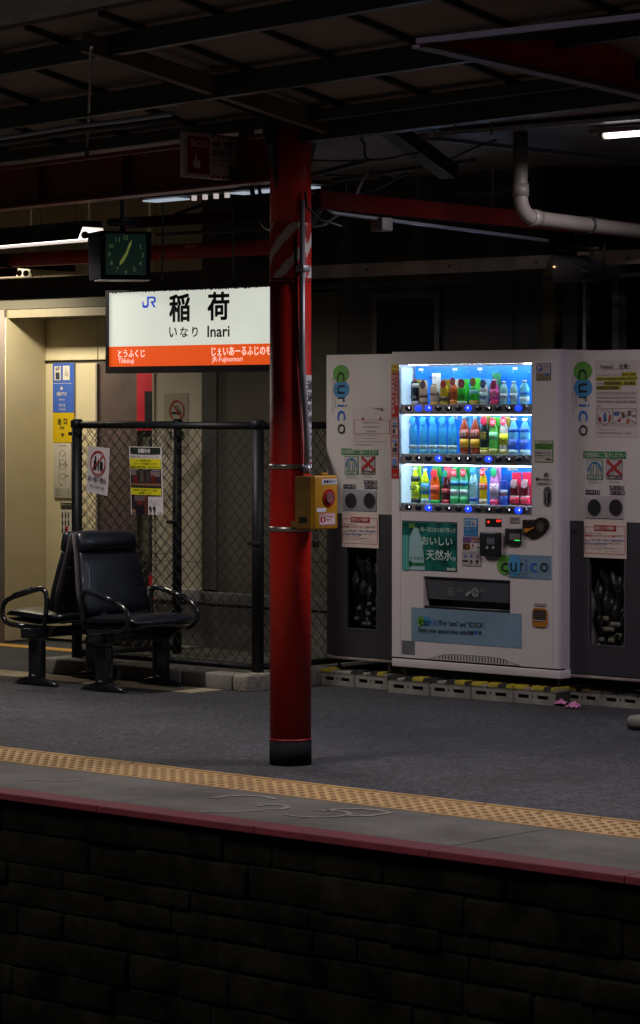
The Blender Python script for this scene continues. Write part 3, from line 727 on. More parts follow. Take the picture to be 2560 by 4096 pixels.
mb.add([a, a + Vector((0, .018, .012)), a + Vector((0, .035, -.014)), a + Vector((0, .046, -.004)), a + Vector((0, .046, -.045)), a + Vector((0, .008, -.040)), a + Vector((0, .018, -.029))], [(0,6,2,1), (5,4,3,2,6)])
mb.build('black_print', M_black, root)
yb, zb_ = atx(990, 760, XS)
MB().box(XS - 0.03, XS + 0.03, yb - 0.03, yb - 0.012, zb_ , 3.02).build('hanging_post', mat('post_dark', (0.05, 0.05, 0.055), 0.5), root)
MB().tube([(XS + 0.02, yb + 0.012, zb_ - 0.02), (XS + 0.02, yb + 0.012, 3.0)], 0.012, n=10).build('post_tube', mat('post_tube', (0.10, 0.10, 0.125), 0.4, metal=0.3), root)
root = thing('loose_cable', 'black cables looping from the hanging post to the red pillar', 'cable', (XS, yb, 2.5))
for k, (r_, dx) in enumerate(((0.011, 0.0), (0.009, 0.05))):
    p0 = Vector((XS + 0.02 + dx, yb, zb_ + 0.03)); p3 = Vector((PC.x - 0.09, PC.y - 0.02, zz(905) - 0.01 * k))
    pts = []
    for i in range(13):
        t = i / 12; pts.append(p0.lerp(p3, t) + Vector((0, 0, -0.075 * math.sin(math.pi * t) * (1 - k * .3))))
    MB().tube(pts, r_, n=8).build('cable', M_black, root)
    if k == 1:
        q = p3 + Vector((0.2, 0, 0.02)); 
        MB().tube([q + Vector((0, 0, .15)), q + Vector((.01, 0, .08)), q + Vector((.05, .05, .02)), q + Vector((.12, .12, -.01))], 0.006, n=8).build('cable', M_steel, root)

# ================================================================ STATION NAME SIGN
SY = 11.0
S_ = Face(SY)
sx0, sx1 = S_.x(437), S_.x(1182)
szt = 0.5 * (S_.z(437, 1172) + S_.z(1072, 1147)); szb = 0.5 * (S_.z(437, 1472) + S_.z(1072, 1453))
root = thing('station_name_sign', 'backlit white and orange station name board hanging from the canopy', 'sign', (sx0, SY, szb))
M_slit = bpy.data.materials.new('sign_white_lit'); M_slit.use_nodes = True
def litgrad(name, col, s, cool=(0.93, 0.97, 1.0)):
    m = lit(name, col, s); nt = m.node_tree; b = nt.nodes['Principled BSDF']
    tc = nt.nodes.new('ShaderNodeTexCoord'); n = nt.nodes.new('ShaderNodeTexNoise'); n.inputs['Scale'].default_value = 1.6; n.inputs['Detail'].default_value = 2
    r = nt.nodes.new('ShaderNodeMapRange'); r.inputs['To Min'].default_value = s * 0.85; r.inputs['To Max'].default_value = s * 1.15
    nt.links.new(tc.outputs['Object'], n.inputs['Vector']); nt.links.new(n.outputs['Fac'], r.inputs['Value']); nt.links.new(r.outputs['Result'], b.inputs['Emission Strength'])
    return m
M_swhite = litgrad('sign_face_white', (0.70, 0.74, 0.64), 0.80)
M_sor = litgrad('sign_face_orange', (0.78, 0.085, 0.008), 0.82)
fr = 0.018
MB().holes(sx0 - fr, sx1 + fr, szb - 0.036, szt + 0.012, [(sx0, sx1, szb, szt)], SY - 0.012, SY + 0.11).build('frame', mat('sign_frame', (0.018, 0.016, 0.016), 0.4, var=0.1), root)
MB().box(sx0 - fr + .002, sx1 + fr - .002, SY + 0.10, SY + 0.1095, szb - 0.03, szt + 0.01).build('back_plate', M_steel, root)
zo = S_.z(437, 1390); zo = szb + (szt - szb) * 0.272
MB().box(sx0, sx1, SY, SY + 0.01, zo, szt).build('white_face', M_swhite, root)
ob = MB().box(sx0, sx1, SY, SY + 0.01, szb, zo - 0.0005).build('orange_band', M_sor, root)
M_ink = mat('sign_ink', (0.008, 0.009, 0.012), 0.4, var=0)
wf = [o for o in root.children if o.name.startswith('white_face')]
wf = wf[0] if wf else root
# coordinates measured in a 680 x 380 crop at 2.2235x
def sgx(u): return S_.x(420 + u / 2.2235)
H0 = 95; 
def sgz(u, v):   # normalise between top edge and bottom edge at that bearing
    top = 97 - (u - 40) * (97 - 35) / (1455 - 40); bot = 760 - (u - 40) * (760 - 718) / (1455 - 40)
    return szt - (szt - szb) * (v - top) / (bot - top)
def sg(mb, body, u0, v0, u1, v1, **k):
    um = (u0 + u1) / 2
    mb.text(body, sgx(u0), sgx(u1), sgz(um, v1), sgz(um, v0), SY - 0.0012, **k)
mb = MB()
sg(mb, '稲', 578, 108, 752, 345, bold=0.035); sg(mb, '荷', 918, 88, 1103, 328, bold=0.035)
sg(mb, 'い', 574, 400, 640, 488, bold=0.02); sg(mb, 'な', 670, 398, 738, 486, bold=0.02); sg(mb, 'り', 778, 393, 826, 482, bold=0.02)
sg(mb, 'Inari', 914, 382, 1108, 480, bold=0.02)
rs = random.Random(5)
for i in range(38):   # dead insects and scratches on the face
    u = rs.uniform(60, 1440); v = rs.uniform(60, 520); cx, cz = sgx(u), sgz(u, v)
    L = rs.uniform(0.001, 0.006); a = rs.uniform(0, 3.1)
    mb.seg(cx, cz, cx + L * math.cos(a), cz + L * math.sin(a), rs.uniform(0.0005, 0.0013), SY - 0.001, th=0.0005)
for i in range(60):
    u = 60 + i * 23 + rs.uniform(-8, 8); cx = sgx(u); mb.box(cx, cx + rs.uniform(0.004, 0.02), SY - 0.001, SY - 0.0002, szt - rs.uniform(0.001, 0.005), szt)
mb.build('black_lettering', M_ink, wf)
mb = MB()
def q(u, v): return sgx(u), sgz(u, v)
# railway company monogram, drawn as strokes
def poly(pts): mb.prism([q(u, v) for u, v in pts], SY - 0.0012, SY - 0.0004)
poly([(332,172),(344,172),(344,198),(350,207),(370,207),(376,198),(376,130),(390,130),(390,205),(382,222),(368,229),(345,229),(334,218)])
poly([(376,128),(440,127),(452,140),(452,170),(444,182),(428,184),(452,222),(434,224),(408,180),(408,170),(432,168),(437,160),(437,148),(430,143),(376,144)])
mb.build('monogram', lit('monogram_blue', (0.006, 0.045, 0.50), 0.8), wf)
mb = MB()
sg(mb, 'とうふくじ', 118, 605, 355, 672, bold=0.01); sg(mb, 'Tōfukuji', 120, 680, 258, 738, bold=0.0)
sg(mb, 'じぇいあーるふじのもり', 950, 563, 1530, 640, bold=0.01); sg(mb, 'JR-Fujinomori', 953, 652, 1224, 712, bold=0.0)
mb.build('white_lettering', lit('lettering_lit', (0.85, 0.80, 0.70), 0.85), ob)
f = Face(SY + 0.03)
mb = MB()
for px in (640, 922):
    X = f.x(px); mb.tube([(X, SY + 0.05, szt + 0.01), (X, SY + 0.05, 2.95)], 0.0055, n=8)
    mb.rbox(X - 0.012, X + 0.012, SY + 0.035, SY + 0.065, szt - 0.005, szt + 0.03, r=0.003)
mb.build('hanger', M_black, root)

# ================================================================ CLOCK
Dk = 15.6; kc = SD((503 - 1280) / F * Dk, Dk)
kz0, kz1 = EYE + (HZ - 1118) / F * Dk, EYE + (HZ - 925) / F * Dk
root = thing('platform_clock', 'dark green platform clock with pale numerals hanging below the red beam', 'clock', (0, 0, 0))
an = math.radians(-27)
nrm = Vector((math.cos(an), math.sin(an), 0)); sid = Vector((-math.sin(an), math.cos(an), 0))
hw = 0.143
M_kb = mat('clock_body', (0.009, 0.011, 0.022), 0.9, var=0.1, spec=0.05)
def frustum(mb, c, depth0, depth1, hw0, hw1, z0, z1, t=0.0):
    vs = []
    for dd, in ((depth0,), (depth1,)):
        for a, z in ((-hw0, z0), (hw0, z0), (hw1, z1), (-hw1, z1)):
            vs.append(c + nrm * dd + sid * a + UP * z)
    mb.add(vs, [(0,3,2,1), (4,5,6,7), (0,1,5,4), (1,2,6,5), (2,3,7,6), (3,0,4,7)])
mb = MB(); frustum(mb, kc, -0.23, 0.0, hw * 0.97, hw * 1.04, kz0, kz1); mb.build('case', M_kb, root, bevel=0.004)
kzc = (kz0 + kz1) / 2 + 0.004; kh = (kz1 - kz0) / 2
mb = MB(); frustum(mb, kc, 0.0005, 0.002, hw * 0.80, hw * 0.80, kzc - kh * 0.84, kzc + kh * 0.86)
fc = mb.build('dial', lit('dial_green', (0.002, 0.016, 0.010), 0.35), root)
M_num = lit('numeral_glow', (0.12, 0.20, 0.09), 0.30)
mb = MB()
def kp(a, b, dd=0.003): return kc + nrm * dd + sid * a + UP * (kzc + b)
R0 = hw * 0.66; RZ = kh * 0.70
for hnum in range(1, 13):
    if hnum == 1: pass
    a = math.radians(90 - hnum * 30); cx, cz = R0 * math.cos(a), RZ * math.sin(a)
    v2, f2 = glyphs(str(hnum), 0.0); w_ = 0.011 * (1.7 if hnum > 9 else 1); h_ = 0.0125
    if hnum == 1: continue
    mb.add([kp(cx + (u - .5) * w_ * 1.2, cz + (v - .5) * h_ * 1.8) for u, v, l in v2], f2)
for i in range(60):
    a = math.radians(i * 6); cx, cz = hw * 0.77 * math.cos(a) , kh * 0.82 * math.sin(a)
    if i % 5 == 0: mb.add([kp(cx - .0012, cz - .0012), kp(cx + .0012, cz - .0012), kp(cx + .0012, cz + .0012), kp(cx - .0012, cz + .0012)], [(0,1,2,3)])
mb.build('numeral', M_num, fc)
M_hand = lit('hand_glow', (0.20, 0.24, 0.05), 0.36)
def hand(ang, L, w_, dd):
    a = math.radians(90 - ang); u = (math.cos(a), math.sin(a)); n_ = (-u[1], u[0])
    mb = MB(); P = [(-.2 * L, w_ * .5), (-.2 * L, -w_ * .5), (L * .7, -w_ * .62), (L, 0), (L * .7, w_ * .62)]
    mb.add([kp(u[0] * p_ + n_[0] * r_, u[1] * p_ + n_[1] * r_, dd) for p_, r_ in P], [(0, 1, 2, 3, 4)]); return mb
hand(22, 0.088, 0.011, 0.006).build('minute_hand', M_hand, fc)
hand(212, 0.070, 0.015, 0.005).build('hour_hand', M_hand, fc)
mb = MB(); frustum(mb, kc, -0.139, -0.001, hw * 0.95, hw * 0.95, kz0 - 0.006, kz0 - 0.0005); mb.build('base_rim', mat('rim_metal', (0.5, 0.5, 0.5), 0.3, metal=0.6, var=0.05), root)
mb = MB(); mb.tube([kc - nrm * 0.07 + UP * (kz1), kc - nrm * 0.07 + UP * (kz1 + 0.05)], 0.02, n=10); mb.rbox(kc.x - 0.10, kc.x + 0.02, kc.y - 0.05, kc.y + 0.10, kz1 + 0.03, kz1 + 0.07, r=0.008)
mb.tube([kc - nrm * 0.07 + UP * (kz1 + .05), kc - nrm * 0.07 + UP * 2.95], 0.011, n=8)
mb.build('hanger', M_black, root)

# ================================================================ FLUORESCENT LAMPS
def tube_lamp(name, label, cat, c, direction, L, tubes, mt, body_mat, w=0.20, group=None, hood=True):
    """hooded lamp; c is the near end (centre), direction unit vector of its run"""
    root = thing(name, label, cat, tuple(c), group)
    d = direction; sd = Vector((-d.y, d.x, 0)); 
    def P(a, b, z): return c + d * a + sd * b + UP * z
    if hood:
        mb = MB(); prof = [(-w/2, -0.015), (-w*.36, 0.06), (w*.36, 0.06), (w/2, -0.015), (w/2 - 0.004, -0.015), (w*.36 - .004, 0.055), (-w*.36 + .004, 0.055), (-w/2 + .004, -0.015)]
        n = len(prof); vs = [P(0.0, b, z) for b, z in prof] + [P(L, b, z) for b, z in prof]
        mb.add(vs, [(i, (i+1) % n, (i+1) % n + n, i + n) for i in range(n)])
        mb.obox(P(L/2, 0, 0.075), d, sd, UP, L/2, w*.3, 0.014)
        mb.build('hood', body_mat, root)
        mb = MB(); vs = [P(L - .002, b, z) for b, z in prof[:4]] + [P(L + .001, b, z) for b, z in prof[:4]]
        mb.add(vs, [(0,1,2,3), (7,6,5,4), (0,1,5,4), (1,2,6,5), (2,3,7,6)]); mb.build('end_plate', M_white, root)
        mb = MB(); mb.add([P(0.002, -w*.36+.006, .053), P(L-.004, -w*.36+.006, .053), P(L-.004, w*.36-.006, .053), P(0.002, w*.36-.006, .053)], [(0,1,2,3)])
        for s_ in (-1, 1):
            mb.add([P(0.002, s_*(w*.36-.006), .053), P(L-.004, s_*(w*.36-.006), .053), P(L-.004, s_*(w/2-.006), -.013), P(0.002, s_*(w/2-.006), -.013)], [(0,1,2,3)])
        mb.build('reflector', mat('reflector_white', (0.75, 0.72, 0.68), 0.35, var=0.05), root)
    for b in tubes:
        MB().tube([P(0.035, b, 0.01), P(L - 0.035, b, 0.01)], 0.014, n=14).build('fluorescent_tube', mt, root)
        for a in (0.012, L - 0.030):
            k = MB().tube([P(a, b, 0.01), P(a + 0.018, b, 0.01)], 0.021, n=14).build('lamp_socket', mat('socket_brown', (0.12, 0.08, 0.05), 0.5, var=0.1), root)
    return root
M_tl = lit('tube_left', (1.0, 0.90, 0.84), 4.0)
M_tr = lit('tube_right', (1.0, 0.95, 0.97), 5.0)
M_tw = lit('tube_warm', (1.0, 0.86, 0.55), 4.0)
ce = atz(372, 948, 2.60)
tube_lamp('hooded_fluorescent_lamp', 'lit twin tube lamp with dark hood beside the hanging clock', 'lamp', ce, -cd, 1.3, (-0.04, 0.04), M_tl, mat('hood_dark', (0.03, 0.03, 0.035), 0.5, var=0.1))
v = Face(13.22); X, z = at(98, 1098, 13.22)
tube_lamp('wall_fluorescent_lamp', 'warm lit lamp under a small dark hood near the cream wall recess', 'lamp', Vector((X, 13.22, z)), Vector((-1, 0, 0)), 1.25, (-0.03, 0.03), M_tw, mat('hood_brown', (0.03, 0.025, 0.02), 0.5, var=0.1), w=0.16)
wl = Vector((X, 13.22, z))
v = atz(2398, 551, 2.94); vlamp = v
r_ = tube_lamp('bare_fluorescent_lamp', 'bright white tube lamp hanging under the canopy above the vending machines', 'lamp', v, Vector((1, 0, 0)), 1.25, (0.0, 0.030), M_tr, mat('batten_grey', (0.20, 0.18, 0.16), 0.5, var=0.1), hood=False)
MB().rbox(v.x - 0.05, v.x + 1.3, v.y - 0.02, v.y + 0.05, v.z + 0.018, v.z + 0.042, r=0.006).build('batten', mat('batten_grey', (0.2, 0.18, 0.16), 0.5), r_)
# long bluish strip glimpsed behind the beam, its glow added as emission
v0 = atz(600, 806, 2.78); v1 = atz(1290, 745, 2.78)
root = thing('long_glow_strip', 'long dim bluish glowing strip glimpsed behind the main red beam', 'lamp', tuple(v0))
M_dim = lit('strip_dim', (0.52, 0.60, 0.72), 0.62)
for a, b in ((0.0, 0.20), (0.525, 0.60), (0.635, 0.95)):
    MB().bar(v0.lerp(v1, a), v0.lerp(v1, b), 0.10, 0.008).build('glow_strip', M_dim, root)
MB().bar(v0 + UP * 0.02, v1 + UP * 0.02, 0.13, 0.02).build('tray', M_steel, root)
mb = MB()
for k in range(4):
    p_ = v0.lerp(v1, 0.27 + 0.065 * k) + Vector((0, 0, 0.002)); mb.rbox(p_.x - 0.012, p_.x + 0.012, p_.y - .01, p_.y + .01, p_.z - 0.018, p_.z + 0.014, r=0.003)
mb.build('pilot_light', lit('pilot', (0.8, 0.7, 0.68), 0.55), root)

# camera / monitor housing under the lintel on the right
root = thing('monitor_housing', 'dark hanging monitor housing with a tiny amber light above the right machines', 'housing', (-9, 12.4, 2.2))
f = Face(12.3); zt_, zb_ = f.z(2270, 1010), f.z(2270, 1130)
mb = MB(); x0, x1 = f.x(2200), f.x(2340)
mb.add([(x0, 12.3, zt_), (x0 + .02, 12.3, zb_), (x1 - .02, 12.3, zb_), (x1, 12.3, zb_ + .07), (x0, 12.62, zt_), (x0 + .02, 12.62, zb_ + .02), (x1 - .02, 12.62, zb_ + .02), (x1, 12.62, zb_ + .08)], [(0,1,2,3), (7,6,5,4), (0,4,5,1), (1,5,6,2), (2,6,7,3), (3,7,4,0)])
mb.build('case', mat('housing_dark', (0.05, 0.05, 0.06), 0.5, var=0.15), root)
MB().box(f.x(2335), f.x(2355), 12.28, 12.298, f.z(2345, 1088), f.z(2345, 1076)).build('small_plate', paint('707078'), root)
a, b = at(2212, 1067, 12.28); MB().ell(a, b, 0.0045, 0.005, 12.285, 12.296, n=12).build('pilot_light', lit('amber_pilot', (1.0, 0.62, 0.3), 1.2), root)
mb = MB()
for px in (2235, 2300, 2350): X = f.x(px); mb.tube([(X, 12.45, zb_ + .05), (X, 12.45, 2.7)], 0.008, n=6)
mb.tube([(f.x(2200), 12.4, f.z(2200, 985)), (f.x(2350), 12.4, f.z(2350, 990))], 0.012, n=8); mb.rbox(f.x(2190), f.x(2215), 12.38, 12.44, f.z(2200, 1000), f.z(2200, 970), r=.004)
mb.build('bracket', M_steel, root)
# ================================================================ CHAIN-LINK FENCE
FY = 12.40
FX0, FX1 = -13.22, -11.66
FZ0, FZ1 = 0.17, 1.575
M_fp = mat('fence_black', (0.006, 0.007, 0.009), 0.5, var=0.3, scale=12, spec=0.3)
M_wire = mat('fence_wire', (0.022, 0.024, 0.024), 0.5, metal=0.2, var=0.2)
root = thing('chain_link_fence', 'black chain-link fence enclosure on the concrete kerb beside the pillar', 'fence', (-12.4, 12.4, 0.1))
def post(x, y, r, z1=1.585, base=0.085):
    mb = MB().tube([(x, y, base), (x, y, z1)], r, n=16)
    o = mb.build('post', M_fp, root)
    MB().lathe((x, y, 0), [(r + 0.006, z1 - 0.045), (r + 0.007, z1 - 0.004), (r * 0.8, z1 + 0.008)], n=16).build('post_cap', M_fp, o)
post(FX0, FY, 0.033); post(FX1, FY, 0.036); post(-13.05, 13.12, 0.030); post(FX1 + 0.03, 13.45, 0.03)
for a, b in (((FX0, FY), (FX1, FY)), ((FX0, FY), (-13.05, 13.12)), ((FX1, FY), (FX1 + .03, 13.45))):
    for z, r in ((FZ1 - 0.018, 0.0215), (0.125, 0.018)):
        MB().tube([(a[0], a[1], z), (b[0], b[1], z)], r, n=12).build('rail', M_fp, root)
def meshpanel(a, b, z0, z1, p=0.056):
    a = Vector((*a, 0)); b = Vector((*b, 0)); L = (b - a).length; d = (b - a) / L; nn = Vector((-d.y, d.x, 0)); H = z1 - z0
    mb = MB(); st = p * math.sqrt(2); r = 0.0016
    k = -int(H / st) - 1
    while k * st < L:
        for s_ in (1, -1):
            u0, u1 = k * st, k * st + H; v0_, v1_ = (z0, z1) if s_ > 0 else (z1, z0)
            c0_, c1_ = max(u0, 0), min(u1, L)
            if c1_ - c0_ > 0.01:
                za = v0_ + (v1_ - v0_) * (c0_ - u0) / H; zb = v0_ + (v1_ - v0_) * (c1_ - u0) / H
                # slightly zig-zagged woven wire
                n = max(1, int(round((c1_ - c0_) / (st / 2)))); pr = None
                for i in range(n + 1):
                    t = i / n; w = 0.003 * (1 if i % 2 else -1) * s_
                    q_ = a + d * (c0_ + (c1_ - c0_) * t) + UP * (za + (zb - za) * t) + nn * w
                    if pr is not None: mb.bar(pr, q_, 2 * r, 2 * r)
                    pr = q_
        k += 1
    for z in (z0 + 0.42 * H, z0 + 0.004, z1 - 0.004): mb.bar(a + UP * z, b + UP * (z + 0.004), 0.003, 0.003)
    return mb.build('wire_netting', M_wire, root)
meshpanel((FX0, FY), (FX1, FY), 0.14, 1.54)
meshpanel((FX0, FY), (-13.05, 13.12), 0.14, 1.54)
meshpanel((FX1, FY), (FX1 + .03, 13.45), 0.14, 1.54)
for x, y, z in ((FX1, FY - .03, 0.86), (-13.05, 13.08, 0.93), (FX0, FY - 0.02, 1.5)):
    MB().rbox(x - 0.05, x + 0.05, y - 0.01, y + 0.012, z - 0.010, z + 0.012, r=0.004).build('clamp', M_fp, root)

# ---- paper signs tied to the fence
PY_ = FY - 0.026
def papersheet(name, label, cat, corners, col, root_y):
    """corners in px: TL,TR,BR,BL on the fence plane, slightly curled"""
    f = Face(root_y); P = [at(px, py, root_y) for px, py in corners]
    root = thing(name, label, cat, (P[0][0], root_y, P[0][1]))
    n = 10; m = 10; vs = []
    for j in range(m + 1):
        for i in range(n + 1):
            u, v = i / n, j / m
            x = (P[0][0] * (1-u) + P[1][0] * u) * (1-v) + (P[3][0] * (1-u) + P[2][0] * u) * v
            z = (P[0][1] * (1-u) + P[1][1] * u) * (1-v) + (P[3][1] * (1-u) + P[2][1] * u) * v
            vs.append((x, root_y + 0.004 * math.sin(u * 3.1) - 0.002 * math.cos(v * 5), z))
    mb = MB(); mb.smooth = True
    mb.add(vs, [(j*(n+1)+i, (j+1)*(n+1)+i, (j+1)*(n+1)+i+1, j*(n+1)+i+1) for j in range(m) for i in range(n)])
    o = mb.build('sheet', col, root)
    def U(u, v):
        x = (P[0][0] * (1-u) + P[1][0] * u) * (1-v) + (P[3][0] * (1-u) + P[2][0] * u) * v
        z = (P[0][1] * (1-u) + P[1][1] * u) * (1-v) + (P[3][1] * (1-u) + P[2][1] * u) * v
        return x, z
    def rect(mb, u0, v0, u1, v1, lay=1):
        mb.add([(*[(c[0], root_y - 0.003 * 1 - 0.0012 * lay, c[1])][0],) for c in (U(u0, v1), U(u1, v1), U(u1, v0), U(u0, v0))], [(0, 1, 2, 3)])
    def txt(mb, body, u0, v0, u1, v1, lay=2, bold=0.0):
        vv, ff = glyphs(body, bold)
        mb.add([(U(u0 + (u1-u0)*a, v1 + (v0-v1)*b)[0], root_y - 0.003 - 0.0012 * lay - l * 1e-4, U(u0 + (u1-u0)*a, v1 + (v0-v1)*b)[1]) for a, b, l in vv], ff)
    return root, o, U, rect, txt
M_paper = mat('paper', (0.52, 0.48, 0.50), 0.35, var=0.04, scale=10)
root, sh, U, rect, txt = papersheet('no_littering_notice', 'small white no littering notice with red ring tied to the fence', 'notice', ((354,1784),(440,1793),(430,1984),(344,1966)), M_paper, PY_)
mb = MB(); yy = PY_ - 0.0054
def ringuv(mb, U, cu, cv, ru, rv, t, y, n=32):
    vs = []
    for k in range(n):
        a = 2 * math.pi * k / n
        for q_ in (1, 1 - t):
            x, z = U(cu + ru * q_ * math.cos(a), cv + rv * q_ * math.sin(a)); vs.append((x, y, z))
    mb.add(vs, [(2*k, 2*k+1, 2*((k+1) % n)+1, 2*((k+1) % n)) for k in range(n)])
def lineuv(mb, U, a, b, w, y):
    p0, p1 = U(*a), U(*b); mb.seg(p0[0], p0[1], p1[0], p1[1], w, y, th=0.0004)
ringuv(mb, U, 0.5, 0.34, 0.36, 0.265, 0.12, yy); lineuv(mb, U, (0.24, 0.50), (0.74, 0.16), 0.007, yy - 0.0004)
mb.build('red_print', paint('9a1a12'), sh)
mb = MB(); rect(mb, 0.31, 0.30, 0.44, 0.47, 2); rect(mb, 0.345, 0.19, 0.405, 0.30, 2); rect(mb, 0.50, 0.27, 0.55, 0.48, 2); rect(mb, 0.60, 0.30, 0.72, 0.48, 2)
txt(mb, 'ポイ捨て禁止', 0.08, 0.635, 0.92, 0.745, bold=0.02); txt(mb, 'No littering', 0.2, 0.81, 0.84, 0.89)
mb.build('black_print', M_ink, sh)
root, sh, U, rect, txt = papersheet('closure_notice', 'tall printed notice with yellow bands and two photos tied to the fence', 'notice', ((517,1786),(646,1788),(653,2061),(524,2056)), M_paper, PY_)
mb = MB(); rect(mb, 0.04, 0.01, 0.97, 0.105); hdr = mb.build('header_band', mat('header_dark', (0.012, 0.02, 0.018), 0.4, var=0), sh)
mb = MB(); txt(mb, 'お知らせ', 0.3, 0.025, 0.67, 0.095, bold=0.02, lay=3); mb.build('white_print', paint('e0dcd8'), sh)
mb = MB(); rect(mb, 0.02, 0.175, 0.98, 0.325); rect(mb, 0.03, 0.61, 0.97, 0.71); mb.build('yellow_band', mat('notice_yellow', (0.50, 0.46, 0.01), 0.45, var=0.05), sh)
mb = MB()
txt(mb, '稲荷駅をご利用いただきありがとうございます。', 0.05, 0.125, 0.93, 0.162); txt(mb, 'ホーム安全設備の改良、', 0.22, 0.187, 0.7, 0.220)
txt(mb, 'こちらのベンチ４脚を撤去いたします。', 0.1, 0.232, 0.86, 0.268); txt(mb, '2025年10月10日', 0.02, 0.28, 0.48, 0.315, bold=0.025); txt(mb, 'からご利用いただけません。', 0.49, 0.284, 0.96, 0.315)
txt(mb, '撤去後は、改札側のエレベーター前に', 0.12, 0.622, 0.84, 0.655); txt(mb, '２脚移動いたします。', 0.28, 0.665, 0.68, 0.700)
txt(mb, 'ご不便をおかけしますが', 0.57, 0.775, 0.95, 0.795); txt(mb, 'ご理解とご協力を', 0.57, 0.805, 0.85, 0.825); txt(mb, 'お願いします。', 0.7, 0.835, 0.95, 0.855); txt(mb, '宇治駅', 0.84, 0.955, 0.98, 0.985)
for cu in (0.62, 0.74):
    rect(mb, cu - .035, 0.875, cu + .035, 0.93, 2); rect(mb, cu - .02, 0.945, cu - .005, 0.985, 2); rect(mb, cu + .005, 0.945, cu + .02, 0.985, 2)
mb.build('black_print', M_ink, sh)
# the two printed photos: platform views in muted colours
def pic(rects):
    for (c_, rs_) in rects:
        mb = MB()
        for r__ in rs_: rect(mb, *r__)
        mb.build('photo_print', paint(c_, 0.4), sh)
pic([('2a2226', [(0.03, 0.33, 0.97, 0.605, 1)]), ('6a5a5c', [(0.05, 0.345, 0.22, 0.42, 2), (0.66, 0.36, 0.95, 0.44, 2)]), ('4a4236', [(0.34, 0.36, 0.44, 0.52, 2), (0.56, 0.37, 0.6, 0.52, 2)]),
     ('6e5236', [(0.03, 0.54, 0.97, 0.572, 2)]), ('5c1a1c', [(0.14, 0.43, 0.27, 0.54, 3), (0.68, 0.42, 0.80, 0.53, 3)]), ('8088a0', [(0.06, 0.337, 0.3, 0.346, 3), (0.4, 0.334, 0.6, 0.340, 3), (0.7, 0.338, 0.94, 0.348, 3)]),
     ('241c20', [(0.04, 0.715, 0.54, 0.985, 1)]), ('5a4a4a', [(0.15, 0.72, 0.52, 0.80, 2)]), ('5c2420', [(0.22, 0.80, 0.40, 0.86, 2), (0.46, 0.74, 0.53, 0.985, 3)]), ('7a6440', [(0.05, 0.93, 0.16, 0.98, 2)]), ('16141a', [(0.2, 0.87, 0.44, 0.98, 3)])])

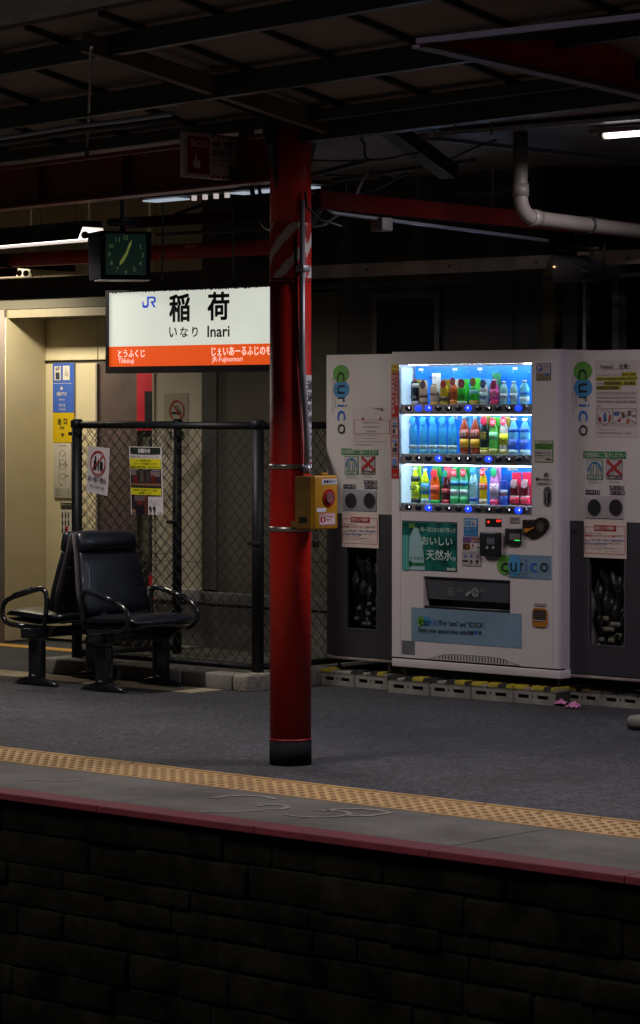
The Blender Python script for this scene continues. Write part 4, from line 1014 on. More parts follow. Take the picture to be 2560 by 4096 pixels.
# ================================================================ SEATS
M_vinyl = mat('navy_vinyl', (0.0045, 0.0065, 0.0125), 0.38, var=0.15, scale=7, bump=0.15, bscale=90, coat=0.2)
M_shell = mat('seat_shell', (0.055, 0.048, 0.052), 0.55, var=0.1)
M_frame = mat('seat_frame_black', (0.010, 0.011, 0.014), 0.22, var=0.2, scale=9, coat=0.3)
def seat(label, X, f, ynear=11.68, yfar=12.15):
    """f = +1 faces +x, -1 faces -x"""
    root = thing('waiting_chair', label, 'seat', (X, ynear, 0), 'black padded seats set back to back')
    yc = (ynear + yfar) / 2; hw = 0.285
    def P(a, y, z): return Vector((X + f * a, y, z))
    def loft(secs, n=14, ex=3.2):
        """rounded-rectangle sections: (a, z, half width y, half thickness, nx, nz)"""
        mb = MB(); mb.smooth = True; vs = []
        for (a, z, w, t, nx, nz) in secs:
            for k in range(n * 2):
                th = 2 * math.pi * k / (n * 2); cxx = math.copysign(abs(math.cos(th)) ** (2 / ex), math.cos(th)); syy = math.copysign(abs(math.sin(th)) ** (2 / ex), math.sin(th))
                vs.append(P(a + nx * t * syy, yc + w * cxx, z + nz * t * syy))
        N_ = n * 2; fs = []
        for i in range(len(secs) - 1):
            for k in range(N_): fs.append((i*N_+k, i*N_+(k+1) % N_, (i+1)*N_+(k+1) % N_, (i+1)*N_+k))
        fs.append(tuple(range(N_))[::-1]); fs.append(tuple((len(secs)-1)*N_+k for k in range(N_)))
        return mb.add(vs, fs)
    # seat pan: section runs along a (front to back)
    loft([(-0.20, 0.415, 0.20, 0.010, 0, 1), (-0.185, 0.415, 0.235, 0.024, 0, 1), (-0.05, 0.410, 0.258, 0.030, 0, 1), (0.12, 0.420, 0.262, 0.030, 0, 1), (0.22, 0.425, 0.258, 0.026, 0, 1), (0.262, 0.415, 0.245, 0.016, 0, 1), (0.275, 0.408, 0.22, 0.006, 0, 1)]).build('seat_cushion', M_vinyl, root)
    loft([(-0.20, 0.385, 0.22, 0.008, 0, 1), (0.0, 0.372, 0.25, 0.012, 0, 1), (0.20, 0.385, 0.25, 0.012, 0, 1), (0.265, 0.392, 0.23, 0.005, 0, 1)]).build('seat_pan', M_frame, root)
    # backrest, leaning back
    bz0, bz1, ba0, ba1 = 0.445, 0.925, -0.135, -0.245
    def bk(t): return ba0 + (ba1 - ba0) * t, bz0 + (bz1 - bz0) * t
    L = math.hypot(ba1 - ba0, bz1 - bz0); nx, nz = (bz1 - bz0) / L, -(ba1 - ba0) / L
    sec = []
    for t, w, th in ((0.0, 0.235, 0.012), (0.02, 0.262, 0.022), (0.08, 0.270, 0.028), (0.3, 0.266, 0.026), (0.55, 0.250, 0.026), (0.735, 0.234, 0.026), (0.755, 0.232, 0.016)):
        a, z = bk(t); sec.append((a, z, w, th, nx, nz))
    loft(sec).build('backrest_cushion', M_vinyl, root)
    sec = []
    for t, w, th in ((0.762, 0.230, 0.016), (0.78, 0.236, 0.034), (0.88, 0.236, 0.040), (0.975, 0.234, 0.034), (1.0, 0.222, 0.012)):
        a, z = bk(t); sec.append((a + 0.006, z, w, th, nx, nz))
    loft(sec).build('headrest', M_vinyl, root)
    sec = []
    for t, w, th in ((-0.005, 0.245, 0.004), (0.02, 0.268, 0.010), (0.3, 0.270, 0.012), (0.75, 0.240, 0.012), (0.97, 0.236, 0.012), (1.0, 0.22, 0.004)):
        a, z = bk(t); sec.append((a - 0.036, z - 0.004, w, th, nx, nz))
    sh = loft(sec).build('back_shell', M_shell, root)
    mb = MB()
    for t in (0.08, 0.55, 0.93):
        for s_ in (-1, 1):
            a, z = bk(t); mb.lathe(P(a - 0.052, yc + s_ * 0.20, z - 0.004), [(0.006, 0), (0.006, 0.008)], n=8)
    mb.build('screw', M_steel, sh)
    for s_ in (-1, 1):
        MB().bar(P(-0.10, yc + s_ * 0.12, 0.37), P(-0.20, yc + s_ * 0.12, 0.62), 0.045, 0.02).build('back_strut', M_frame, root)
    # arm loops
    for yy in (yc - hw, yc + hw):
        pts = [(-0.115, 0.36), (-0.135, 0.45), (-0.14, 0.52), (-0.132, 0.562), (-0.105, 0.582), (-0.07, 0.582), (0.0, 0.566), (0.16, 0.523), (0.21, 0.505), (0.243, 0.478), (0.256, 0.44), (0.25, 0.40), (0.225, 0.372), (0.18, 0.358), (0.05, 0.352)]
        arm = MB().tube([P(a, yy, z) for a, z in pts], 0.0155, n=12).build('armrest', M_frame, root)
        MB().tube([P(-0.01, yy, 0.572), P(0.15, yy, 0.530)], 0.0185, n=12).build('grip', M_frame, arm)
    # beam, brackets
    MB().rbox(min(X - .04, X + .04), max(X - .04, X + .04), ynear - 0.10, yfar + 0.10, 0.285, 0.345, r=0.008).build('crossbeam', M_frame, root)
    for yy in (ynear, yfar):
        mb = MB(); a_, b_ = sorted((P(-0.17, 0, 0).x, P(0.17, 0, 0).x))
        mb.prism([(P(-0.16, 0, 0).x, 0.362), (P(-0.10, 0, 0).x, 0.30), (P(-0.05, 0, 0).x, 0.26), (P(0.05, 0, 0).x, 0.26), (P(0.12, 0, 0).x, 0.325), (P(0.22, 0, 0).x, 0.362)], yy - 0.012, yy + 0.012)
        mb.build('bracket', M_frame, root)
        lg = MB().rbox(X - 0.052, X + 0.052, yy - 0.026, yy + 0.026, 0.045, 0.262, r=0.006).build('leg', M_frame, root)
        MB().box(X - 0.018, X + 0.010, yy - 0.0275, yy - 0.0262, 0.055, 0.066).build('sticker', paint('9a9aa0'), lg)
        mb = MB(); mb.smooth = True
        secs = []
        for i in range(13):
            t = -1 + 2 * i / 12; x = X + t * 0.185
            zt2 = 0.012 + 0.042 * (1 - t * t) ** 0.8; ww = 0.032 * (1 - abs(t) ** 4 * 0.6)
            secs.append([(x, yy - ww, 0.0), (x, yy + ww, 0.0), (x, yy + ww * .85, zt2 * 0.8), (x, yy + ww * .4, zt2), (x, yy - ww * .4, zt2), (x, yy - ww * .85, zt2 * 0.8)])
        vs = [p_ for s2 in secs for p_ in s2]; fs = []
        for i in range(12):
            for k in range(6): fs.append((i*6+k, i*6+(k+1) % 6, (i+1)*6+(k+1) % 6, (i+1)*6+k))
        fs.append((5,4,3,2,1,0)); fs.append(tuple(72 + k for k in range(6)))
        mb.add(vs, fs); mb.build('foot', M_frame, root)
    return root
seat('dark padded platform seat nearer the pillar, its backrest front towards the machines', -12.22, 1)
seat('dark padded platform seat behind the other, showing its grey back shell, facing the cream wall', -12.80, -1)
# link bar between the two seats
# ================================================================ SIGNS ON THE STATION WALL
def wallsign(name, label, cat, fc, x0, y0, x1, y1, col):
    a, b, c, d = fc.r(x0, y0, x1, y1)
    root = thing(name, label, cat, (a, fc.Y, c))
    return root
root = wallsign('direction_sign', 'tall blue and yellow lift and exit direction board on the cream wall', 'sign', R, 212, 1450, 297, 1770, None)
f = Face(RY - 0.012)
M_sblue = mat('sign_blue', (0.035, 0.10, 0.42), 0.45, var=0.06); M_syel = mat('sign_yellow', (0.52, 0.36, 0.0), 0.45, var=0.06)
def B(fc, name, x0, y0, x1, y1, m, parent, lay=1, th=0.002):
    a, b, c, d = fc.r(x0, y0, x1, y1)
    return MB().box(a, b, fc.Y - 0.002 * lay, fc.Y - 0.002 * (lay - 1) - 0.0003, c, d).build(name, m, parent)
x0, x1 = f.x(212), f.x(297)
MB().rbox(x0, x1, f.Y, RY - 0.0005, f.z(254, 1770), f.z(254, 1452), r=0.003).build('board', mat('board_grey', (0.3, 0.29, 0.27), 0.5), root)
bl = B(f, 'blue_panel', 212, 1452, 297, 1650, M_sblue, root); ye = B(f, 'yellow_panel', 212, 1651, 297, 1770, M_syel, root)
mb = MB()
f.card(mb, 219, 1465, 245, 1521, 2); f.card(mb, 253, 1463, 280, 1520, 2); f.card(mb, 216, 1533, 286, 1534.5, 2)
f.text(mb, '▲', 242, 1543, 255, 1558, 2); f.text(mb, '1番のりば', 229, 1567, 269, 1584, 2, bold=0.02); f.text(mb, 'Platform', 238, 1594, 261, 1602, 2)
f.text(mb, '京都 方面', 237, 1615, 262, 1627, 2); f.text(mb, 'for Kyoto', 237, 1633, 264, 1642, 2)
mb.build('white_print', paint('ccc4b8'), bl)
mb = MB(); X, z = f.x(266), f.z(266, 1490)
f.card(mb, 225, 1490, 240, 1517, 3); f.text(mb, '↓↑', 225, 1467, 240, 1483, 3, bold=0.04)
mb.ring(X, z - 0.012, 0.013, 0.014, 0.003, f.Y - 0.0055, a0=130, a1=380); mb.seg(X - .002, z + 0.018, X - .001, z - 0.002, 0.004, f.Y - .0055); mb.seg(X - .001, z + .002, X + .010, z + .002, 0.003, f.Y - .0055); mb.seg(X + .010, z + .002, X + .016, z - .02, 0.003, f.Y - .0055); mb.ell(X - .003, z + .024, .0035, .004, f.Y - .0055, f.Y - .0045, n=10)
mb.build('dark_print', paint('28324a'), bl)
mb = MB(); f.text(mb, '出', 233, 1673, 246, 1698, 2, bold=0.03); f.text(mb, '口', 257, 1675, 269, 1696, 2, bold=0.03); f.text(mb, 'Exit', 242, 1703, 259, 1715, 2, bold=0.01); f.text(mb, '▼', 245, 1734, 258, 1749, 2)
mb.build('black_print', M_ink, ye)
root = wallsign('lift_guide_board', 'white lift route diagram board below the blue and yellow board', 'sign', R, 213, 1771, 300, 1992, None)
MB().rbox(f.x(214), f.x(284), f.Y - 0.001, RY - 0.0005, f.z(250, 1992), f.z(250, 1772), r=0.003).build('board', mat('guide_white', (0.42, 0.39, 0.33), 0.5, var=0.05), root)
mb = MB(); fy = f.Y - 0.0024
f2 = Face(f.Y - 0.0012)
f2.text(mb, '乗り換え案内図', 237, 1779, 264, 1786, 1)
def dia(px, py, w, h):
    pts = [(px, py - h), (px + w, py), (px, py + h), (px - w, py)]
    Q = [(f2.x(a), f2.z(a, b)) for a, b in pts]
    for i in range(4): mb.seg(*Q[i], *Q[(i+1) % 4], 0.0016, fy)
for py in (1812, 1850, 1866, 1905): dia(250, py, 13, 14)
for px in (237, 263):
    mb.seg(f2.x(px), f2.z(px, 1812), f2.x(px), f2.z(px, 1935), 0.0014, fy)
for k in range(5): f2.text(mb, '改札内エレベーター利用', 222, 1952 + k * 7, 280, 1957 + k * 7, 1)
mb.build('line_print', paint('3a3630'), root)
mb = MB()
for px, py in ((262, 1855), (266, 1900), (240, 1935)): mb.seg(f2.x(px), f2.z(px, py), f2.x(px + 8), f2.z(px + 8, py + 6), 0.007, fy - 0.001)
mb.build('red_arrow', paint('8a2a20'), root)
root = wallsign('priority_sign', 'small white priority lift notice with rows of figures by the fence post', 'sign', R, 243, 2010, 290, 2140, None)
a, b, c, d = f.r(243, 2010, 300, 2150)
MB().box(a, b, f.Y + 0.006, RY - 0.0004, c, d).build('board', mat('notice_white', (0.45, 0.42, 0.38), 0.5, var=0.05), root)
f3 = Face(f.Y + 0.0058); mb = MB()
f3.card(mb, 243, 2010, 300, 2036, 1); 
for row in range(3):
    for k in range(3):
        px = 250 + k * 12; py = 2060 + row * 30
        if row == 2 and k == 2: continue
        f3.card(mb, px - 2.5, py - 6, px + 2.5, py + 12, 1); f3.card(mb, px - 2, py - 11, px + 2, py - 8, 1)
mb.build('black_print', paint('2a2624'), root)
mb = MB(); f3.text(mb, '専用エレベーター', 246, 2014, 290, 2022, 2); mb.build('white_print', paint('b0a8a0'), root)
mb = MB(); f3.card(mb, 262, 2105, 272, 2136, 1); mb.build('red_print', paint('981c1c'), root)
# no smoking sign
f = Face(WY - 0.0005)
root = wallsign('no_smoking_sign', 'white no smoking sign with red ring on the pale wall behind the fence', 'sign', W, 658, 1570, 752, 1800, None)
sb = B(f, 'board', 656, 1572, 752, 1815, mat('smoke_board', (0.42, 0.385, 0.285), 0.5, var=0.05), root)
X, z = f.x(708), f.z(708, 1643); mb = MB()
rx = (f.x(738) - f.x(678)) / 2; mb.ring(X, z, rx, rx * 1.02, 0.011, f.Y - 0.004); mb.seg(X - rx * .66, z + rx * .7, X + rx * .66, z - rx * .7, 0.010, f.Y - 0.0042)
f.text(mb, 'No Smoking', 671, 1781, 745, 1798, 2); 
mb.build('red_print', paint('a02418'), sb)
mb = MB(); mb.box(X - .045, X + .028, f.Y - .0036, f.Y - .0022, z - 0.022, z - 0.008); mb.box(X + .032, X + .035, f.Y - .0036, f.Y - .0022, z - 0.022, z - 0.008); mb.box(X + .039, X + .042, f.Y - .0036, f.Y - .0022, z - 0.022, z - 0.008)
for dx in (0, .018): mb.ring(X + dx, z + .018, .014, .018, .003, f.Y - .0038, a0=90, a1=270); mb.ring(X + dx + .004, z - .001 + .004, .012, .010, .003, f.Y - .0038, a0=-90, a1=90)
f.text(mb, '禁', 679, 1724, 698, 1758, 2, bold=0.02); f.text(mb, '煙', 718, 1724, 737, 1758, 2, bold=0.02)
mb.build('black_print', M_ink, sb)
# ================================================================ VENDING MACHINE
MY = 12.81
M = Face(MY)
M_enam = mat('machine_enamel', (0.60, 0.545, 0.545), 0.42, var=0.03, scale=3, bump=0.04, bscale=200, dirt=0.06)
M_enams = mat('machine_side_enamel', (0.48, 0.44, 0.50), 0.42, var=0.04, scale=3, dirt=0.1)
M_dark = mat('dark_plastic', (0.012, 0.012, 0.015), 0.3, var=0.2, scale=10)
M_grey = mat('bar_grey_plastic', (0.66, 0.61, 0.62), 0.45, var=0.1)
mx0, mx1 = M.x(1568), M.x(2240)
mzt = 1.99; mzb = M.z(1900, 2690)
wx0, wx1, wz0, wz1 = M.r(1597, 1454, 2128, 2052)
dx0, dx1, dz0, dz1 = M.r(1694, 2313, 2041, 2444)
root = thing('vending_machine', 'white drinks vending machine with brightly lit blue display window', 'vending machine', (mx0, MY, mzb))
gz = M.z(1900, 2655)       # gap above the plinth
# door: plate with openings for the display and the dispenser; slots of the grille cut as an arch
MB().holes(mx0, mx1 - 0.012, gz + 0.006, mzt, [(wx0, wx1, wz0, wz1), (dx0, dx1, dz0, dz1)], MY, MY + 0.05).build('door', M_enam, root)
# rounded right-hand corner of the door
mb = MB(); mb.smooth = True; pf = [(mx1 - 0.012, MY), (mx1 - 0.007, MY + 0.001), (mx1 - 0.002, MY + 0.005), (mx1, MY + 0.012), (mx1, MY + 0.05)]
vs = [(a, b, z) for z in (gz + 0.006, mzt) for a, b in pf]
mb.add(vs, [(i, i+1, i+1+5, i+5) for i in range(4)] ); mb.build('door_edge', M_enams, root)
body = MB()
body.box(mx0 + .001, mx0 + 0.02, MY + 0.053, 13.5, mzb + .03, mzt - 0.001); body.box(mx1 - 0.03, mx1 - .001, MY + 0.053, 13.5, mzb + .03, mzt - 0.001)
body.box(mx0 + 0.021, mx1 - 0.031, MY + 0.053, 13.5, mzt - 0.02, mzt - 0.001); body.box(mx0 + 0.021, mx1 - 0.031, 13.0, 13.49, mzb + .03, mzt - 0.021)
body.build('cabinet', M_enams, root, bevel=0.002)
MB().holes(mx0 + 0.004, mx1 - 0.004, gz, mzt - 0.004, [(wx0, wx1, wz0, wz1), (dx0, dx1, dz0, dz1)], MY + 0.0505, MY + 0.0525).build('door_seal', M_dark, root)
MB().rbox(mx0 + 0.001, mx1 + 0.004, MY - 0.004, 13.48, mzb, gz - 0.004, r=0.004).build('plinth', M_enam, root)
MB().box(mx0 + 0.005, mx1 - 0.005, MY + 0.012, MY + 0.04, gz - 0.003, gz + 0.005).build('plinth_gap', M_dark, root)
for a, b in ((0.06, .08), (0.06, .5), (mx1 - mx0 - 0.07, .08), (mx1 - mx0 - 0.07, .5)):
    MB().lathe((mx0 + a, MY + b, 0.09), [(0.03, 0), (0.03, 0.012), (0.012, 0.014), (0.012, mzb - 0.085)], n=14).build('levelling_foot', M_galv, root)
# seams of the door drawn as fine recess strips
mb = MB()
for px in (1600, 2208):
    X = M.x(px) + 0.003
    mb.box(X, X + 0.0012, MY - 0.0004, MY + 0.001, gz + .01, (wz0 - .005 if px == 1600 else wz0 - .01)); 
mb.box(M.x(2130), M.x(2208), MY - 0.0004, MY + .001, wz0 - 0.004, wz0 - 0.0028)
mb.build('door_seam', mat('seam_grey', (0.18, 0.16, 0.17), 0.6, var=0), root)
# arched grille
gx0, gx1 = M.x(1712), M.x(2080); gp = []
for i in range(21):
    t = i / 20; sh = min(1, math.sin(math.pi * t) * 1.35) ** 1.0
    gp.append((gx0 + (gx1 - gx0) * t, gz + 0.012 + 0.034 * (1 - (2*t-1)**4) * min(1, 6*min(t, 1-t))))
mb = MB(); mb.prism([(gx0, gz + 0.008)] + [(a, max(b, gz + 0.009)) for a, b in gp[1:-1]] + [(gx1, gz + 0.008)][::1], MY - 0.0035, MY - 0.0005)
gr = mb.build('grille_panel', mat('grille_shade', (0.50, 0.46, 0.46), 0.45, var=0.05), root)
mb = MB(); N_ = 27
for i in range(N_):
    t = 0.07 + 0.86 * i / (N_ - 1); X = gx0 + (gx1 - gx0) * t; zt2 = gz + 0.012 + 0.034 * (1 - (2*t-1)**4) * min(1, 6*min(t, 1-t)) - 0.005
    if zt2 - (gz + 0.014) > 0.008: mb.box(X - 0.0032, X + 0.0032, MY - 0.0046, MY - 0.0036, gz + 0.013, zt2)
mb.build('grille_slot', M_dark, gr)
mb = MB(); 
for i in range(20):
    (a, b), (c, d) = gp[i], gp[i+1]; mb.seg(a, b, c, d, 0.0022, MY - 0.005, th=0.002)
mb.build('grille_rim', mat('rim_dark', (0.10, 0.09, 0.09), 0.5, var=0), gr)
# ---- display case
BK = MY + 0.125
ix0, ix1 = wx0 - 0.001, wx1 + 0.02
M_in = mat('case_white', (0.80, 0.84, 0.88), 0.35, var=0.02)
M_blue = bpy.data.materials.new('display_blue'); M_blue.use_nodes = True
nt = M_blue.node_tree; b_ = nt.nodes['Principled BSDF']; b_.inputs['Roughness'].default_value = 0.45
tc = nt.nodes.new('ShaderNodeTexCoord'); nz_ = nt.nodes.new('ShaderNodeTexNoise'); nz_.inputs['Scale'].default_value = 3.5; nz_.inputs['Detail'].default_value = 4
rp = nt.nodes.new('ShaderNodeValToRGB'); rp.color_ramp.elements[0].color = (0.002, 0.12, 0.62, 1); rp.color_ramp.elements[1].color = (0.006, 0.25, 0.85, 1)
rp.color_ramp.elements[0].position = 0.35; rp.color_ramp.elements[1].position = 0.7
nt.links.new(tc.outputs['Object'], nz_.inputs['Vector']); nt.links.new(nz_.outputs['Fac'], rp.inputs['Fac']); b_.inputs['Emission Strength'].default_value = 0.55; nt.links.new(rp.outputs['Color'], b_.inputs['Emission Color']); nt.links.new(rp.outputs['Color'], b_.inputs['Base Color'])  # emission added so the blue panel looks evenly lit
case = MB(); case.box(wx0 - 0.012, wx0 - 0.0005, MY + 0.0535, BK + .02, wz0 - 0.01, wz1 + 0.01)
case.box(wx0 - .0004, wx0 + .001, MY + 0.012, BK, wz0 + .001, wz1 - .001)
case.box(wx1 + 0.001, wx1 + 0.012, MY + 0.0535, BK + .02, wz0 - .01, wz1 + .01)
case.box(wx0 + .0015, wx1, MY + 0.0535, BK, wz1 - .001, wz1 + 0.009); case.box(wx0 + .0015, wx1, MY + .0535, BK, wz0 - 0.01, wz0 + .002)
case.build('display_case', M_in, root)
MB().box(wx0 + .0012, wx0 + .003, MY + 0.02, BK - .01, wz0 + .02, wz1 - .02).build('case_wall_glow', lit('side_glow', (0.55, 0.76, 0.95), 0.6), root)  # emissive sheet added to brighten the left case wall
rows = [(1614, 1618, 1648, 1658), (1815, 1821, 1850, 1861), (2016, 2022, 2050, 2054)]
tops = [wz1 - 0.012]
bot = []
for k, (sy, b0, b1, s1) in enumerate(rows):
    zsh = M.z(1862, sy) - 0.004; zs1 = M.z(1862, s1)
    bot.append(zsh)
    if k < 2: tops.append(zs1 - 0.002)
    MB().box(wx0 + 0.002, wx1 - 0.0005, MY + 0.018, BK - 0.002, max(zs1, wz0 + .003), zsh).build('shelf', M_in, root)
bk_ = []
for k in range(3):
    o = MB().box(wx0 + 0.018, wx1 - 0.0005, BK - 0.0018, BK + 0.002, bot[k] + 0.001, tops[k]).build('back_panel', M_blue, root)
    mb = MB()
    for t in (0.02, 0.30, 0.50, 0.78) if k == 0 else ((0.30, 0.78) if k == 1 else (0.03, 0.55, 0.74, 0.78)):
        X = wx0 + 0.03 + (wx1 - wx0 - .06) * t; mb.box(X, X + 0.034, BK - 0.006, BK - 0.002, tops[k] - 0.026, tops[k] - 0.010)
    mb.build('small_card', M_white, o)
    mb = MB()
    for t in (0.05, 0.18, 0.31, 0.43, 0.52, 0.65, 0.78, 0.91):
        X = wx0 + 0.03 + (wx1 - wx0 - .06) * t; mb.ell(X, tops[k] - 0.036, 0.006, 0.006, BK - 0.005, BK - 0.002, n=12)
    mb.build('fixing_disc', mat('disc', (0.1, 0.4, 0.9), 0.4, var=0), o)
M_led = lit('led_strip', (0.72, 0.88, 1.0), 36.0)
M_led2 = lit('hidden_side_led', (0.70, 0.88, 1.0), 16.0)
MB().box(wx0 + 0.03, wx1 - 0.03, MY + 0.052, MY + 0.062, wz1 - 0.006, wz1 - 0.002).build('light_strip', M_led, root)
for k in (0, 1):
    MB().box(wx0 + 0.03, wx1 - 0.03, MY + 0.020, MY + 0.030, tops[k+1] - 0.002, tops[k+1] + 0.001).build('light_strip', M_led, root)
MB().box(wx1 - 0.008, wx1 - 0.002, MY + 0.030, MY + 0.040, wz0 + .06, wz1 - .02).build('hidden_side_light', M_led2, root)  # unseen strip put in at the right to light the left case wall
mb = MB(); mb.box(M.x(1705), M.x(2090), MY + 0.008, MY + 0.012, wz1 - 0.0078, wz1 - 0.0036); mb.build('header_strip', mat('yellow_header', (0.75, 0.55, 0.05), 0.5, var=0), root)
MB().box(M.x(1600), M.x(2126), MY + 0.0065, MY + 0.0075, wz1 - 0.0035, wz1 - 0.0005).build('header_light', lit('header_glow', (0.8, 0.9, 1.0), 1.3), root)
mb = MB().holes(wx0, wx1, wz0, wz1, [(wx0 + 0.003, wx1 - 0.003, wz0 + 0.003, wz1 - 0.003)], MY - 0.002, MY + 0.006).build('window_trim', mat('trim_silver', (0.5, 0.5, 0.53), 0.3, metal=0.5, var=0.05), root)
# glass
gm = bpy.data.materials.new('display_glass'); gm.use_nodes = True; nt = gm.node_tree
for n_ in list(nt.nodes):
    if n_.type != 'OUTPUT_MATERIAL': nt.nodes.remove(n_)
out = [n_ for n_ in nt.nodes if n_.type == 'OUTPUT_MATERIAL'][0]
tr = nt.nodes.new('ShaderNodeBsdfTransparent'); gl = nt.nodes.new('ShaderNodeBsdfGlossy'); gl.inputs['Roughness'].default_value = 0.03
mxs = nt.nodes.new('ShaderNodeMixShader'); fz = nt.nodes.new('ShaderNodeFresnel'); fz.inputs['IOR'].default_value = 1.35
nt.links.new(fz.outputs[0], mxs.inputs[0]); nt.links.new(tr.outputs[0], mxs.inputs[1]); nt.links.new(gl.outputs[0], mxs.inputs[2]); nt.links.new(mxs.outputs[0], out.inputs['Surface'])
MB().add([(wx0 + .003, MY + 0.003, wz0 + .003), (wx1 - .003, MY + 0.003, wz0 + .003), (wx1 - .003, MY + 0.003, wz1 - .003), (wx0 + .003, MY + 0.003, wz1 - .003)], [(0,1,2,3)]).build('display_glass', gm, root)
# selection bars and buttons
M_lb = lit('button_blue_lit', (0.004, 0.03, 1.0), 2.6)
M_bt = mat('button_black', (0.012, 0.016, 0.035), 0.18, var=0.1)
M_tag = lit('button_tag_lit', (0.85, 0.88, 1.0), 1.5)
lit_ = [(1, 2, 6, 11), (3, 8), (2, 6, 11)]; tagd = [(0, 2, 4, 6, 8, 10), (1, 3, 5, 6, 8, 10), (0, 2, 4, 6, 8, 10, 11)]
fb = Face(MY + 0.006)
for k, (sy, b0, b1, s1) in enumerate(rows):
    zc = fb.z(1862, (b0 + b1) / 2); h = 0.020
    X0, X1 = fb.x(1612), fb.x(2106)
    n = 10; pol = [(X0 + h + h * math.cos(a), zc + h * math.sin(a)) for a in [math.pi/2 + math.pi * i / n for i in range(n + 1)]] + [(X1 - h * .6 + h * .6 * math.cos(a), zc + h * math.sin(a)) for a in [-math.pi/2 + math.pi * i / n for i in range(n + 1)]]
    bar = MB().prism(pol, MY + 0.005, MY + 0.017).build('button_bar', M_grey, root)
    MB().box(X1 - .006, X1 + 0.018, MY + 0.008, MY + 0.0175, zc - .017, zc + .004).build('bar_end', M_grey, bar)
    MB().box(wx0 + 0.004, X0 + .006, MY + 0.008, MY + 0.0165, zc - .016, zc - .001).build('bar_end', M_grey, bar)
    for i in range(12):
        cx = fb.x(1634 + 40.0 * i) ; on = i in lit_[k]
        mb = MB(); mb.smooth = True; n = 20; vs = []; rr = 0.0265; rz = 0.0172
        for (q_, dd) in ((1.0, 0.005), (0.9, 0.0015), (0.6, -0.001), (0.15, -0.002)):
            vs += [(cx + rr * q_ * math.cos(2*math.pi*j/n), MY + dd - .0, zc + rz * q_ * math.sin(2*math.pi*j/n)) for j in range(n)]
        fs = [(r_*n+j, r_*n+(j+1) % n, (r_+1)*n+(j+1) % n, (r_+1)*n+j) for r_ in range(3) for j in range(n)] + [tuple(3*n+j for j in range(n))]
        mb.add(vs, fs); bb = mb.build('select_button', M_lb if on else M_bt, bar)
        if i in tagd[k]:
            MB().box(cx + (0.010 if i != 6 else 0.0), cx + (0.016 if i != 6 else 0.005), MY - 0.0045, MY - 0.0025, zc - 0.002, zc + 0.008).build('price_light', M_tag, bar)
# ---- printed stickers and fittings on the door
def B2(name, x0, y0, x1, y1, m, parent, lay=1, fc=M):
    a, b, c, d = fc.r(x0, y0, x1, y1)
    return MB().box(a, b, fc.Y - 0.002 * lay, fc.Y - 0.002 * (lay - 1) - 0.0003, c, d).build(name, m, parent)
def P2(name, items, m, parent, fc=M):
    """items: ('c',x0,y0,x1,y1,lay) card or ('t',text,x0,y0,x1,y1,lay,bold[,rot]) lettering"""
    mb = MB()
    for it in items:
        if it[0] == 'c': fc.card(mb, *it[1:5], it[5])
        else: fc.text(mb, it[1], *it[2:6], it[6], bold=it[7] if len(it) > 7 else 0, rot=it[8] if len(it) > 8 else 0)
    return mb.build(name, m, parent)
ink = paint('1c1c22'); wh = paint('dcd6d8')
# red how-to strip
s_ = B2('how_to_strip', 1566.5, 1457, 1595.5, 1914, paint('a8160e', 0.35), root)
B2('strip_header', 1566.5, 1457, 1595.5, 1491, paint('d0b020'), s_, 2)
P2('black_print', [('t', 'Welcome', 1569, 1461, 1594, 1470, 3), ('t', 'Japan', 1568, 1480, 1594, 1489, 3, 0.02)], ink, s_)
P2('white_print', [('t', c, 1584, 1498 + i * 16, 1593, 1510 + i * 16, 2, 0.0) for i, c in enumerate('HOWtoUse')] + [('t', c, 1569, 1498 + i * 20, 1580, 1514 + i * 20, 2, 0.0) for i, c in enumerate('如何使用사용방법')], wh, s_)
P2('step_card', [('c', 1569, 1668, 1593, 1740, 2), ('c', 1569, 1744, 1593, 1813, 2), ('c', 1569, 1817, 1593, 1874, 2), ('t', '高橋', 1572, 1894, 1590, 1906, 2)], paint('b09a98'), s_)
P2('step_print', [('t', 'STEP1', 1570, 1670, 1592, 1678, 3), ('t', 'STEP2', 1570, 1746, 1592, 1754, 3), ('t', 'STEP3', 1570, 1819, 1592, 1827, 3), ('c', 1572, 1702, 1590, 1709, 3), ('c', 1573, 1716, 1582, 1734, 3), ('c', 1580, 1772, 1590, 1786, 3), ('c', 1572, 1790, 1590, 1808, 3), ('c', 1571, 1862, 1591, 1872, 3)], paint('302830'), s_)
P2('step_picture', [('c', 1572, 1835, 1588, 1860, 3), ('c', 1573, 1760, 1589, 1770, 3), ('c', 1575, 1690, 1591, 1699, 3)], paint('5a7ab0'), s_)
# point card, green notice, small labels
s_ = B2('point_card_sticker', 2146, 1453, 2204, 1522, paint('303c68'), root); P2('card_face', [('c', 2148, 1455, 2202, 1493, 2)], paint('a89c9c'), s_); P2('card_gold', [('c', 2148, 1494, 2202, 1519, 2)], paint('8c7a48'), s_)
a, b = at(2161, 1473, MY); mb = MB(); mb.ell(a, b, 0.017, 0.018, MY - .0065, MY - .0045, n=20); mb.build('roundel', paint('1c3c8c'), s_)
P2('print', [('t', 'WESTER', 2174, 1464, 2196, 1470, 2.5), ('t', 'ポイント', 2174, 1474, 2194, 1481, 2.5), ('t', 'お得に', 2151, 1499, 2176, 1505, 2.5), ('t', 'ICOCA', 2153, 1509, 2194, 1516, 2.5)], paint('1c3470'), s_)
P2('white_print', [('t', 'P', 2157, 1466, 2166, 1480, 3.5, 0.03)], wh, s_)
B2('card_picture', 2181, 1493, 2197, 1504, paint('2a62a0'), s_, 3)
s_ = B2('green_notice', 2140, 1762, 2213, 1850, paint('3c7a1c'), root)
P2('white_panel', [('c', 2143, 1765, 2210, 1774, 2), ('c', 2143, 1798, 2210, 1846, 2)], paint('b8b0a8'), s_)
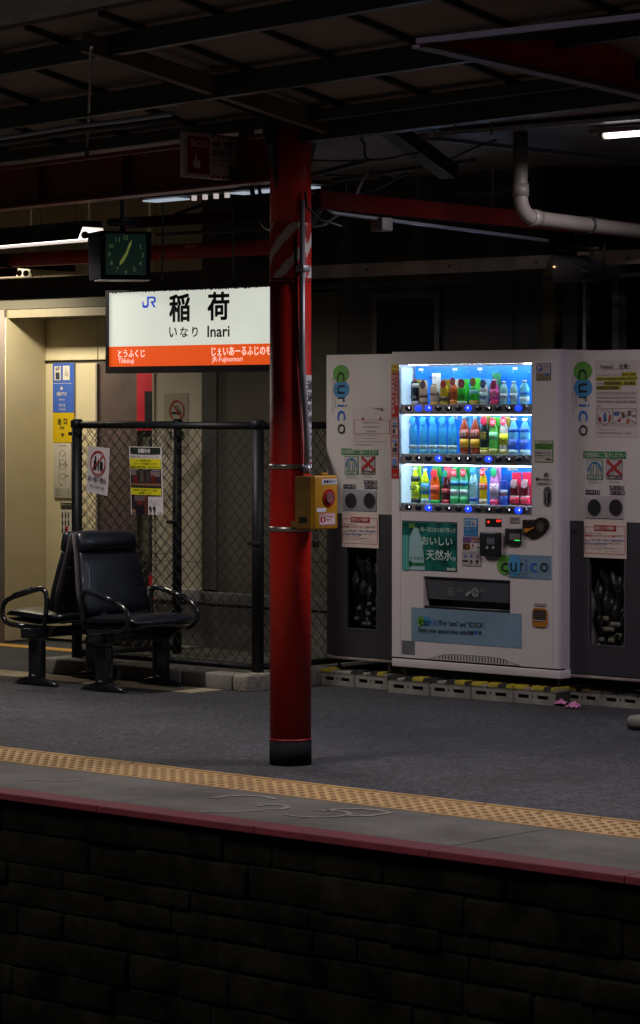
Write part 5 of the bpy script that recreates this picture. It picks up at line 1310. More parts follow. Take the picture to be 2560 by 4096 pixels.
P2('print', [('t', '販売・分別機', 2162, 1766, 2192, 1772, 3), ('t', '故障などございましたら', 2146, 1778, 2206, 1784, 2), ('t', '下記までご連絡ください', 2148, 1788, 2204, 1794, 2), ('t', '連絡先 (株)ジェイアール西日本', 2145, 1801, 2205, 1806, 3), ('t', '電話番号 075-682-5148', 2145, 1808, 2208, 1814, 3, 0.01), ('t', '受付時間 9:00〜17:00', 2145, 1818, 2206, 1824, 3, 0.01), ('t', '上記時間外のお問い合わせは', 2145, 1827, 2200, 1831, 3), ('t', '次の番号へお願いします', 2145, 1834, 2180, 1838, 3), ('c', 2184, 1834, 2208, 1840, 3)], ink, s_)
s_ = B2('small_label', 2146, 1912, 2210, 1942, paint('b0a4a4'), root); P2('print', [('t', '防犯カメラ作動中自販機', 2158, 1915, 2198, 1921, 2, 0.01), ('t', '被害届を必ず提出します', 2154, 1932, 2200, 1938, 2, 0.01), ('c', 2145, 1910, 2155, 1922, 2)], ink, s_)
a, b = at(2187, 1899, MY); mb = MB(); mb.ell(a, b, 0.013, 0.013, MY - .008, MY - .0005, n=20); k_ = mb.build('door_lock', mat('lock_chrome', (0.45, 0.44, 0.43), 0.2, metal=0.9, var=0.1), root); MB().box(a - .006, a + .006, MY - .0088, MY - .0082, b - .002, b + .002).build('keyhole', M_dark, k_)
a, b = at(2192, 1986, MY); pol = [(a + 0.026 * math.cos(t) , b + (0.03 if math.sin(t) > 0 else -0.03) + 0.026 * math.sin(t)) for t in [2*math.pi*i/24 for i in range(24)]]
h_ = MB().prism(pol, MY - .006, MY - .0005).build('handle_plate', mat('handle_chrome', (0.32, 0.32, 0.33), 0.25, metal=0.8, var=0.2), root)
pol = [(a + 0.018 * math.cos(t) , b + (0.026 if math.sin(t) > 0 else -0.028) + 0.018 * math.sin(t)) for t in [2*math.pi*i/24 for i in range(24)]]
MB().prism(pol, MY - .0072, MY - .0062).build('handle_recess', M_dark, h_)
mb = MB(); mb.ell(a, b + 0.022, 0.014, 0.014, MY - .014, MY - .0074, n=18); mb.rbox(a - .007, a + .007, MY - .012, MY - .0074, b - .04, b + .008, r=.002); mb.build('handle', mat('lock_chrome', (0.45, 0.44, 0.43), 0.2), h_)
# water poster
M_post = bpy.data.materials.new('poster_green'); M_post.use_nodes = True; nt = M_post.node_tree; b_ = nt.nodes['Principled BSDF']; b_.inputs['Roughness'].default_value = 0.25
tc = nt.nodes.new('ShaderNodeTexCoord'); nz_ = nt.nodes.new('ShaderNodeTexNoise'); nz_.inputs['Scale'].default_value = 9; nz_.inputs['Detail'].default_value = 2
rp = nt.nodes.new('ShaderNodeValToRGB'); rp.color_ramp.elements[0].color = (0.0, 0.045, 0.035, 1); rp.color_ramp.elements[1].color = (0.015, 0.17, 0.14, 1); rp.color_ramp.elements[0].position = .38; rp.color_ramp.elements[1].position = .62
nt.links.new(tc.outputs['Object'], nz_.inputs['Vector']); nt.links.new(nz_.outputs['Fac'], rp.inputs['Fac']); nt.links.new(rp.outputs['Color'], b_.inputs['Base Color'])
B2('poster_frame', 1609, 2085, 1829, 2283, mat('poster_frame', (0.05, 0.10, 0.11), 0.3, var=0), root)
s_ = B2('water_poster', 1612, 2092, 1827, 2281, M_post, root, 2)
a0, b0 = at(1667, 2190, MY); mb = MB()
pol = [(M.x(1638), M.z(1650, 2278)), (M.x(1640), M.z(1650, 2150)), (M.x(1650), M.z(1650, 2128)), (M.x(1657), M.z(1650, 2113)), (M.x(1662), M.z(1650, 2108)), (M.x(1672), M.z(1672, 2112)), (M.x(1680), M.z(1672, 2130)), (M.x(1690), M.z(1672, 2160)), (M.x(1697), M.z(1690, 2225)), (M.x(1702), M.z(1690, 2281))]
mb.prism(pol, MY - .0055, MY - .0045); mb.build('bottle_picture', paint('8fb4b8'), s_)
P2('pale_area', [('c', 1613, 2140, 1637, 2280, 3)], paint('4a9a98'), s_)
P2('green_cap', [('c', 1638, 2094, 1662, 2112, 3)], paint('4f7a2a'), s_)
P2('bottle_label', [('c', 1642, 2250, 1699, 2262, 4), ('t', 'い・ろ・は・す', 1645, 2226, 1696, 2238, 4, 0.02), ('c', 1638, 2243, 1649, 2266, 4)], paint('1c6a3c'), s_)
P2('white_print', [('t', '一滴一滴日本の森が育んだ', 1673, 2110, 1826, 2129, 3, 0.0), ('t', 'おいしい', 1691, 2147, 1812, 2181, 3, 0.012), ('t', '天然水。', 1708, 2200, 1825, 2241, 3, 0.012)], paint('c4dcd4'), s_)
P2('corner_tag', [('c', 1790, 2272, 1824, 2282, 3)], paint('a8b8b0'), s_)
# payment stickers
s_ = B2('payment_guide_sticker', 1856, 2073, 1912, 2145, paint('1c74b0'), root); P2('white_print', [('c', 1859, 2078, 1908, 2107, 2), ('t', '交通系ＩＣカード', 1864, 2112, 1906, 2117, 2), ('t', '電子マネーを', 1866, 2119, 1904, 2124, 2), ('t', 'ご利用いただけます', 1860, 2133, 1908, 2140, 2)], paint('a4b4bc'), s_)
P2('blue_print', [('c', 1862, 2083, 1884, 2100, 3), ('c', 1890, 2096, 1897, 2103, 3)], paint('2080b8'), s_); P2('red_print', [('c', 1900, 2095, 1906, 2099, 3), ('c', 1890, 2089, 1896, 2093, 3)], paint('a03840'), s_); P2('card_caption', [('t', 'ICOCA', 1865, 2088, 1882, 2095, 4)], wh, s_)
s_ = B2('waon_sticker', 1852, 2147, 1884, 2171, paint('4a5c98'), root); P2('print', [('t', 'WAON', 1856, 2152, 1880, 2158, 2, 0.02), ('c', 1857, 2162, 1880, 2165, 2)], paint('a83048'), s_)
s_ = B2('nanaco_sticker', 1885, 2147, 1917, 2171, paint('a08a90'), root); P2('print', [('c', 1886, 2152, 1916, 2158, 2), ('t', 'nanaco', 1896, 2163, 1915, 2169, 2)], paint('9a4830'), s_)
s_ = B2('id_sticker', 1852, 2173, 1881, 2199, paint('a06c1c'), root); P2('print', [('t', 'iD', 1855, 2176, 1879, 2194, 2, 0.03)], ink, s_)
P2('edy_print', [('t', 'R', 1890, 2176, 1896, 2188, 1, 0.04)], paint('981c28'), root); P2('edy_lettering', [('t', 'Edy', 1887, 2190, 1899, 2197, 1)], paint('1c3c70'), root); P2('quicpay_lettering', [('t', 'Q+', 1907, 2184, 1920, 2196, 1, 0.02)], paint('183878'), root)
P2('arrow_sticker', [('t', '◀', 1920, 2160, 1929, 2174, 1)], paint('7a7a70'), root)
s_ = B2('guide_sticker', 1849, 2202, 1926, 2266, paint('8c98a8'), root); P2('guide_face', [('c', 1850.5, 2204, 1924.5, 2264, 2)], paint('a89ea0'), s_)
P2('print', [('t', '電子マネーのご利用方法', 1853, 2207, 1905, 2212, 3), ('t', 'How to use electronic money', 1853, 2214, 1898, 2218, 3), ('c', 1860, 2221, 1868, 2229, 3), ('c', 1884, 2221, 1892, 2229, 3), ('c', 1908, 2221, 1916, 2229, 3)], paint('24589a'), s_)
P2('icon_print', [('c', 1853, 2240, 1874, 2247, 3), ('c', 1884, 2240, 1891, 2253, 3), ('c', 1906, 2240, 1914, 2253, 3), ('t', '商品ボタンを押してカードをタッチ', 1858, 2257, 1918, 2261, 3)], ink, s_)
# price readout
s_ = B2('price_display', 1943, 2075, 2006, 2107, M_dark, root, 1.5)
M_rl = lit('readout_red', (1.0, 0.03, 0.01), 2.2)
P2('readout', [('t', '0', 1953, 2083, 1959, 2092, 2, 0.03), ('t', '販売中', 1989, 2079, 2004, 2088, 2, 0.02)], M_rl, s_)
# card reader
a, b, c, d = M.r(1932, 2128, 2009, 2225)
rd = MB().rbox(a, b, MY - 0.035, MY - 0.0005, c, d, r=0.008).build('card_reader', mat('reader_black', (0.010, 0.012, 0.016), 0.3, var=0.1), root)
fr_ = Face(MY - 0.035); 
P2('reader_screen', [('c', 1948, 2151, 1978, 2177, 1)], mat('reader_screen_grey', (0.12, 0.13, 0.17), 0.3), rd, fr_)
P2('reader_print', [('t', '￥￥￥￥', 1952, 2153, 1974, 2158, 2), ('t', 'カード', 1954, 2165, 1972, 2171, 2)], ink, rd, fr_)
mb = MB()
for px in (1949, 1974): X, z = at(px, 2190, fr_.Y); mb.ell(X, z, 0.008, 0.009, fr_.Y - .004, fr_.Y - .0003, n=16)
mb.build('reader_key', mat('key_silver', (0.5, 0.48, 0.45), 0.3, metal=0.4, var=0), rd)
# bill slot
a, b, c, d = M.r(2028, 2113, 2088, 2179)
bs = MB().rbox(a, b, MY - 0.02, MY - 0.0005, c, d, r=0.004).build('bill_slot', M_dark, root); fs_ = Face(MY - 0.02)
P2('slot_face', [('c', 2038, 2134, 2080, 2160, 1)], mat('slot_grey', (0.13, 0.11, 0.115), 0.5), bs, fs_); P2('slot_light', [('c', 2058, 2160.5, 2080, 2163, 1)], lit('slot_green', (0.02, 0.9, 0.15), 1.1), bs, fs_)
s_ = B2('bill_note_label', 2040, 2068, 2080, 2094, paint('6a6064'), root); P2('label_face', [('c', 2041, 2069, 2079, 2093, 2)], paint('9c9292'), s_); P2('print', [('t', '×旧紙幣', 2044, 2071, 2076, 2082, 3), ('t', '使用できません', 2044, 2086, 2076, 2091, 3)], paint('4a4448'), s_)
# coin mechanism: black tear-drop plate with round slot cup and orange return lever
cx_, cz_ = at(2168, 2106, MY)
pol = [at(x_, y_, MY) for x_, y_ in ((2095, 2079), (2148, 2078), (2156, 2072), (2170, 2069), (2186, 2073), (2196, 2086), (2199, 2102), (2195, 2118), (2182, 2134), (2160, 2148), (2138, 2155), (2118, 2152), (2104, 2141), (2096, 2125))]
cn = MB().prism(pol[::-1], MY - 0.012, MY - 0.0005).build('coin_plate', mat('coin_black', (0.014, 0.012, 0.011), 0.2, var=0.2), root)
mb = MB(); mb.ring(cx_, cz_, 0.030, 0.031, 0.012, MY - 0.016, th=0.004); mb.build('coin_cup_rim', mat('cup_brown', (0.06, 0.04, 0.035), 0.3), cn)
mb = MB(); mb.ell(cx_ + .003, cz_, 0.019, 0.019, MY - 0.0145, MY - 0.0125, n=24); mb.build('coin_cup', mat('cup_steel', (0.30, 0.28, 0.26), 0.15, metal=0.9, var=0.3, scale=40), cn)
mb = MB(); mb.prism([at(x_, y_, MY) for x_, y_ in ((2107, 2114), (2113, 2112), (2124, 2114), (2142, 2108), (2144, 2111), (2126, 2122), (2116, 2129), (2107, 2129), (2104, 2121))][::-1], MY - 0.022, MY - 0.0125); mb.build('return_lever', mat('lever_orange', (0.55, 0.19, 0.02), 0.4, var=0.1), cn)
P2('lever_lettering', [('t', 'おつり・返却', 2112, 2080, 2142, 2086, 7)], paint('9a7868'), cn)
# large logo sticker
def skyblue(name):
    return mat(name, (0.16, 0.255, 0.34), 0.4, var=0.2, scale=2)
s_ = B2('logo_sticker', 2035, 2220, 2206, 2316, skyblue('sticker_sky'), root)
def blob(px, py, rx, ry, col, parent, lay, fc=M):
    a, b = at(px, py, fc.Y); x1_ = fc.x(px + rx) - fc.x(px)
    mb = MB(); mb.ell(a, b, abs(x1_), (ry / F) * XY(px, fc.Y)[1], fc.Y - 0.002 * lay, fc.Y - 0.002 * (lay - 1) - 0.0003, n=36); return mb.build('logo_dot', col, parent)
GR = mat('logo_green', (0.10, 0.30, 0.045), 0.45, var=0.25, scale=6); BL = mat('logo_blue', (0.05, 0.25, 0.48), 0.45, var=0.2, scale=6)
blob(2061, 2262, 26, 42, BL, s_, 2)
blob(2018, 2259, 29, 42, GR, s_, 1.4)
LI = mat('logo_ink', (0.012, 0.012, 0.016), 0.4, var=0); LB = mat('logo_letter_blue', (0.02, 0.13, 0.50), 0.4, var=0)
def wordmark(parent, x0, y0, x1, y1, lay, fc=M, b=0.0):
    b = 0.0
    w = x1 - x0; h = y1 - y0
    fr = {'c': (0.0, 0.155), 'u': (0.20, 0.335), 'r': (0.40, 0.47), 'i': (0.525, 0.55), 'C': (0.61, 0.765), 'o': (0.83, 1.0)}
    sl = (2.0 / 100)
    def it(ch, key, top=0.25): 
        u0, u1 = fr[key]; return ('t', ch, x0 + u0 * w, y0 + top * h, x0 + u1 * w, y1 , lay, b)
    P2('wordmark_dark', [it('c', 'c'), it('u', 'u'), it('r', 'r'), it('o', 'o')], LI, parent, fc); P2('wordmark_blue', [it('i', 'i', 0.0), it('c', 'C')], LB, parent, fc)
wordmark(s_, 2006, 2238, 2195, 2287, 3, b=0.02)
P2('caption', [('t', 'curico is “cure” and “ICOCA”', 2024, 2289, 2112, 2297, 3), ('t', 'Enjoy your special time with curico.', 2024, 2303, 2130, 2310, 3)], paint('24466a'), s_)
# banner, the mascot left out
s_ = B2('banner_sticker', 1646, 2442, 2087, 2578, skyblue('banner_sky'), root)
blob(1706, 2486, 17, 20, BL, s_, 2); blob(1686, 2484, 14, 21, GR, s_, 2.5)
wordmark(s_, 1680, 2473, 1773, 2500, 3.5, b=0.02)
P2('banner_lettering', [('t', 'is “cure” and “ICOCA”.', 1778, 2486, 1941, 2507, 2, 0.008), ('t', 'Enjoy your special time with', 1676, 2514, 1868, 2539, 2, 0.008), ('t', 'cur', 1872, 2524, 1899, 2538, 2, 0.03), ('t', 'o.', 1918, 2524, 1930, 2538, 2, 0.03)], paint('1a2a3a'), s_)
P2('banner_lettering', [('t', 'ic', 1901, 2518, 1915, 2538, 2, 0.03)], LB, s_)
B2('grey_plate', 1608, 2563, 1659, 2617, mat('plate_grey', (0.16, 0.17, 0.18), 0.4, metal=0.3, var=0.25, scale=60), root)
# dispenser recess and flap
mb = MB(); mb.box(dx0 - .01, dx1 + .01, MY + 0.16, MY + 0.17, dz0 - .01, dz1 + .01); mb.box(dx0 - .01, dx0 - .001, MY + .054, MY + .16, dz0 - .01, dz1 + .01); mb.box(dx1 + .001, dx1 + .01, MY + .054, MY + .16, dz0 - .01, dz1 + .01)
mb.box(dx0, dx1, MY + .054, MY + .16, dz0 - .01, dz0 - .001); mb.box(dx0, dx1, MY + .054, MY + .16, dz1 + .001, dz1 + .01)
dsp = mb.build('dispenser_bay', M_dark, root)
fz0 = dz0 + (dz1 - dz0) * 0.30; pz = [(MY + 0.012, dz1 - 0.014), (MY + 0.016, dz1 - 0.014), (MY + 0.034, fz0), (MY + 0.030, fz0)]
mb = MB(); mb.prismx(pz, dx0 + .006, dx1 - .006); flp = mb.build('flap', mat('flap_smoke', (0.075, 0.078, 0.09), 0.16, var=0.15, scale=3), dsp)
mb = MB(); mb.rbox(dx0 + .004, dx1 - .004, MY + .004, MY + .02, dz0 + .002, dz0 + .018, r=.004); mb.rbox(dx0 + .004, dx1 - .004, MY + .004, MY + .018, dz1 - .012, dz1 - .002, r=.003); mb.build('flap_bar', M_dark, dsp)
ff = Face(MY + 0.0185); pr = mat('flap_print', (0.26, 0.26, 0.27), 0.5, var=0.1)
mb = MB(); X, z = at(1903, 2369, ff.Y); mb.ring(X, z, 0.026, 0.026, 0.005, MY + .0115, th=.0008); mb.ring(X, z, 0.016, 0.016, 0.004, MY + .0115, th=.0008); mb.text('4', X - .004, X + .004, z - .008, z + .008, MY + .011, bold=.02)
ff.text(mb, '取出口', 1798, 2350, 1822, 2356, 4); 
for i in range(5): ff.text(mb, '商品を取り出す', 1796, 2360 + i * 5, 1822, 2364 + i * 5, 4)
for i in range(4): ff.text(mb, 'ドアをゆっくり', 1830, 2350 + i * 5, 1856, 2354 + i * 5, 4)
for i in range(3): ff.text(mb, '手を離してください', 1922, 2354 + i * 5, 1948, 2358 + i * 5, 4)
mb.seg(*at(1866, 2382, ff.Y), *at(1884, 2366, ff.Y), 0.014, MY + .011, th=.0008)
mb.build('flap_print', pr, flp)
# coin return
a, b, c, d = M.r(2133, 2432, 2191, 2508); xm, zm = (a + b) / 2, (c + d) / 2
def rr(w, h, r, n=6): 
    pts = []
    for qx, qz, st in ((1, 1, 0), (-1, 1, 90), (-1, -1, 180), (1, -1, 270)):
        for i in range(n + 1):
            t = math.radians(st + 90 * i / n); pts.append((xm + qx * (w - r) + r * math.cos(t), zm + qz * (h - r) + r * math.sin(t)))
    return pts
hw_, hh_ = (b - a) / 2, (d - c) / 2
cr = MB().prism(rr(hw_, hh_, 0.022), MY - .008, MY - .0005).build('coin_return', mat('return_orange', (0.42, 0.15, 0.012), 0.4, var=0.15), root)
zm2 = zm; zm = zm + 0.012; pol = rr(hw_ - .006, hh_ - .022, 0.016); MB().prism(pol, MY - .010, MY - .0082).build('return_window', mat('return_smoke', (0.05, 0.035, 0.03), 0.15, var=0.3, scale=25), cr)
P2('return_edge', [('c', 2139, 2480, 2185, 2484, 6)], mat('return_lip', (0.4, 0.36, 0.33), 0.3), cr)
s_ = B2('return_label', 2137, 2414, 2185, 2426, paint('5c5054'), root); P2('label_face', [('c', 2138, 2415, 2184, 2425, 2)], paint('a29698'), s_); P2('print', [('t', 'つり銭・返却口', 2141, 2417, 2181, 2423, 3)], paint('50484c'), s_)
# ================================================================ DRINK SAMPLES
PYD = MY + 0.075
fd = Face(PYD)
def prod(row, i, u, w, vt, label, cat, body, cap=None, bands=(), kind='bottle', card=None, disc=None, text=None, tcol='e8e8f0', ty=(0.35, 0.5)):
    """u: centre and w: width in bearings x2.439; vt: top likewise"""
    py0 = (1380 if row < 2 else 1740) + vt / 2.439
    px = 1560 + u / 2.439; X = fd.x(px); z0 = bot[row] + 0.0006; z1 = fd.z(px, py0) ; H = z1 - z0
    r = w / 2.439 / 2 / 590.0
    name = 'sample_can' if kind == 'can' else 'sample_bottle'
    root = thing(name, label, cat, (X, PYD, z0), 'drink samples standing in the lit display')
    yF = PYD - r * 0.42
    h = H if not card or kind == 'carded' else H
    bh = H * (0.96 if not card else card[1])
    cm = paint(body, 0.25, 'p', 1.7)
    if kind == 'can':
        MB().lathe((X, PYD, z0), [(r * .85, 0), (r, bh * .03), (r, bh * .90), (r * .82, bh * .97), (r * .8, bh)], n=18, fy=.4).build('body', cm, root)
        if cap: MB().lathe((X, PYD, z0 + bh), [(r * .45, 0.0002), (r * .45, bh * .07)], n=14, fy=.4).build('cap', paint(cap, .3, 'p', 1.7), root)
    else:
        MB().lathe((X, PYD, z0), [(r * .9, 0), (r, bh * .04), (r * .97, bh * .35), (r, bh * .62), (r * .88, bh * .72), (r * .5, bh * .86), (r * .38, bh * .9), (r * .38, bh * .93)], n=18, fy=.4).build('body', cm, root)
        if cap: MB().lathe((X, PYD, z0), [(r * .52, bh * .931), (r * .52, bh)], n=14, fy=.4).build('cap', paint(cap, .3, 'p', 1.7), root)
    for (b0_, b1_, bc) in bands:
        rb = r * 1.03
        MB().lathe((X, PYD, z0), [(rb, bh * b0_), (rb * 1.0, bh * b1_)], n=18, fy=.4).build('label', paint(bc, .35, 'p', 1.7), root)
    if card:
        MB().box(X - r * 1.05, X + r * 1.05, PYD + r * .62, PYD + r * .62 + .0015, z0, z1).build('backing_card', paint(card[0], .4, 'p', 1.7), root)
    if disc:
        cz = z0 + H * disc[1]; mb = MB(); mb.ell(X + r * .2, cz, r * .72, r * .80, yF - .004, yF - .003, n=20); dd = mb.build('roundel', paint(disc[0], .4, 'p', 1.6), root)
        if len(disc) > 2:
            mb = MB(); mb.text(disc[2], X - r * .3, X + r * .7, cz - r * .4, cz + r * .4, yF - .0046); mb.build('lettering', wh, dd)
    if text:
        mb = MB(); mb.text(text, X - r * .85, X + r * .85, z0 + bh * ty[0], z0 + bh * ty[1], yF - .0022, bold=0.015); mb.build('lettering', paint(tcol), root)
    return root
D1 = [ (240, 84, 335, 'black aluminium coffee bottle with orange cap at the far left of the top shelf', '14181c', 'd04018', ((0.0, .14, 'b8b8c0'), (.72, .9, 'c0c4cc')), 'can', ('98902c', .93), None, 'BLACK', 'e4e4e4', (.25, .36)),
 (328, 88, 340, 'cream coffee bottle with brown cap on the top shelf', 'c0a890', '4a3028', ((.28, .42, '4a2c20'), (0, .12, '5a3828')), 'can', None, ('4a3040', .80), None, 'e0d0c0', (.3, .4)),
 (432, 90, 275, 'tall white milk coffee card with a cup picture on the top shelf', 'b8a890', '8a6a48', ((.45, .62, '5a3a28'), (0, .09, 'd08020')), 'can', ('c8c8cc', .62), None, '満たす', '141418', (1.30, 1.45)),
 (528, 88, 335, 'golden coffee bottle with black label top on the top shelf', 'a88c18', '2a2418', ((.12, .32, '5a4410'),), 'bottle', ('8c7818', .95), ('9c1c20', .80), '炭焼', '1a1408', (.13, .3)),
 (620, 84, 332, 'amber roasted tea bottle with red roundel on the top shelf', 'b04c10', 'c8b8a0', ((.0, .18, 'c87020'),), 'bottle', ('b8b4a8', .90), ('b01c3c', .90, '京都'), '焙じ茶', '401808', (.2, .55)),
 (705, 98, 332, 'bright green tea bottle with red roundel on the top shelf', '2ca028', '1c8020', ((.0, .12, 'd8d8b0'),), 'bottle', ('38a838', .90), ('a81c38', .82, '日本'), 'お茶', '103810', (.2, .45)),
 (818, 92, 322, 'green bottle with yellow roundel on the top shelf', '30a030', '3cb828', ((.0, .16, 'c0a040'), (.45, .62, '78c8c0')), 'bottle', ('50b840', .88), ('b89020', .85, '50%'), None, 'ffffff', (.2, .4)),
 (916, 88, 332, 'pale lactic water bottle with blue roundel on the top shelf', 'b8d8f0', 'c8dcf0', ((.12, .52, 'a8c0e0'),), 'bottle', ('68a0d0', .92), ('1c3c98', .80, '後味'), 'Water', '1c3ca0', (.2, .42)),
 (1018, 92, 268, 'pink peach drink bottle with a tall green-topped card on the top shelf', 'd04080', 'd890b0', ((.0, .14, 'd01848'), (.3, .6, 'd84878')), 'bottle', ('2c7050', .78), ('e04868', .60), 'ピーチ', 'f0d8e0', (.3, .5)),
 (1112, 84, 345, 'clear water bottle with small blue lettering right beside the tall pink peach bottle', '8cc0ec', 'a8d0f0', ((.15, .48, 'b0d4f4'),), 'bottle', None, None, '天然水', '14449c', (.26, .42)),
 (1208, 84, 345, 'clear water bottle with small blue lettering beside the wide blue-tagged bottle', '8cc0ec', 'a8d0f0', ((.15, .48, 'b0d4f4'),), 'bottle', None, None, '天然水', '14449c', (.26, .42)),
 (1312, 100, 332, 'wide clear bottle with blue tag, last on the top shelf', '58a4e8', 'd0e4f8', ((.10, .3, 'b0d0e8'), (.38, .52, '2468b8')), 'bottle', None, None, 'Water', '90c0e8', (.36, .48))]
for i, (u, w, vt, lab, bd, cp, bn, kd, cdz, ds, tx, tcl, ty) in enumerate(D1):
    prod(0, i, u, w * .98, vt, lab, 'bottle', bd, cp, bn, kd, cdz, ds, tx, tcl, ty)
pos = ('first', 'second', 'third', 'fourth', 'fifth')
for i, u in enumerate((228, 325, 420, 515, 610)):
    prod(1, i, u, 92, 692, f'clear blue water bottle with green cap, {pos[i]} from the left on the middle shelf', 'bottle', '2c86d8', '78c828', ((.0, .12, '58a8e0'), (.13, .24, 'a8d0e8')), 'bottle', None, ('2878c8', .87), 'いろはす', '183050', (.15, .22))
for i, (u, n_) in enumerate(((725, 'beside the clear blue bottles'), (830, 'beside the black bottle'))):
    prod(1, 5 + i, u, 96, 690, f'brown barley tea bottle with orange and yellow label, {n_}', 'bottle', '6a2814', '6888b0', ((.18, .40, 'c89018'), (.42, .66, '7a2414')), 'bottle', ('4a90c8', .98), None, 'むぎ茶', 'e8d8c8', (.48, .60))
prod(1, 7, 922, 92, 686, 'black strong tea bottle with gold lettering on the middle shelf', 'bottle', '0c1c20', '8a8898', ((.0, .12, 'b8a860'), (.14, .18, 'd8c020')), 'bottle', ('7c7828', .95), ('8c1830', .86), '濃茶', 'b8a048', (.4, .62))
prod(1, 8, 1010, 90, 700, 'soft green tea bottle with red roundel on the middle shelf', 'bottle', '4c9c40', '58a848', ((.0, .16, 'a8b060'), (.42, .62, '78c088')), 'bottle', ('50b040', .96), ('b01c40', .86, '京都'), '一番茶', '1c4818', (.04, .14))
prod(1, 9, 1112, 88, 696, 'yellow-labelled honey lemon bottle with white neck on the middle shelf', 'bottle', 'c8c8b8', '5a4830', ((.0, .14, 'c8b878'), (.26, .58, 'c8c018')), 'bottle', ('a09038', .96), ('b01c40', .88, '京都'), 'ミネード', '282008', (.30, .46))
for i, (u, n_) in enumerate(((1205, 'nearer the yellow label bottle'), (1318, 'at the end of the shelf'))):
    prod(1, 10 + i, u, 104, 700, f'blue and white sports drink bottle on the middle shelf, {n_}', 'bottle', '4c90e8', 'd0e4f8', ((.0, .14, '98b8d8'), (.15, .42, '1c50c0'), (.62, .74, '1c58b8')), 'bottle', None, None, 'OCARI\nWEAT', 'a8d0f0', (.26, .38))
D3 = [(245, 90, 305, 'yellow-green sports drink bottle with black foot label on the bottom shelf', 'b0cc20', 'a8b8c8', ((.0, .12, '101418'), (.18, .50, 'a8d818'), (.60, .75, '20281c')), ('8cc830', .97), None, 'BODY', '182808', (.36, .48)),
 (343, 92, 315, 'lime vitamin soda bottle with blue band on the bottom shelf', 'a8d820', '98b8d8', ((.0, .13, '98c0d8'), (.26, .58, '2c88c8')), None, None, 'MATCH', 'c8e020', (.36, .48)),
 (438, 100, 305, 'orange soda bottle with green foot label on the bottom shelf', 'd0480c', 'c84818', ((.0, .10, '20a038'), (.3, .55, 'd03c10')), ('288838', .90), ('b82830', .80), 'ポン', 'e8d8b0', (.40, .52)),
 (543, 82, 275, 'dark cola bottle with red band and tall red card on the bottom shelf', '3c1018', 'b02030', ((.0, .14, '98182c'), (.40, .56, 'a81828')), ('a83c48', .66), ('187058', .74), 'Cola', 'e8c8d0', (.43, .53)),
 (630, 90, 310, 'green and white cider bottle beside the cola bottle on the bottom shelf', '4cb088', '38a050', ((.0, .2, '209050'), (.26, .40, 'a8d0d0'), (.5, .64, '2878a0')), ('1c8848', .97), ('a81c34', .84, '爽快'), 'CIDER', '102c58', (.50, .58)),
 (722, 90, 310, 'green and white cider bottle beside the pale blue bottle', '4cb088', '38a050', ((.0, .2, '209050'), (.26, .40, 'a8d0d0'), (.5, .64, '2878a0')), ('1c8848', .97), ('a81c34', .84, '爽快'), 'CIDER', '102c58', (.50, .58)),
 (815, 88, 310, 'pale blue yogurt water bottle on the bottom shelf', '88b8e0', 'a0c8e8', ((.08, .18, '2c58b0'),), ('50a0e0', .98), ('2878c0', .90), 'ヨグ', '2050a0', (.48, .60)),
 (910, 86, 315, 'yellow fruit soda bottle with dark red roundel on the bottom shelf', 'c8a010', 'c0b040', ((.0, .16, 'd0b898'), (.42, .60, 'b84020')), None, ('a01828', .88, 'No1'), '果実', 'e8e0d0', (.45, .57)),
 (1018, 96, 315, 'pink strawberry milk drink bottle with green roundel on the bottom shelf', 'd080b8', 'd8a0c8', ((.0, .14, 'e03060'), (.2, .6, 'd8a8c0')), ('b878b0', .95), ('1c7850', .87), 'いちご', '982048', (.42, .56)),
 (1112, 84, 380, 'slim blue and silver energy drink can on the bottom shelf', '1c3c98', None, ((.0, .38, '2448b0'), (.4, .62, '8898b0')), ('1c4898', .80), None, 'RedBull', 'c03028', (.40, .52))]
for i, (u, w, vt, lab, bd, cp, bn, cdz, ds, tx, tcl, ty) in enumerate(D3):
    prod(2, i, u, w * .96, vt, lab, 'can' if i == 9 else 'bottle', bd, cp, bn, 'can' if i == 9 else 'bottle', cdz, ds, tx, tcl, ty)
for i, (u, n_) in enumerate(((1215, 'next to the energy drink can'), (1318, 'in the corner of the shelf'))):
    r_ = prod(2, 10 + i, u, 92, 365, f'small dark drink bottle on a red card, {n_}', 'bottle', '4c0c14', 'c8c8d0', ((.08, .34, 'c01838'), (.34, .38, 'd8d0d8')), 'bottle', ('b01838', .78), ('c8a0a8', .66), 'オロナミン', 'f0d8dc', (.2, .30))

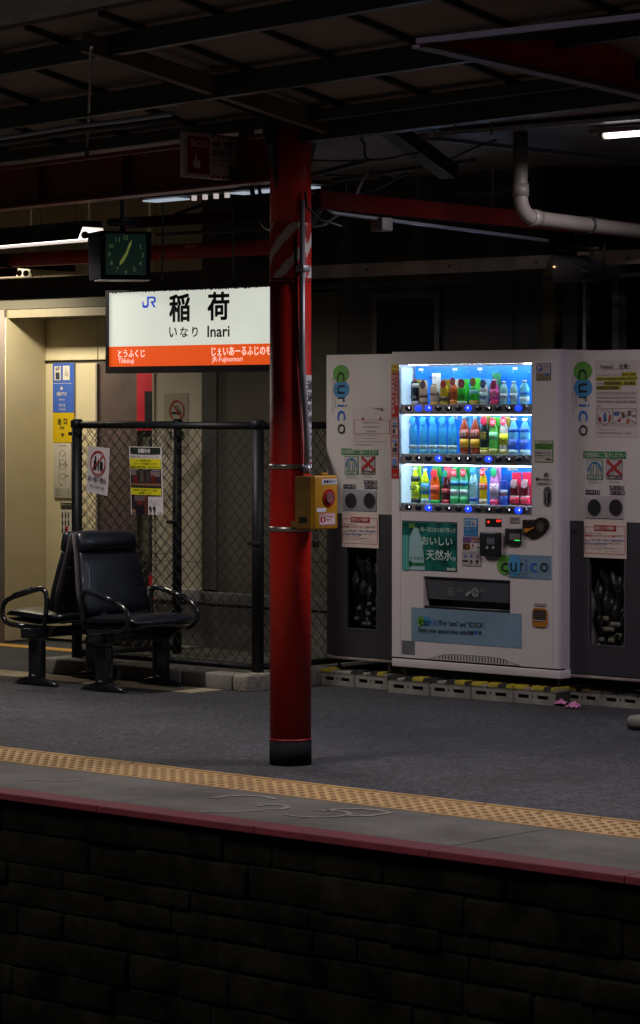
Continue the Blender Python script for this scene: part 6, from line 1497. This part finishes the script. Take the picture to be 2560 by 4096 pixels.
# ================================================================ RECYCLING BINS
BY_ = 12.90
Rb = Face(BY_)
M_bin = mat('bin_enamel', (0.57, 0.525, 0.50), 0.45, var=0.03, scale=3, dirt=0.08)
M_binlow = mat('bin_lower_purple', (0.036, 0.033, 0.041), 0.4, var=0.12, scale=3)
M_hole = mat('hole_black', (0.003, 0.003, 0.003), 0.8, var=0)
M_bag = mat('clear_bag', (0.012, 0.013, 0.012), 0.32, var=0.7, scale=14, bump=0.5, bscale=9, spec=0.22)
XR0 = Rb.x(2263)
def rbin(X0, label, which):
    off = X0 - XR0
    class BF(Face):
        def x(s, px): return XY(px, BY_)[0] + off
    f = BF(BY_); f.z = lambda px, py: at(px, py, BY_)[1]
    root = thing('recycling_bin', label, 'bin', (X0, BY_, 0.1))
    W_ = 0.535; zt_ = 1.982; zm_ = 1.028; zb_ = 0.178
    up = MB().rbox(X0, X0 + W_, BY_, BY_ + 0.45, zm_ + .001, zt_, r=0.004).build('upper_body', M_bin, root)
    x0w, x1w, z0w, z1w = f.r(2354, 2200, 2499, 2583)
    lw = MB().holes(X0 + .002, X0 + W_ - .002, zb_, zm_, [(x0w, x1w, z0w, z1w)], BY_ + .002, BY_ + 0.03).build('lower_door', M_binlow, root)
    mb = MB(); mb.box(X0 + .003, X0 + .02, BY_ + .031, BY_ + .44, zb_, zm_ - .001); mb.box(X0 + W_ - .02, X0 + W_ - .003, BY_ + .031, BY_ + .44, zb_, zm_ - .001); mb.box(X0 + .021, X0 + W_ - .021, BY_ + .42, BY_ + .44, zb_, zm_ - .001)
    mb.build('lower_body', M_binlow, root)
    MB().box(X0 + .005, X0 + W_ - .005, BY_ + .031, BY_ + .30, zb_ + .001, zb_ + .01).build('bin_floor', M_dark, root)
    MB().rbox(X0 + .03, X0 + W_, BY_ - 0.004, BY_ + .42, zb_ - 0.022, zb_ - .006, r=.003).build('base_plate', mat('base_rust', (0.30, 0.25, 0.22), 0.6, var=0.3, scale=9, dirt=0.4), root)
    for a in (0.06, W_ - .06):
        MB().lathe((X0 + a, BY_ + .05, 0.1), [(0.02, 0), (0.02, .01), (0.01, .012), (0.01, zb_ - .1 - .022)], n=12).build('foot', M_steel, root)
    # crumpled clear bag seen through the window
    rs = random.Random(which * 7 + 1); n, m = 26, 40; mb = MB(); mb.smooth = True
    vs = [(x0w - .01 + (x1w - x0w + .02) * i / n + rs.uniform(-.002, .002), BY_ + .085 + 0.010 * rs.random() + .018 * math.sin(i * .9 + 1.2 * math.sin(j * .23)) + .012 * math.sin(j * .5 + i * .3), z0w - .01 + (z1w - z0w) * 0.98 * j / m + rs.uniform(-.002, .002)) for j in range(m + 1) for i in range(n + 1)]
    mb.add(vs, [(j*(n+1)+i, j*(n+1)+i+1, (j+1)*(n+1)+i+1, (j+1)*(n+1)+i) for j in range(m) for i in range(n)]); mb.build('clear_bag', M_bag, root)
    cols = ['2a3c30', '5c5848', '4a2c24', '606870']
    mb = MB()
    for k in range(9):
        cx, cz = rs.uniform(x0w + .02, x1w - .02), z0w + .01 + .03 * (k % 5); mb.rbox(cx - .02, cx + .02, BY_ + .045, BY_ + .07, cz, cz + .03, r=.008, n=1)
    MB.build(mb, 'bag_content', paint(cols[which]), root)
    MB().holes(x0w - .004, x1w + .004, z0w - .004, z1w, [(x0w + .004, x1w - .004, z0w + .004, z1w)], BY_ - .0005, BY_ + .0015).build('window_rim', mat('rim_grey', (0.07, 0.07, 0.08), 0.35, var=0), root)
    # logo: rotated wordmark over green and blue dots
    def dot(px, py, rx, ry, col, lay):
        a, b = f.x(px), f.z(px, py); D = XY(px, BY_)[1]; mb = MB(); mb.ell(a, b, abs(f.x(px + rx) - a), ry / F * D, BY_ - .0015 * lay, BY_ - .0015 * (lay - 1) - .0003, n=36); return mb.build('logo_dot', col, root)
    dot(2333, 1551, 37, 39, BL, 1); dot(2332, 1484, 37, 38, GR, 1.6)
    X_a, X_b = f.x(2314), f.x(2348)
    def vt(mb, ch, xa, ya, xb, yb, b=0.0): mb.text(ch, f.x(xa), f.x(xb), f.z((xa + xb) / 2, yb), f.z((xa + xb) / 2, ya), BY_ - .0035, rot=-90, bold=b)
    mb = MB(); vt(mb, 'c', 2314, 1475, 2349, 1518); vt(mb, 'u', 2315, 1533, 2349, 1570); vt(mb, 'r', 2316, 1586, 2349, 1606); vt(mb, 'o', 2317, 1699, 2352, 1744); mb.build('wordmark_dark', LI, root)
    mb = MB(); vt(mb, 'i', 2316, 1617, 2360, 1626); vt(mb, 'c', 2316, 1641, 2352, 1685); mb.build('wordmark_blue', LB, root)
    mb = MB(); vt(mb, 'curico is “cure” and “ICOCA”', 2302, 1500, 2309, 1632, 0); vt(mb, 'Enjoy your special time with curico.', 2290, 1500, 2297, 1652, 0); mb.build('caption', paint('5a6a78'), root)
    # sorting banner and pictograms
    gb = B2('sorting_banner', 2334, 1806, 2505, 1834, paint('187038'), root, 1, f); P2('banner_lettering', [('t', '分別回収にご協力ください', 2339, 1810, 2501, 1830, 2, 0.012)], paint('c8ccc0'), gb, f)
    ic = B2('accepted_pictogram', 2349, 1838, 2413, 1918, paint('186c3c'), root, 1, f)
    P2('picture_field', [('c', 2351.5, 1841, 2410.5, 1902, 2)], paint('b0a8a8'), ic, f)
    mb = MB(); X, z = f.x(2381), f.z(2381, 1885); rx = f.x(2408) - f.x(2381); mb.ring(X, z, rx, .055, .011, BY_ - .0055, a0=0, a1=180); mb.build('blue_arch', paint('286c98'), ic)
    P2('bottle_picture', [('c', 2361, 1866, 2363, 1900, 3), ('c', 2368, 1866, 2370, 1900, 3), ('c', 2374, 1858, 2376, 1901, 3), ('c', 2387, 1858, 2389, 1901, 3), ('c', 2379, 1848, 2385, 1858, 3), ('c', 2394, 1868, 2396, 1901, 3), ('c', 2405, 1868, 2407, 1901, 3), ('c', 2396, 1868, 2405, 1870, 3)], paint('2c6c4c'), ic, f)
    P2('caption', [('t', '飲料空容器', 2354, 1904, 2409, 1916, 2.5, 0.012)], paint('c4ccc0'), ic, f)
    ix = B2('refused_pictogram', 2426, 1838, 2490, 1918, paint('4a2c30'), root, 1, f); P2('picture_field', [('c', 2428.5, 1841, 2487.5, 1901, 2)], paint('b0a8a8'), ix, f)
    P2('caption', [('t', 'その他のごみ', 2429, 1904, 2488, 1916, 2.5, 0.01)], paint('c8bcb8'), ix, f)
    mb = MB(); mb.ring(f.x(2445), f.z(2445, 1888), .02, .02, .003, BY_ - .0055); mb.ring(f.x(2470), f.z(2470, 1872), .02, .025, .003, BY_ - .0055); mb.build('rubbish_picture', paint('5a4c50'), ix)
    mb = MB(); mb.seg(f.x(2430), f.z(2458, 1842), f.x(2487), f.z(2458, 1898), .016, BY_ - .007); mb.seg(f.x(2430), f.z(2458, 1898), f.x(2487), f.z(2458, 1842), .016, BY_ - .0085); mb.build('red_cross', paint('a01c20'), ix)
    P2('small_print', [('t', 'Plastics Bottles\nGlass Bottles・Cans', 2355, 1920, 2408, 1934, 1), ('t', 'Other garbage', 2438, 1924, 2478, 1932, 1)], paint('2c6858'), root, f)
    for nm, x0, y0, x1, y1, tx in (('bottle_label', 2343, 1960, 2400, 1979, 'ペットボトル'), ('can_label', 2439, 1943, 2497, 1960, 'カン'), ('glass_label', 2441, 1963, 2499, 1980, 'ビン')):
        l_ = B2(nm, x0, y0, x1, y1, paint('241c28'), root, 1, f); P2('lettering', [('t', tx, x0 + 4, y0 + 3, x1 - 18, y1 - 5, 2, 0.012)], paint('c8c0c0'), l_, f); P2('icon_field', [('c', x1 - 14, y0 + 2, x1 - 2, y1 - 2, 2)], paint('a89ea0'), l_, f); P2('icon', [('c', x1 - 10, y0 + 6, x1 - 6, y1 - 2, 3), ('c', x1 - 9, y0 + 3, x1 - 7, y0 + 6, 3)], paint('241c28'), l_, f)
    a, b, c, d = f.r(2342, 1982, 2496, 2074)
    hp = MB().rbox(a, b, BY_ - .006, BY_ - .0005, c, d, r=0.002).build('slot_plate', mat('slot_plate' + str(which), ((0.34, 0.33, 0.37), (0.45, 0.40, 0.41))[which % 2], 0.3, metal=0.3, var=0.05), root)
    for px in (2380.5, 2466.5):
        mb = MB(); X, z = f.x(px), f.z(px, 2031); D = XY(px, BY_)[1]; mb.ell(X, z, .0455, .0465, BY_ - .0075, BY_ - .0063, n=40); hh = mb.build('insert_hole', M_hole, hp)
        mb = MB(); mb.ring(X, z, .048, .049, .003, BY_ - .009, th=.0028); mb.build('hole_rim', mat('hole_rim', (0.2, 0.2, 0.22), 0.3, var=0), hp)
    # taped camera notice
    x0n, y0n, x1n, y1n = 2338, 2081, 2508, 2232
    nt_ = B2('camera_notice', x0n, y0n, x1n, y1n, paint('cab8ae'), root, 2.5, f)
    P2('red_header', [('c', 2380, 2101, 2467, 2124, 3.5)], paint('981c24'), nt_, f); P2('header_lettering', [('t', '防犯カメラ作動中', 2386, 2105, 2461, 2120, 4.5, 0.01)], paint('d8c8c4'), nt_, f)
    P2('red_print', [('c', 2341, 2106, 2379, 2107.2, 3.5), ('c', 2468, 2106, 2503, 2107.2, 3.5), ('c', 2341, 2106, 2342.2, 2215, 3.5), ('c', 2502, 2106, 2503.2, 2215, 3.5), ('c', 2341, 2214, 2503, 2215.2, 3.5), ('t', '飲料商品(ペットボトル・缶・ビン)専用', 2342, 2138, 2466, 2148, 3.5, 0.01), ('t', 'リサイクルボックス周辺', 2342, 2190, 2410, 2197, 3.5)], paint('98202c'), nt_, f)
    P2('black_print', [('t', 'このリサイクルボックスは', 2342, 2128, 2406, 2135, 3.5), ('t', 'の容器です。', 2468, 2139, 2501, 2147, 3.5), ('t', 'その他の', 2342, 2158, 2364, 2165, 3.5), ('t', 'の投棄はご遠慮下さい。', 2432, 2171, 2496, 2177, 3.5), ('t', 'また、ペットボトル・缶・ビンを含め、', 2342, 2180, 2420, 2186, 3.5), ('t', 'への投棄はご遠慮下さい。', 2412, 2190, 2470, 2196, 3.5), ('t', '(株)ジェイアール西日本デイリーサービスネット', 2424, 2203, 2500, 2208, 3.5)], paint('2c2426'), nt_, f)
    P2('blue_print', [('t', '一般ゴミ(紙・プラ製カップ類)及び駅外から', 2366, 2156, 2502, 2166, 3.5, 0.008), ('t', '持ち込まれた飲料の空容器', 2342, 2169, 2430, 2178, 3.5, 0.008)], paint('24549c'), nt_, f)
    if which == 1:
        np_ = B2('trash_notice', 2382, 1440, 2557, 1748, paint('c0b5b0'), root, 1.2, f)
        P2('black_print', [('t', 'Notice!', 2405, 1459, 2455, 1473, 2.5, 0.012), ('t', '注意！', 2478, 1456, 2520, 1473, 2.5, 0.012), ('c', 2405, 1475.5, 2526, 1476.5, 2.5), ('t', 'Recycling bins are for', 2388, 1498, 2486, 1503, 2.5), ('t', 'cans, and', 2490, 1491, 2545, 1502, 3.5, 0.01), ('t', 'plastic and glass bottles ONLY!', 2389, 1509, 2549, 1521, 3.5, 0.01), ('t', '回收箱', 2389, 1532, 2414, 1538, 2.5), ('t', '僅回收寶特瓶、飲料類的', 2420, 1526, 2544, 1539, 3.5, 0.006), ('t', '玻璃瓶及鐵鋁罐！', 2390, 1544, 2480, 1557, 3.5, 0.006),
            ('t', 'Please DO NOT throw away here any other', 2389, 1567, 2546, 1574, 2.5), ('t', 'trash (bamboo sticks, plastic container, etc.)', 2389, 1584, 2542, 1591, 2.5), ('t', '請不要在此丟棄任何一般垃圾！紙類、塑膠容器', 2389, 1601, 2547, 1608, 2.5), ('t', '等！', 2390, 1620, 2406, 1628, 2.5), ('c', 2389, 1576, 2546, 1576.8, 2.5), ('c', 2389, 1592.6, 2546, 1593.4, 2.5), ('c', 2389, 1610, 2546, 1610.8, 2.5),
            ('t', 'Please DO NOT even touch or smoke near the recycling bins, etc.', 2391, 1702, 2548, 1707, 2.5), ('t', 'The platform or the outside facility.', 2391, 1716, 2470, 1721, 2.5), ('t', '請不要將家中垃圾丟棄於此回收箱、月台與車站！', 2391, 1729, 2530, 1735, 2.5),
            ('c', 2389, 1634, 2547, 1635, 2.5), ('c', 2389, 1695, 2547, 1696, 2.5), ('c', 2389, 1634, 2390, 1696, 2.5), ('c', 2546, 1634, 2547, 1696, 2.5), ('c', 2452, 1634, 2453, 1696, 2.5)], paint('26262a'), np_, f)
        P2('yellow_marker', [('c', 2488, 1488, 2546, 1505, 2.2), ('c', 2388, 1507, 2550, 1523, 2.2), ('c', 2418, 1525, 2546, 1541, 2.2), ('c', 2388, 1543, 2484, 1559, 2.2)], paint('a89c1c'), np_, f)
        P2('red_picture', [('c', 2396, 1668, 2407, 1687, 2.5), ('c', 2475, 1675, 2484, 1689, 2.5)], paint('8c2440'), np_, f); P2('orange_picture', [('c', 2435, 1668, 2444, 1687, 2.5), ('c', 2437, 1660, 2442, 1668, 2.5), ('c', 2507, 1678, 2520, 1691, 2.5)], paint('a04c20'), np_, f)
        P2('blue_picture', [('c', 2415, 1660, 2428, 1687, 2.5), ('c', 2418, 1648, 2425, 1660, 2.5), ('c', 2457, 1646, 2478, 1662, 2.5), ('c', 2532, 1660, 2542, 1668, 2.5)], paint('3c5c90'), np_, f); P2('brown_picture', [('c', 2488, 1648, 2500, 1672, 2.5), ('c', 2512, 1642, 2526, 1664, 2.5)], paint('6a5454'), np_, f)
        mb = MB(); mb.ring(f.x(2421), f.z(2421, 1668), .042, .042, .0015, BY_ - .007); mb.seg(f.x(2455), f.z(2500, 1692), f.x(2545), f.z(2500, 1637), .0015, BY_ - .0074); mb.seg(f.x(2478), f.z(2500, 1645), f.x(2545), f.z(2500, 1692), .0015, BY_ - .0078); mb.build('outline_print', paint('5a3c40'), np_)
        a, b = f.x(2295), at(2295, 2123, BY_)[1]; mb = MB(); mb.ell(a, b, .013, .014, BY_ - .006, BY_ + .001, n=16); mb.build('lock', mat('lock_dark', (0.05, 0.04, 0.05), 0.3, metal=0.5), root)
    else:
        # left bin's faded notice, measured on the left bin itself (u,v in a 2.63x crop from 1280,1380)
        fl = Face(BY_)
        def C_(u, v): return 1280 + u / 2.63, 1380 + v / 2.63
        def it(tx, u0, v0, u1, v1, lay=2.2, b=0.0): (a_, b_), (c_, d_) = C_(u0, v0), C_(u1, v1); return ('t', tx, a_, b_, c_, d_, lay, b)
        def ca(u0, v0, u1, v1, lay=2.2): (a_, b_), (c_, d_) = C_(u0, v0), C_(u1, v1); return ('c', a_, b_, c_, d_, lay)
        np_ = B2('trash_notice', *C_(338, 655), *C_(745, 1103), paint('c2b6b3'), root, 1.2, fl)
        P2('red_print', [ca(362, 787, 737, 790), ca(362, 929, 737, 932), ca(362, 790, 365, 929), ca(734, 790, 737, 929), it('▲', 440, 752, 470, 785), it('▲', 625, 752, 655, 785)], paint('a03440'), np_, fl)
        P2('grey_print', [it('ゴミ箱ではありません。', 452, 805, 635, 827), it('This is NOT trash can.', 460, 850, 635, 872), it('這不是垃圾桶。', 485, 897, 600, 918), it('駅および車内で不要となったゴミ箱を設置しておりません。', 365, 940, 632, 955), it('お持ち帰りいただきますようお願い申し上げます。', 365, 974, 600, 989), it('There is no trash box in the station. Please take the trash with you.', 365, 1008, 710, 1024), it('車站內沒有垃圾桶 請將垃圾帶走。', 365, 1042, 562, 1056)], paint('5a5052'), np_, fl)
        mb = MB(); p_ = [at(*C_(555, 660), BY_), at(*C_(665, 668), BY_), at(*C_(668, 700), BY_), at(*C_(640, 682), BY_)]; mb.prism([(a_, b_) for a_, b_ in p_][::-1], BY_ - .006, BY_ - .0045); mb.build('torn_corner', paint('5c5452'), np_)
    return root
rbin(Rb.x(1305), 'recycling bin with a faded not trash can notice, between pillar and vending machine', 0)
rbin(XR0, 'recycling bin with a yellow highlighted notice sheet, farther from the pillar', 1)

# ================================================================ KERB BLOCKS UNDER THE MACHINES
M_blk = mat('block_concrete', (0.27, 0.255, 0.22), 0.85, var=0.25, scale=9, bump=0.5, bscale=90, dirt=0.55)
M_hzy = mat('hazard_yellow', (0.52, 0.42, 0.03), 0.7, var=0.25, scale=14, dirt=0.8)
M_hzb = mat('hazard_black', (0.025, 0.024, 0.022), 0.8, var=0.3, scale=14)
def hblock(label, px0, px1, Y, worn, seed):
    f = Face(Y); x0, x1 = f.x(px0), f.x(px1); L = x1 - x0; rs = random.Random(seed)
    root = thing('kerb_block', label, 'block', (x0, Y, 0), 'concrete hazard kerb blocks under the machines')
    s1 = (x0 + L * .13, x0 + L * .40, .028, .050); s2 = (x0 + L * .60, x0 + L * .87, .028, .050)
    MB().holes(x0, x1, 0.0, 0.066, [s1, s2], Y, Y + 0.02).build('face', M_blk, root, bevel=0.0015)
    MB().box(x0 + .001, x1 - .001, Y + .0205, Y + 0.16, 0, 0.066).build('core', mat('core_dark', (0.03, 0.028, 0.025), 0.9), root)
    c = MB(); c.ell(x0 + L * .5, .042, .006, .006, Y - .001, Y + .0005, n=12); c.build('bolt_hole', M_hole, root)
    # upper step, notched, with worn hazard paint
    g0 = x0 + L * .37
    for a, b in ((x0 + .002, g0 - .008), (g0 + .012, x1 - .002)):
        MB().rbox(a, b, Y + .006, Y + .16, .0665, .088, r=.003, n=1).build('step', M_blk, root)
    segs = []; x = x0 + .002; k = rs.randint(0, 1)
    while x < x1 - .02:
        w = min(rs.uniform(.045, .085), x1 - .002 - x)
        if not (x < g0 + .012 and x + w > g0 - .008): segs.append((x, x + w, k))
        x += w; k = 1 - k
    for a, b, k in segs:
        if worn and rs.random() < .3: continue
        n = 5; top = [(a + (b - a) * i / n, .0885 + .011 + rs.uniform(-.003, .001)) for i in range(n + 1)]
        mb = MB(); mb.prism([(a, .087)] + [(b, .087)] + top[::-1], Y + .012, Y + .158); mb.box(a, b, Y + .0035, Y + .0115, .078, .0925 + rs.uniform(-.003, .002))
        mb.build('hazard_paint', M_hzy if k else M_hzb, root)
order = ['first', 'second', 'third', 'fourth']
for i, (a, b) in enumerate(((1552, 1713), (1715, 1877), (1879, 2047), (2049, 2214))):
    hblock(f'{order[i]} hazard striped concrete block under the vending machine from the pillar side', a, b, 12.755 + .0 + .012 * i, False, 21 + i)
hblock('worn concrete block under the recycling bin nearest the pillar', 1283, 1415, 12.86, True, 5)
hblock('rusty stained concrete block between the pillar-side bin and the vending machine', 1417, 1549, 12.87, True, 8)
hblock('worn concrete block beside the pink paper scraps', 2258, 2400, 12.95, True, 9)
hblock('worn concrete block beyond the pink paper scraps under the recycling bin', 2402, 2562, 12.96, True, 15)
MB_ = None
# pink paper scraps
M_pink = mat('pink_paper', (0.60, 0.19, 0.42), 0.6, var=0.15, scale=40)
for k, (px, py, w, lab) in enumerate(((2241, 2822, .058, 'flat crumpled pink paper scrap touching the kerb block'), (2294, 2835, .045, 'crumpled upright pink paper scrap lying out on the asphalt'))):
    v = atz(px, py, 0.0); rs = random.Random(k + 3)
    root = thing('paper_scrap', lab, 'litter', tuple(v))
    n = 6; vs = [(v.x + w * (i / n - .5) * 1.6 + rs.uniform(-.003, .003), v.y + w * (j / n - .5) * 1.2 + rs.uniform(-.003, .003), .003 + rs.uniform(0, .016) + (.02 + .012 * k) * math.exp(-((i/n-.5)**2 + (j/n-.6)**2) * 6)) for j in range(n + 1) for i in range(n + 1)]
    MB().add(vs, [(j*(n+1)+i, j*(n+1)+i+1, (j+1)*(n+1)+i+1, (j+1)*(n+1)+i) for j in range(n) for i in range(n)]).build('sheet', M_pink, root)
# ================================================================ CAMERA, LIGHT
cam = bpy.data.cameras.new('camera'); co = bpy.data.objects.new('camera', cam); C.objects.link(co)
cam.sensor_fit = 'VERTICAL'; cam.sensor_height = 36; cam.sensor_width = 22.5
cam.lens = 36 * F / 4096; cam.shift_y = -(2048 - HZ) / 4096
cam.clip_end = 2000; cam.clip_start = 0.1
co.location = (0, 0, EYE); co.rotation_euler = (math.radians(90), 0, TH)
sc.camera = co
w = bpy.data.worlds.new('World'); sc.world = w; w.use_nodes = True
nt = w.node_tree; bg = nt.nodes['Background']
sky = nt.nodes.new('ShaderNodeTexSky'); sky.sky_type = 'NISHITA'; sky.sun_disc = False
SE, SR = math.radians(56), math.radians(188)
sky.sun_elevation = SE; sky.sun_rotation = SR; sky.air_density = 1.0
nt.links.new(sky.outputs[0], bg.inputs[0]); bg.inputs[1].default_value = 0.0021
sun = bpy.data.lights.new('track_side_light', 'SUN'); so = bpy.data.objects.new('track_side_light', sun); C.objects.link(so)
sun.energy = 1.6; sun.angle = math.radians(14); sun.color = (1.0, 0.90, 0.84)  # sun lamp standing in for unseen station lamps beyond the tracks
# shines from the track side (behind the camera's shoulder) down onto the platform
d = Vector((0.14, 1.0, -1.5)).normalized()
so.rotation_euler = d.to_track_quat('-Z', 'Y').to_euler()
def area(name, loc, tgt, sx, sy, e, col):
    l = bpy.data.lights.new(name, 'AREA'); l.shape = 'RECTANGLE'; l.size = sx; l.size_y = sy; l.energy = e; l.color = col
    o = bpy.data.objects.new(name, l); C.objects.link(o); o.location = loc
    l.spread = math.radians(164)
    o.rotation_euler = (Vector(tgt) - Vector(loc)).to_track_quat('-Z', 'Y').to_euler()
    return o
area('lamp_light', (vlamp.x + 0.6, vlamp.y, vlamp.z - 0.02), (vlamp.x + 0.45, vlamp.y + 0.1, 0), 1.2, 0.06, 52, (1.0, 0.89, 0.95))
q_ = ce - cd * 0.65
area('lamp_light', (q_.x, q_.y, q_.z - 0.02), (q_.x + 0.1, q_.y, 0), 1.2, 0.1, 38, (1.0, 0.90, 0.84))
area('lamp_light', (wl.x - 0.6, wl.y + 0.02, wl.z - 0.03), (wl.x - 0.6, wl.y + 0.45, 1.0), 1.2, 0.08, 32, (1.0, 0.88, 0.68))
sc.view_settings.view_transform = 'Standard'; sc.view_settings.look = 'None'
sc.view_settings.exposure = 0; sc.view_settings.gamma = 1
sc.cycles.use_denoising = True
sc.cycles.max_bounces = 6; sc.cycles.diffuse_bounces = 3; sc.cycles.glossy_bounces = 3; sc.cycles.transparent_max_bounces = 8
sc.cycles.sample_clamp_indirect = 4.0
sc.cycles.use_light_tree = True
sc.cycles.caustics_reflective = False; sc.cycles.caustics_refractive = False
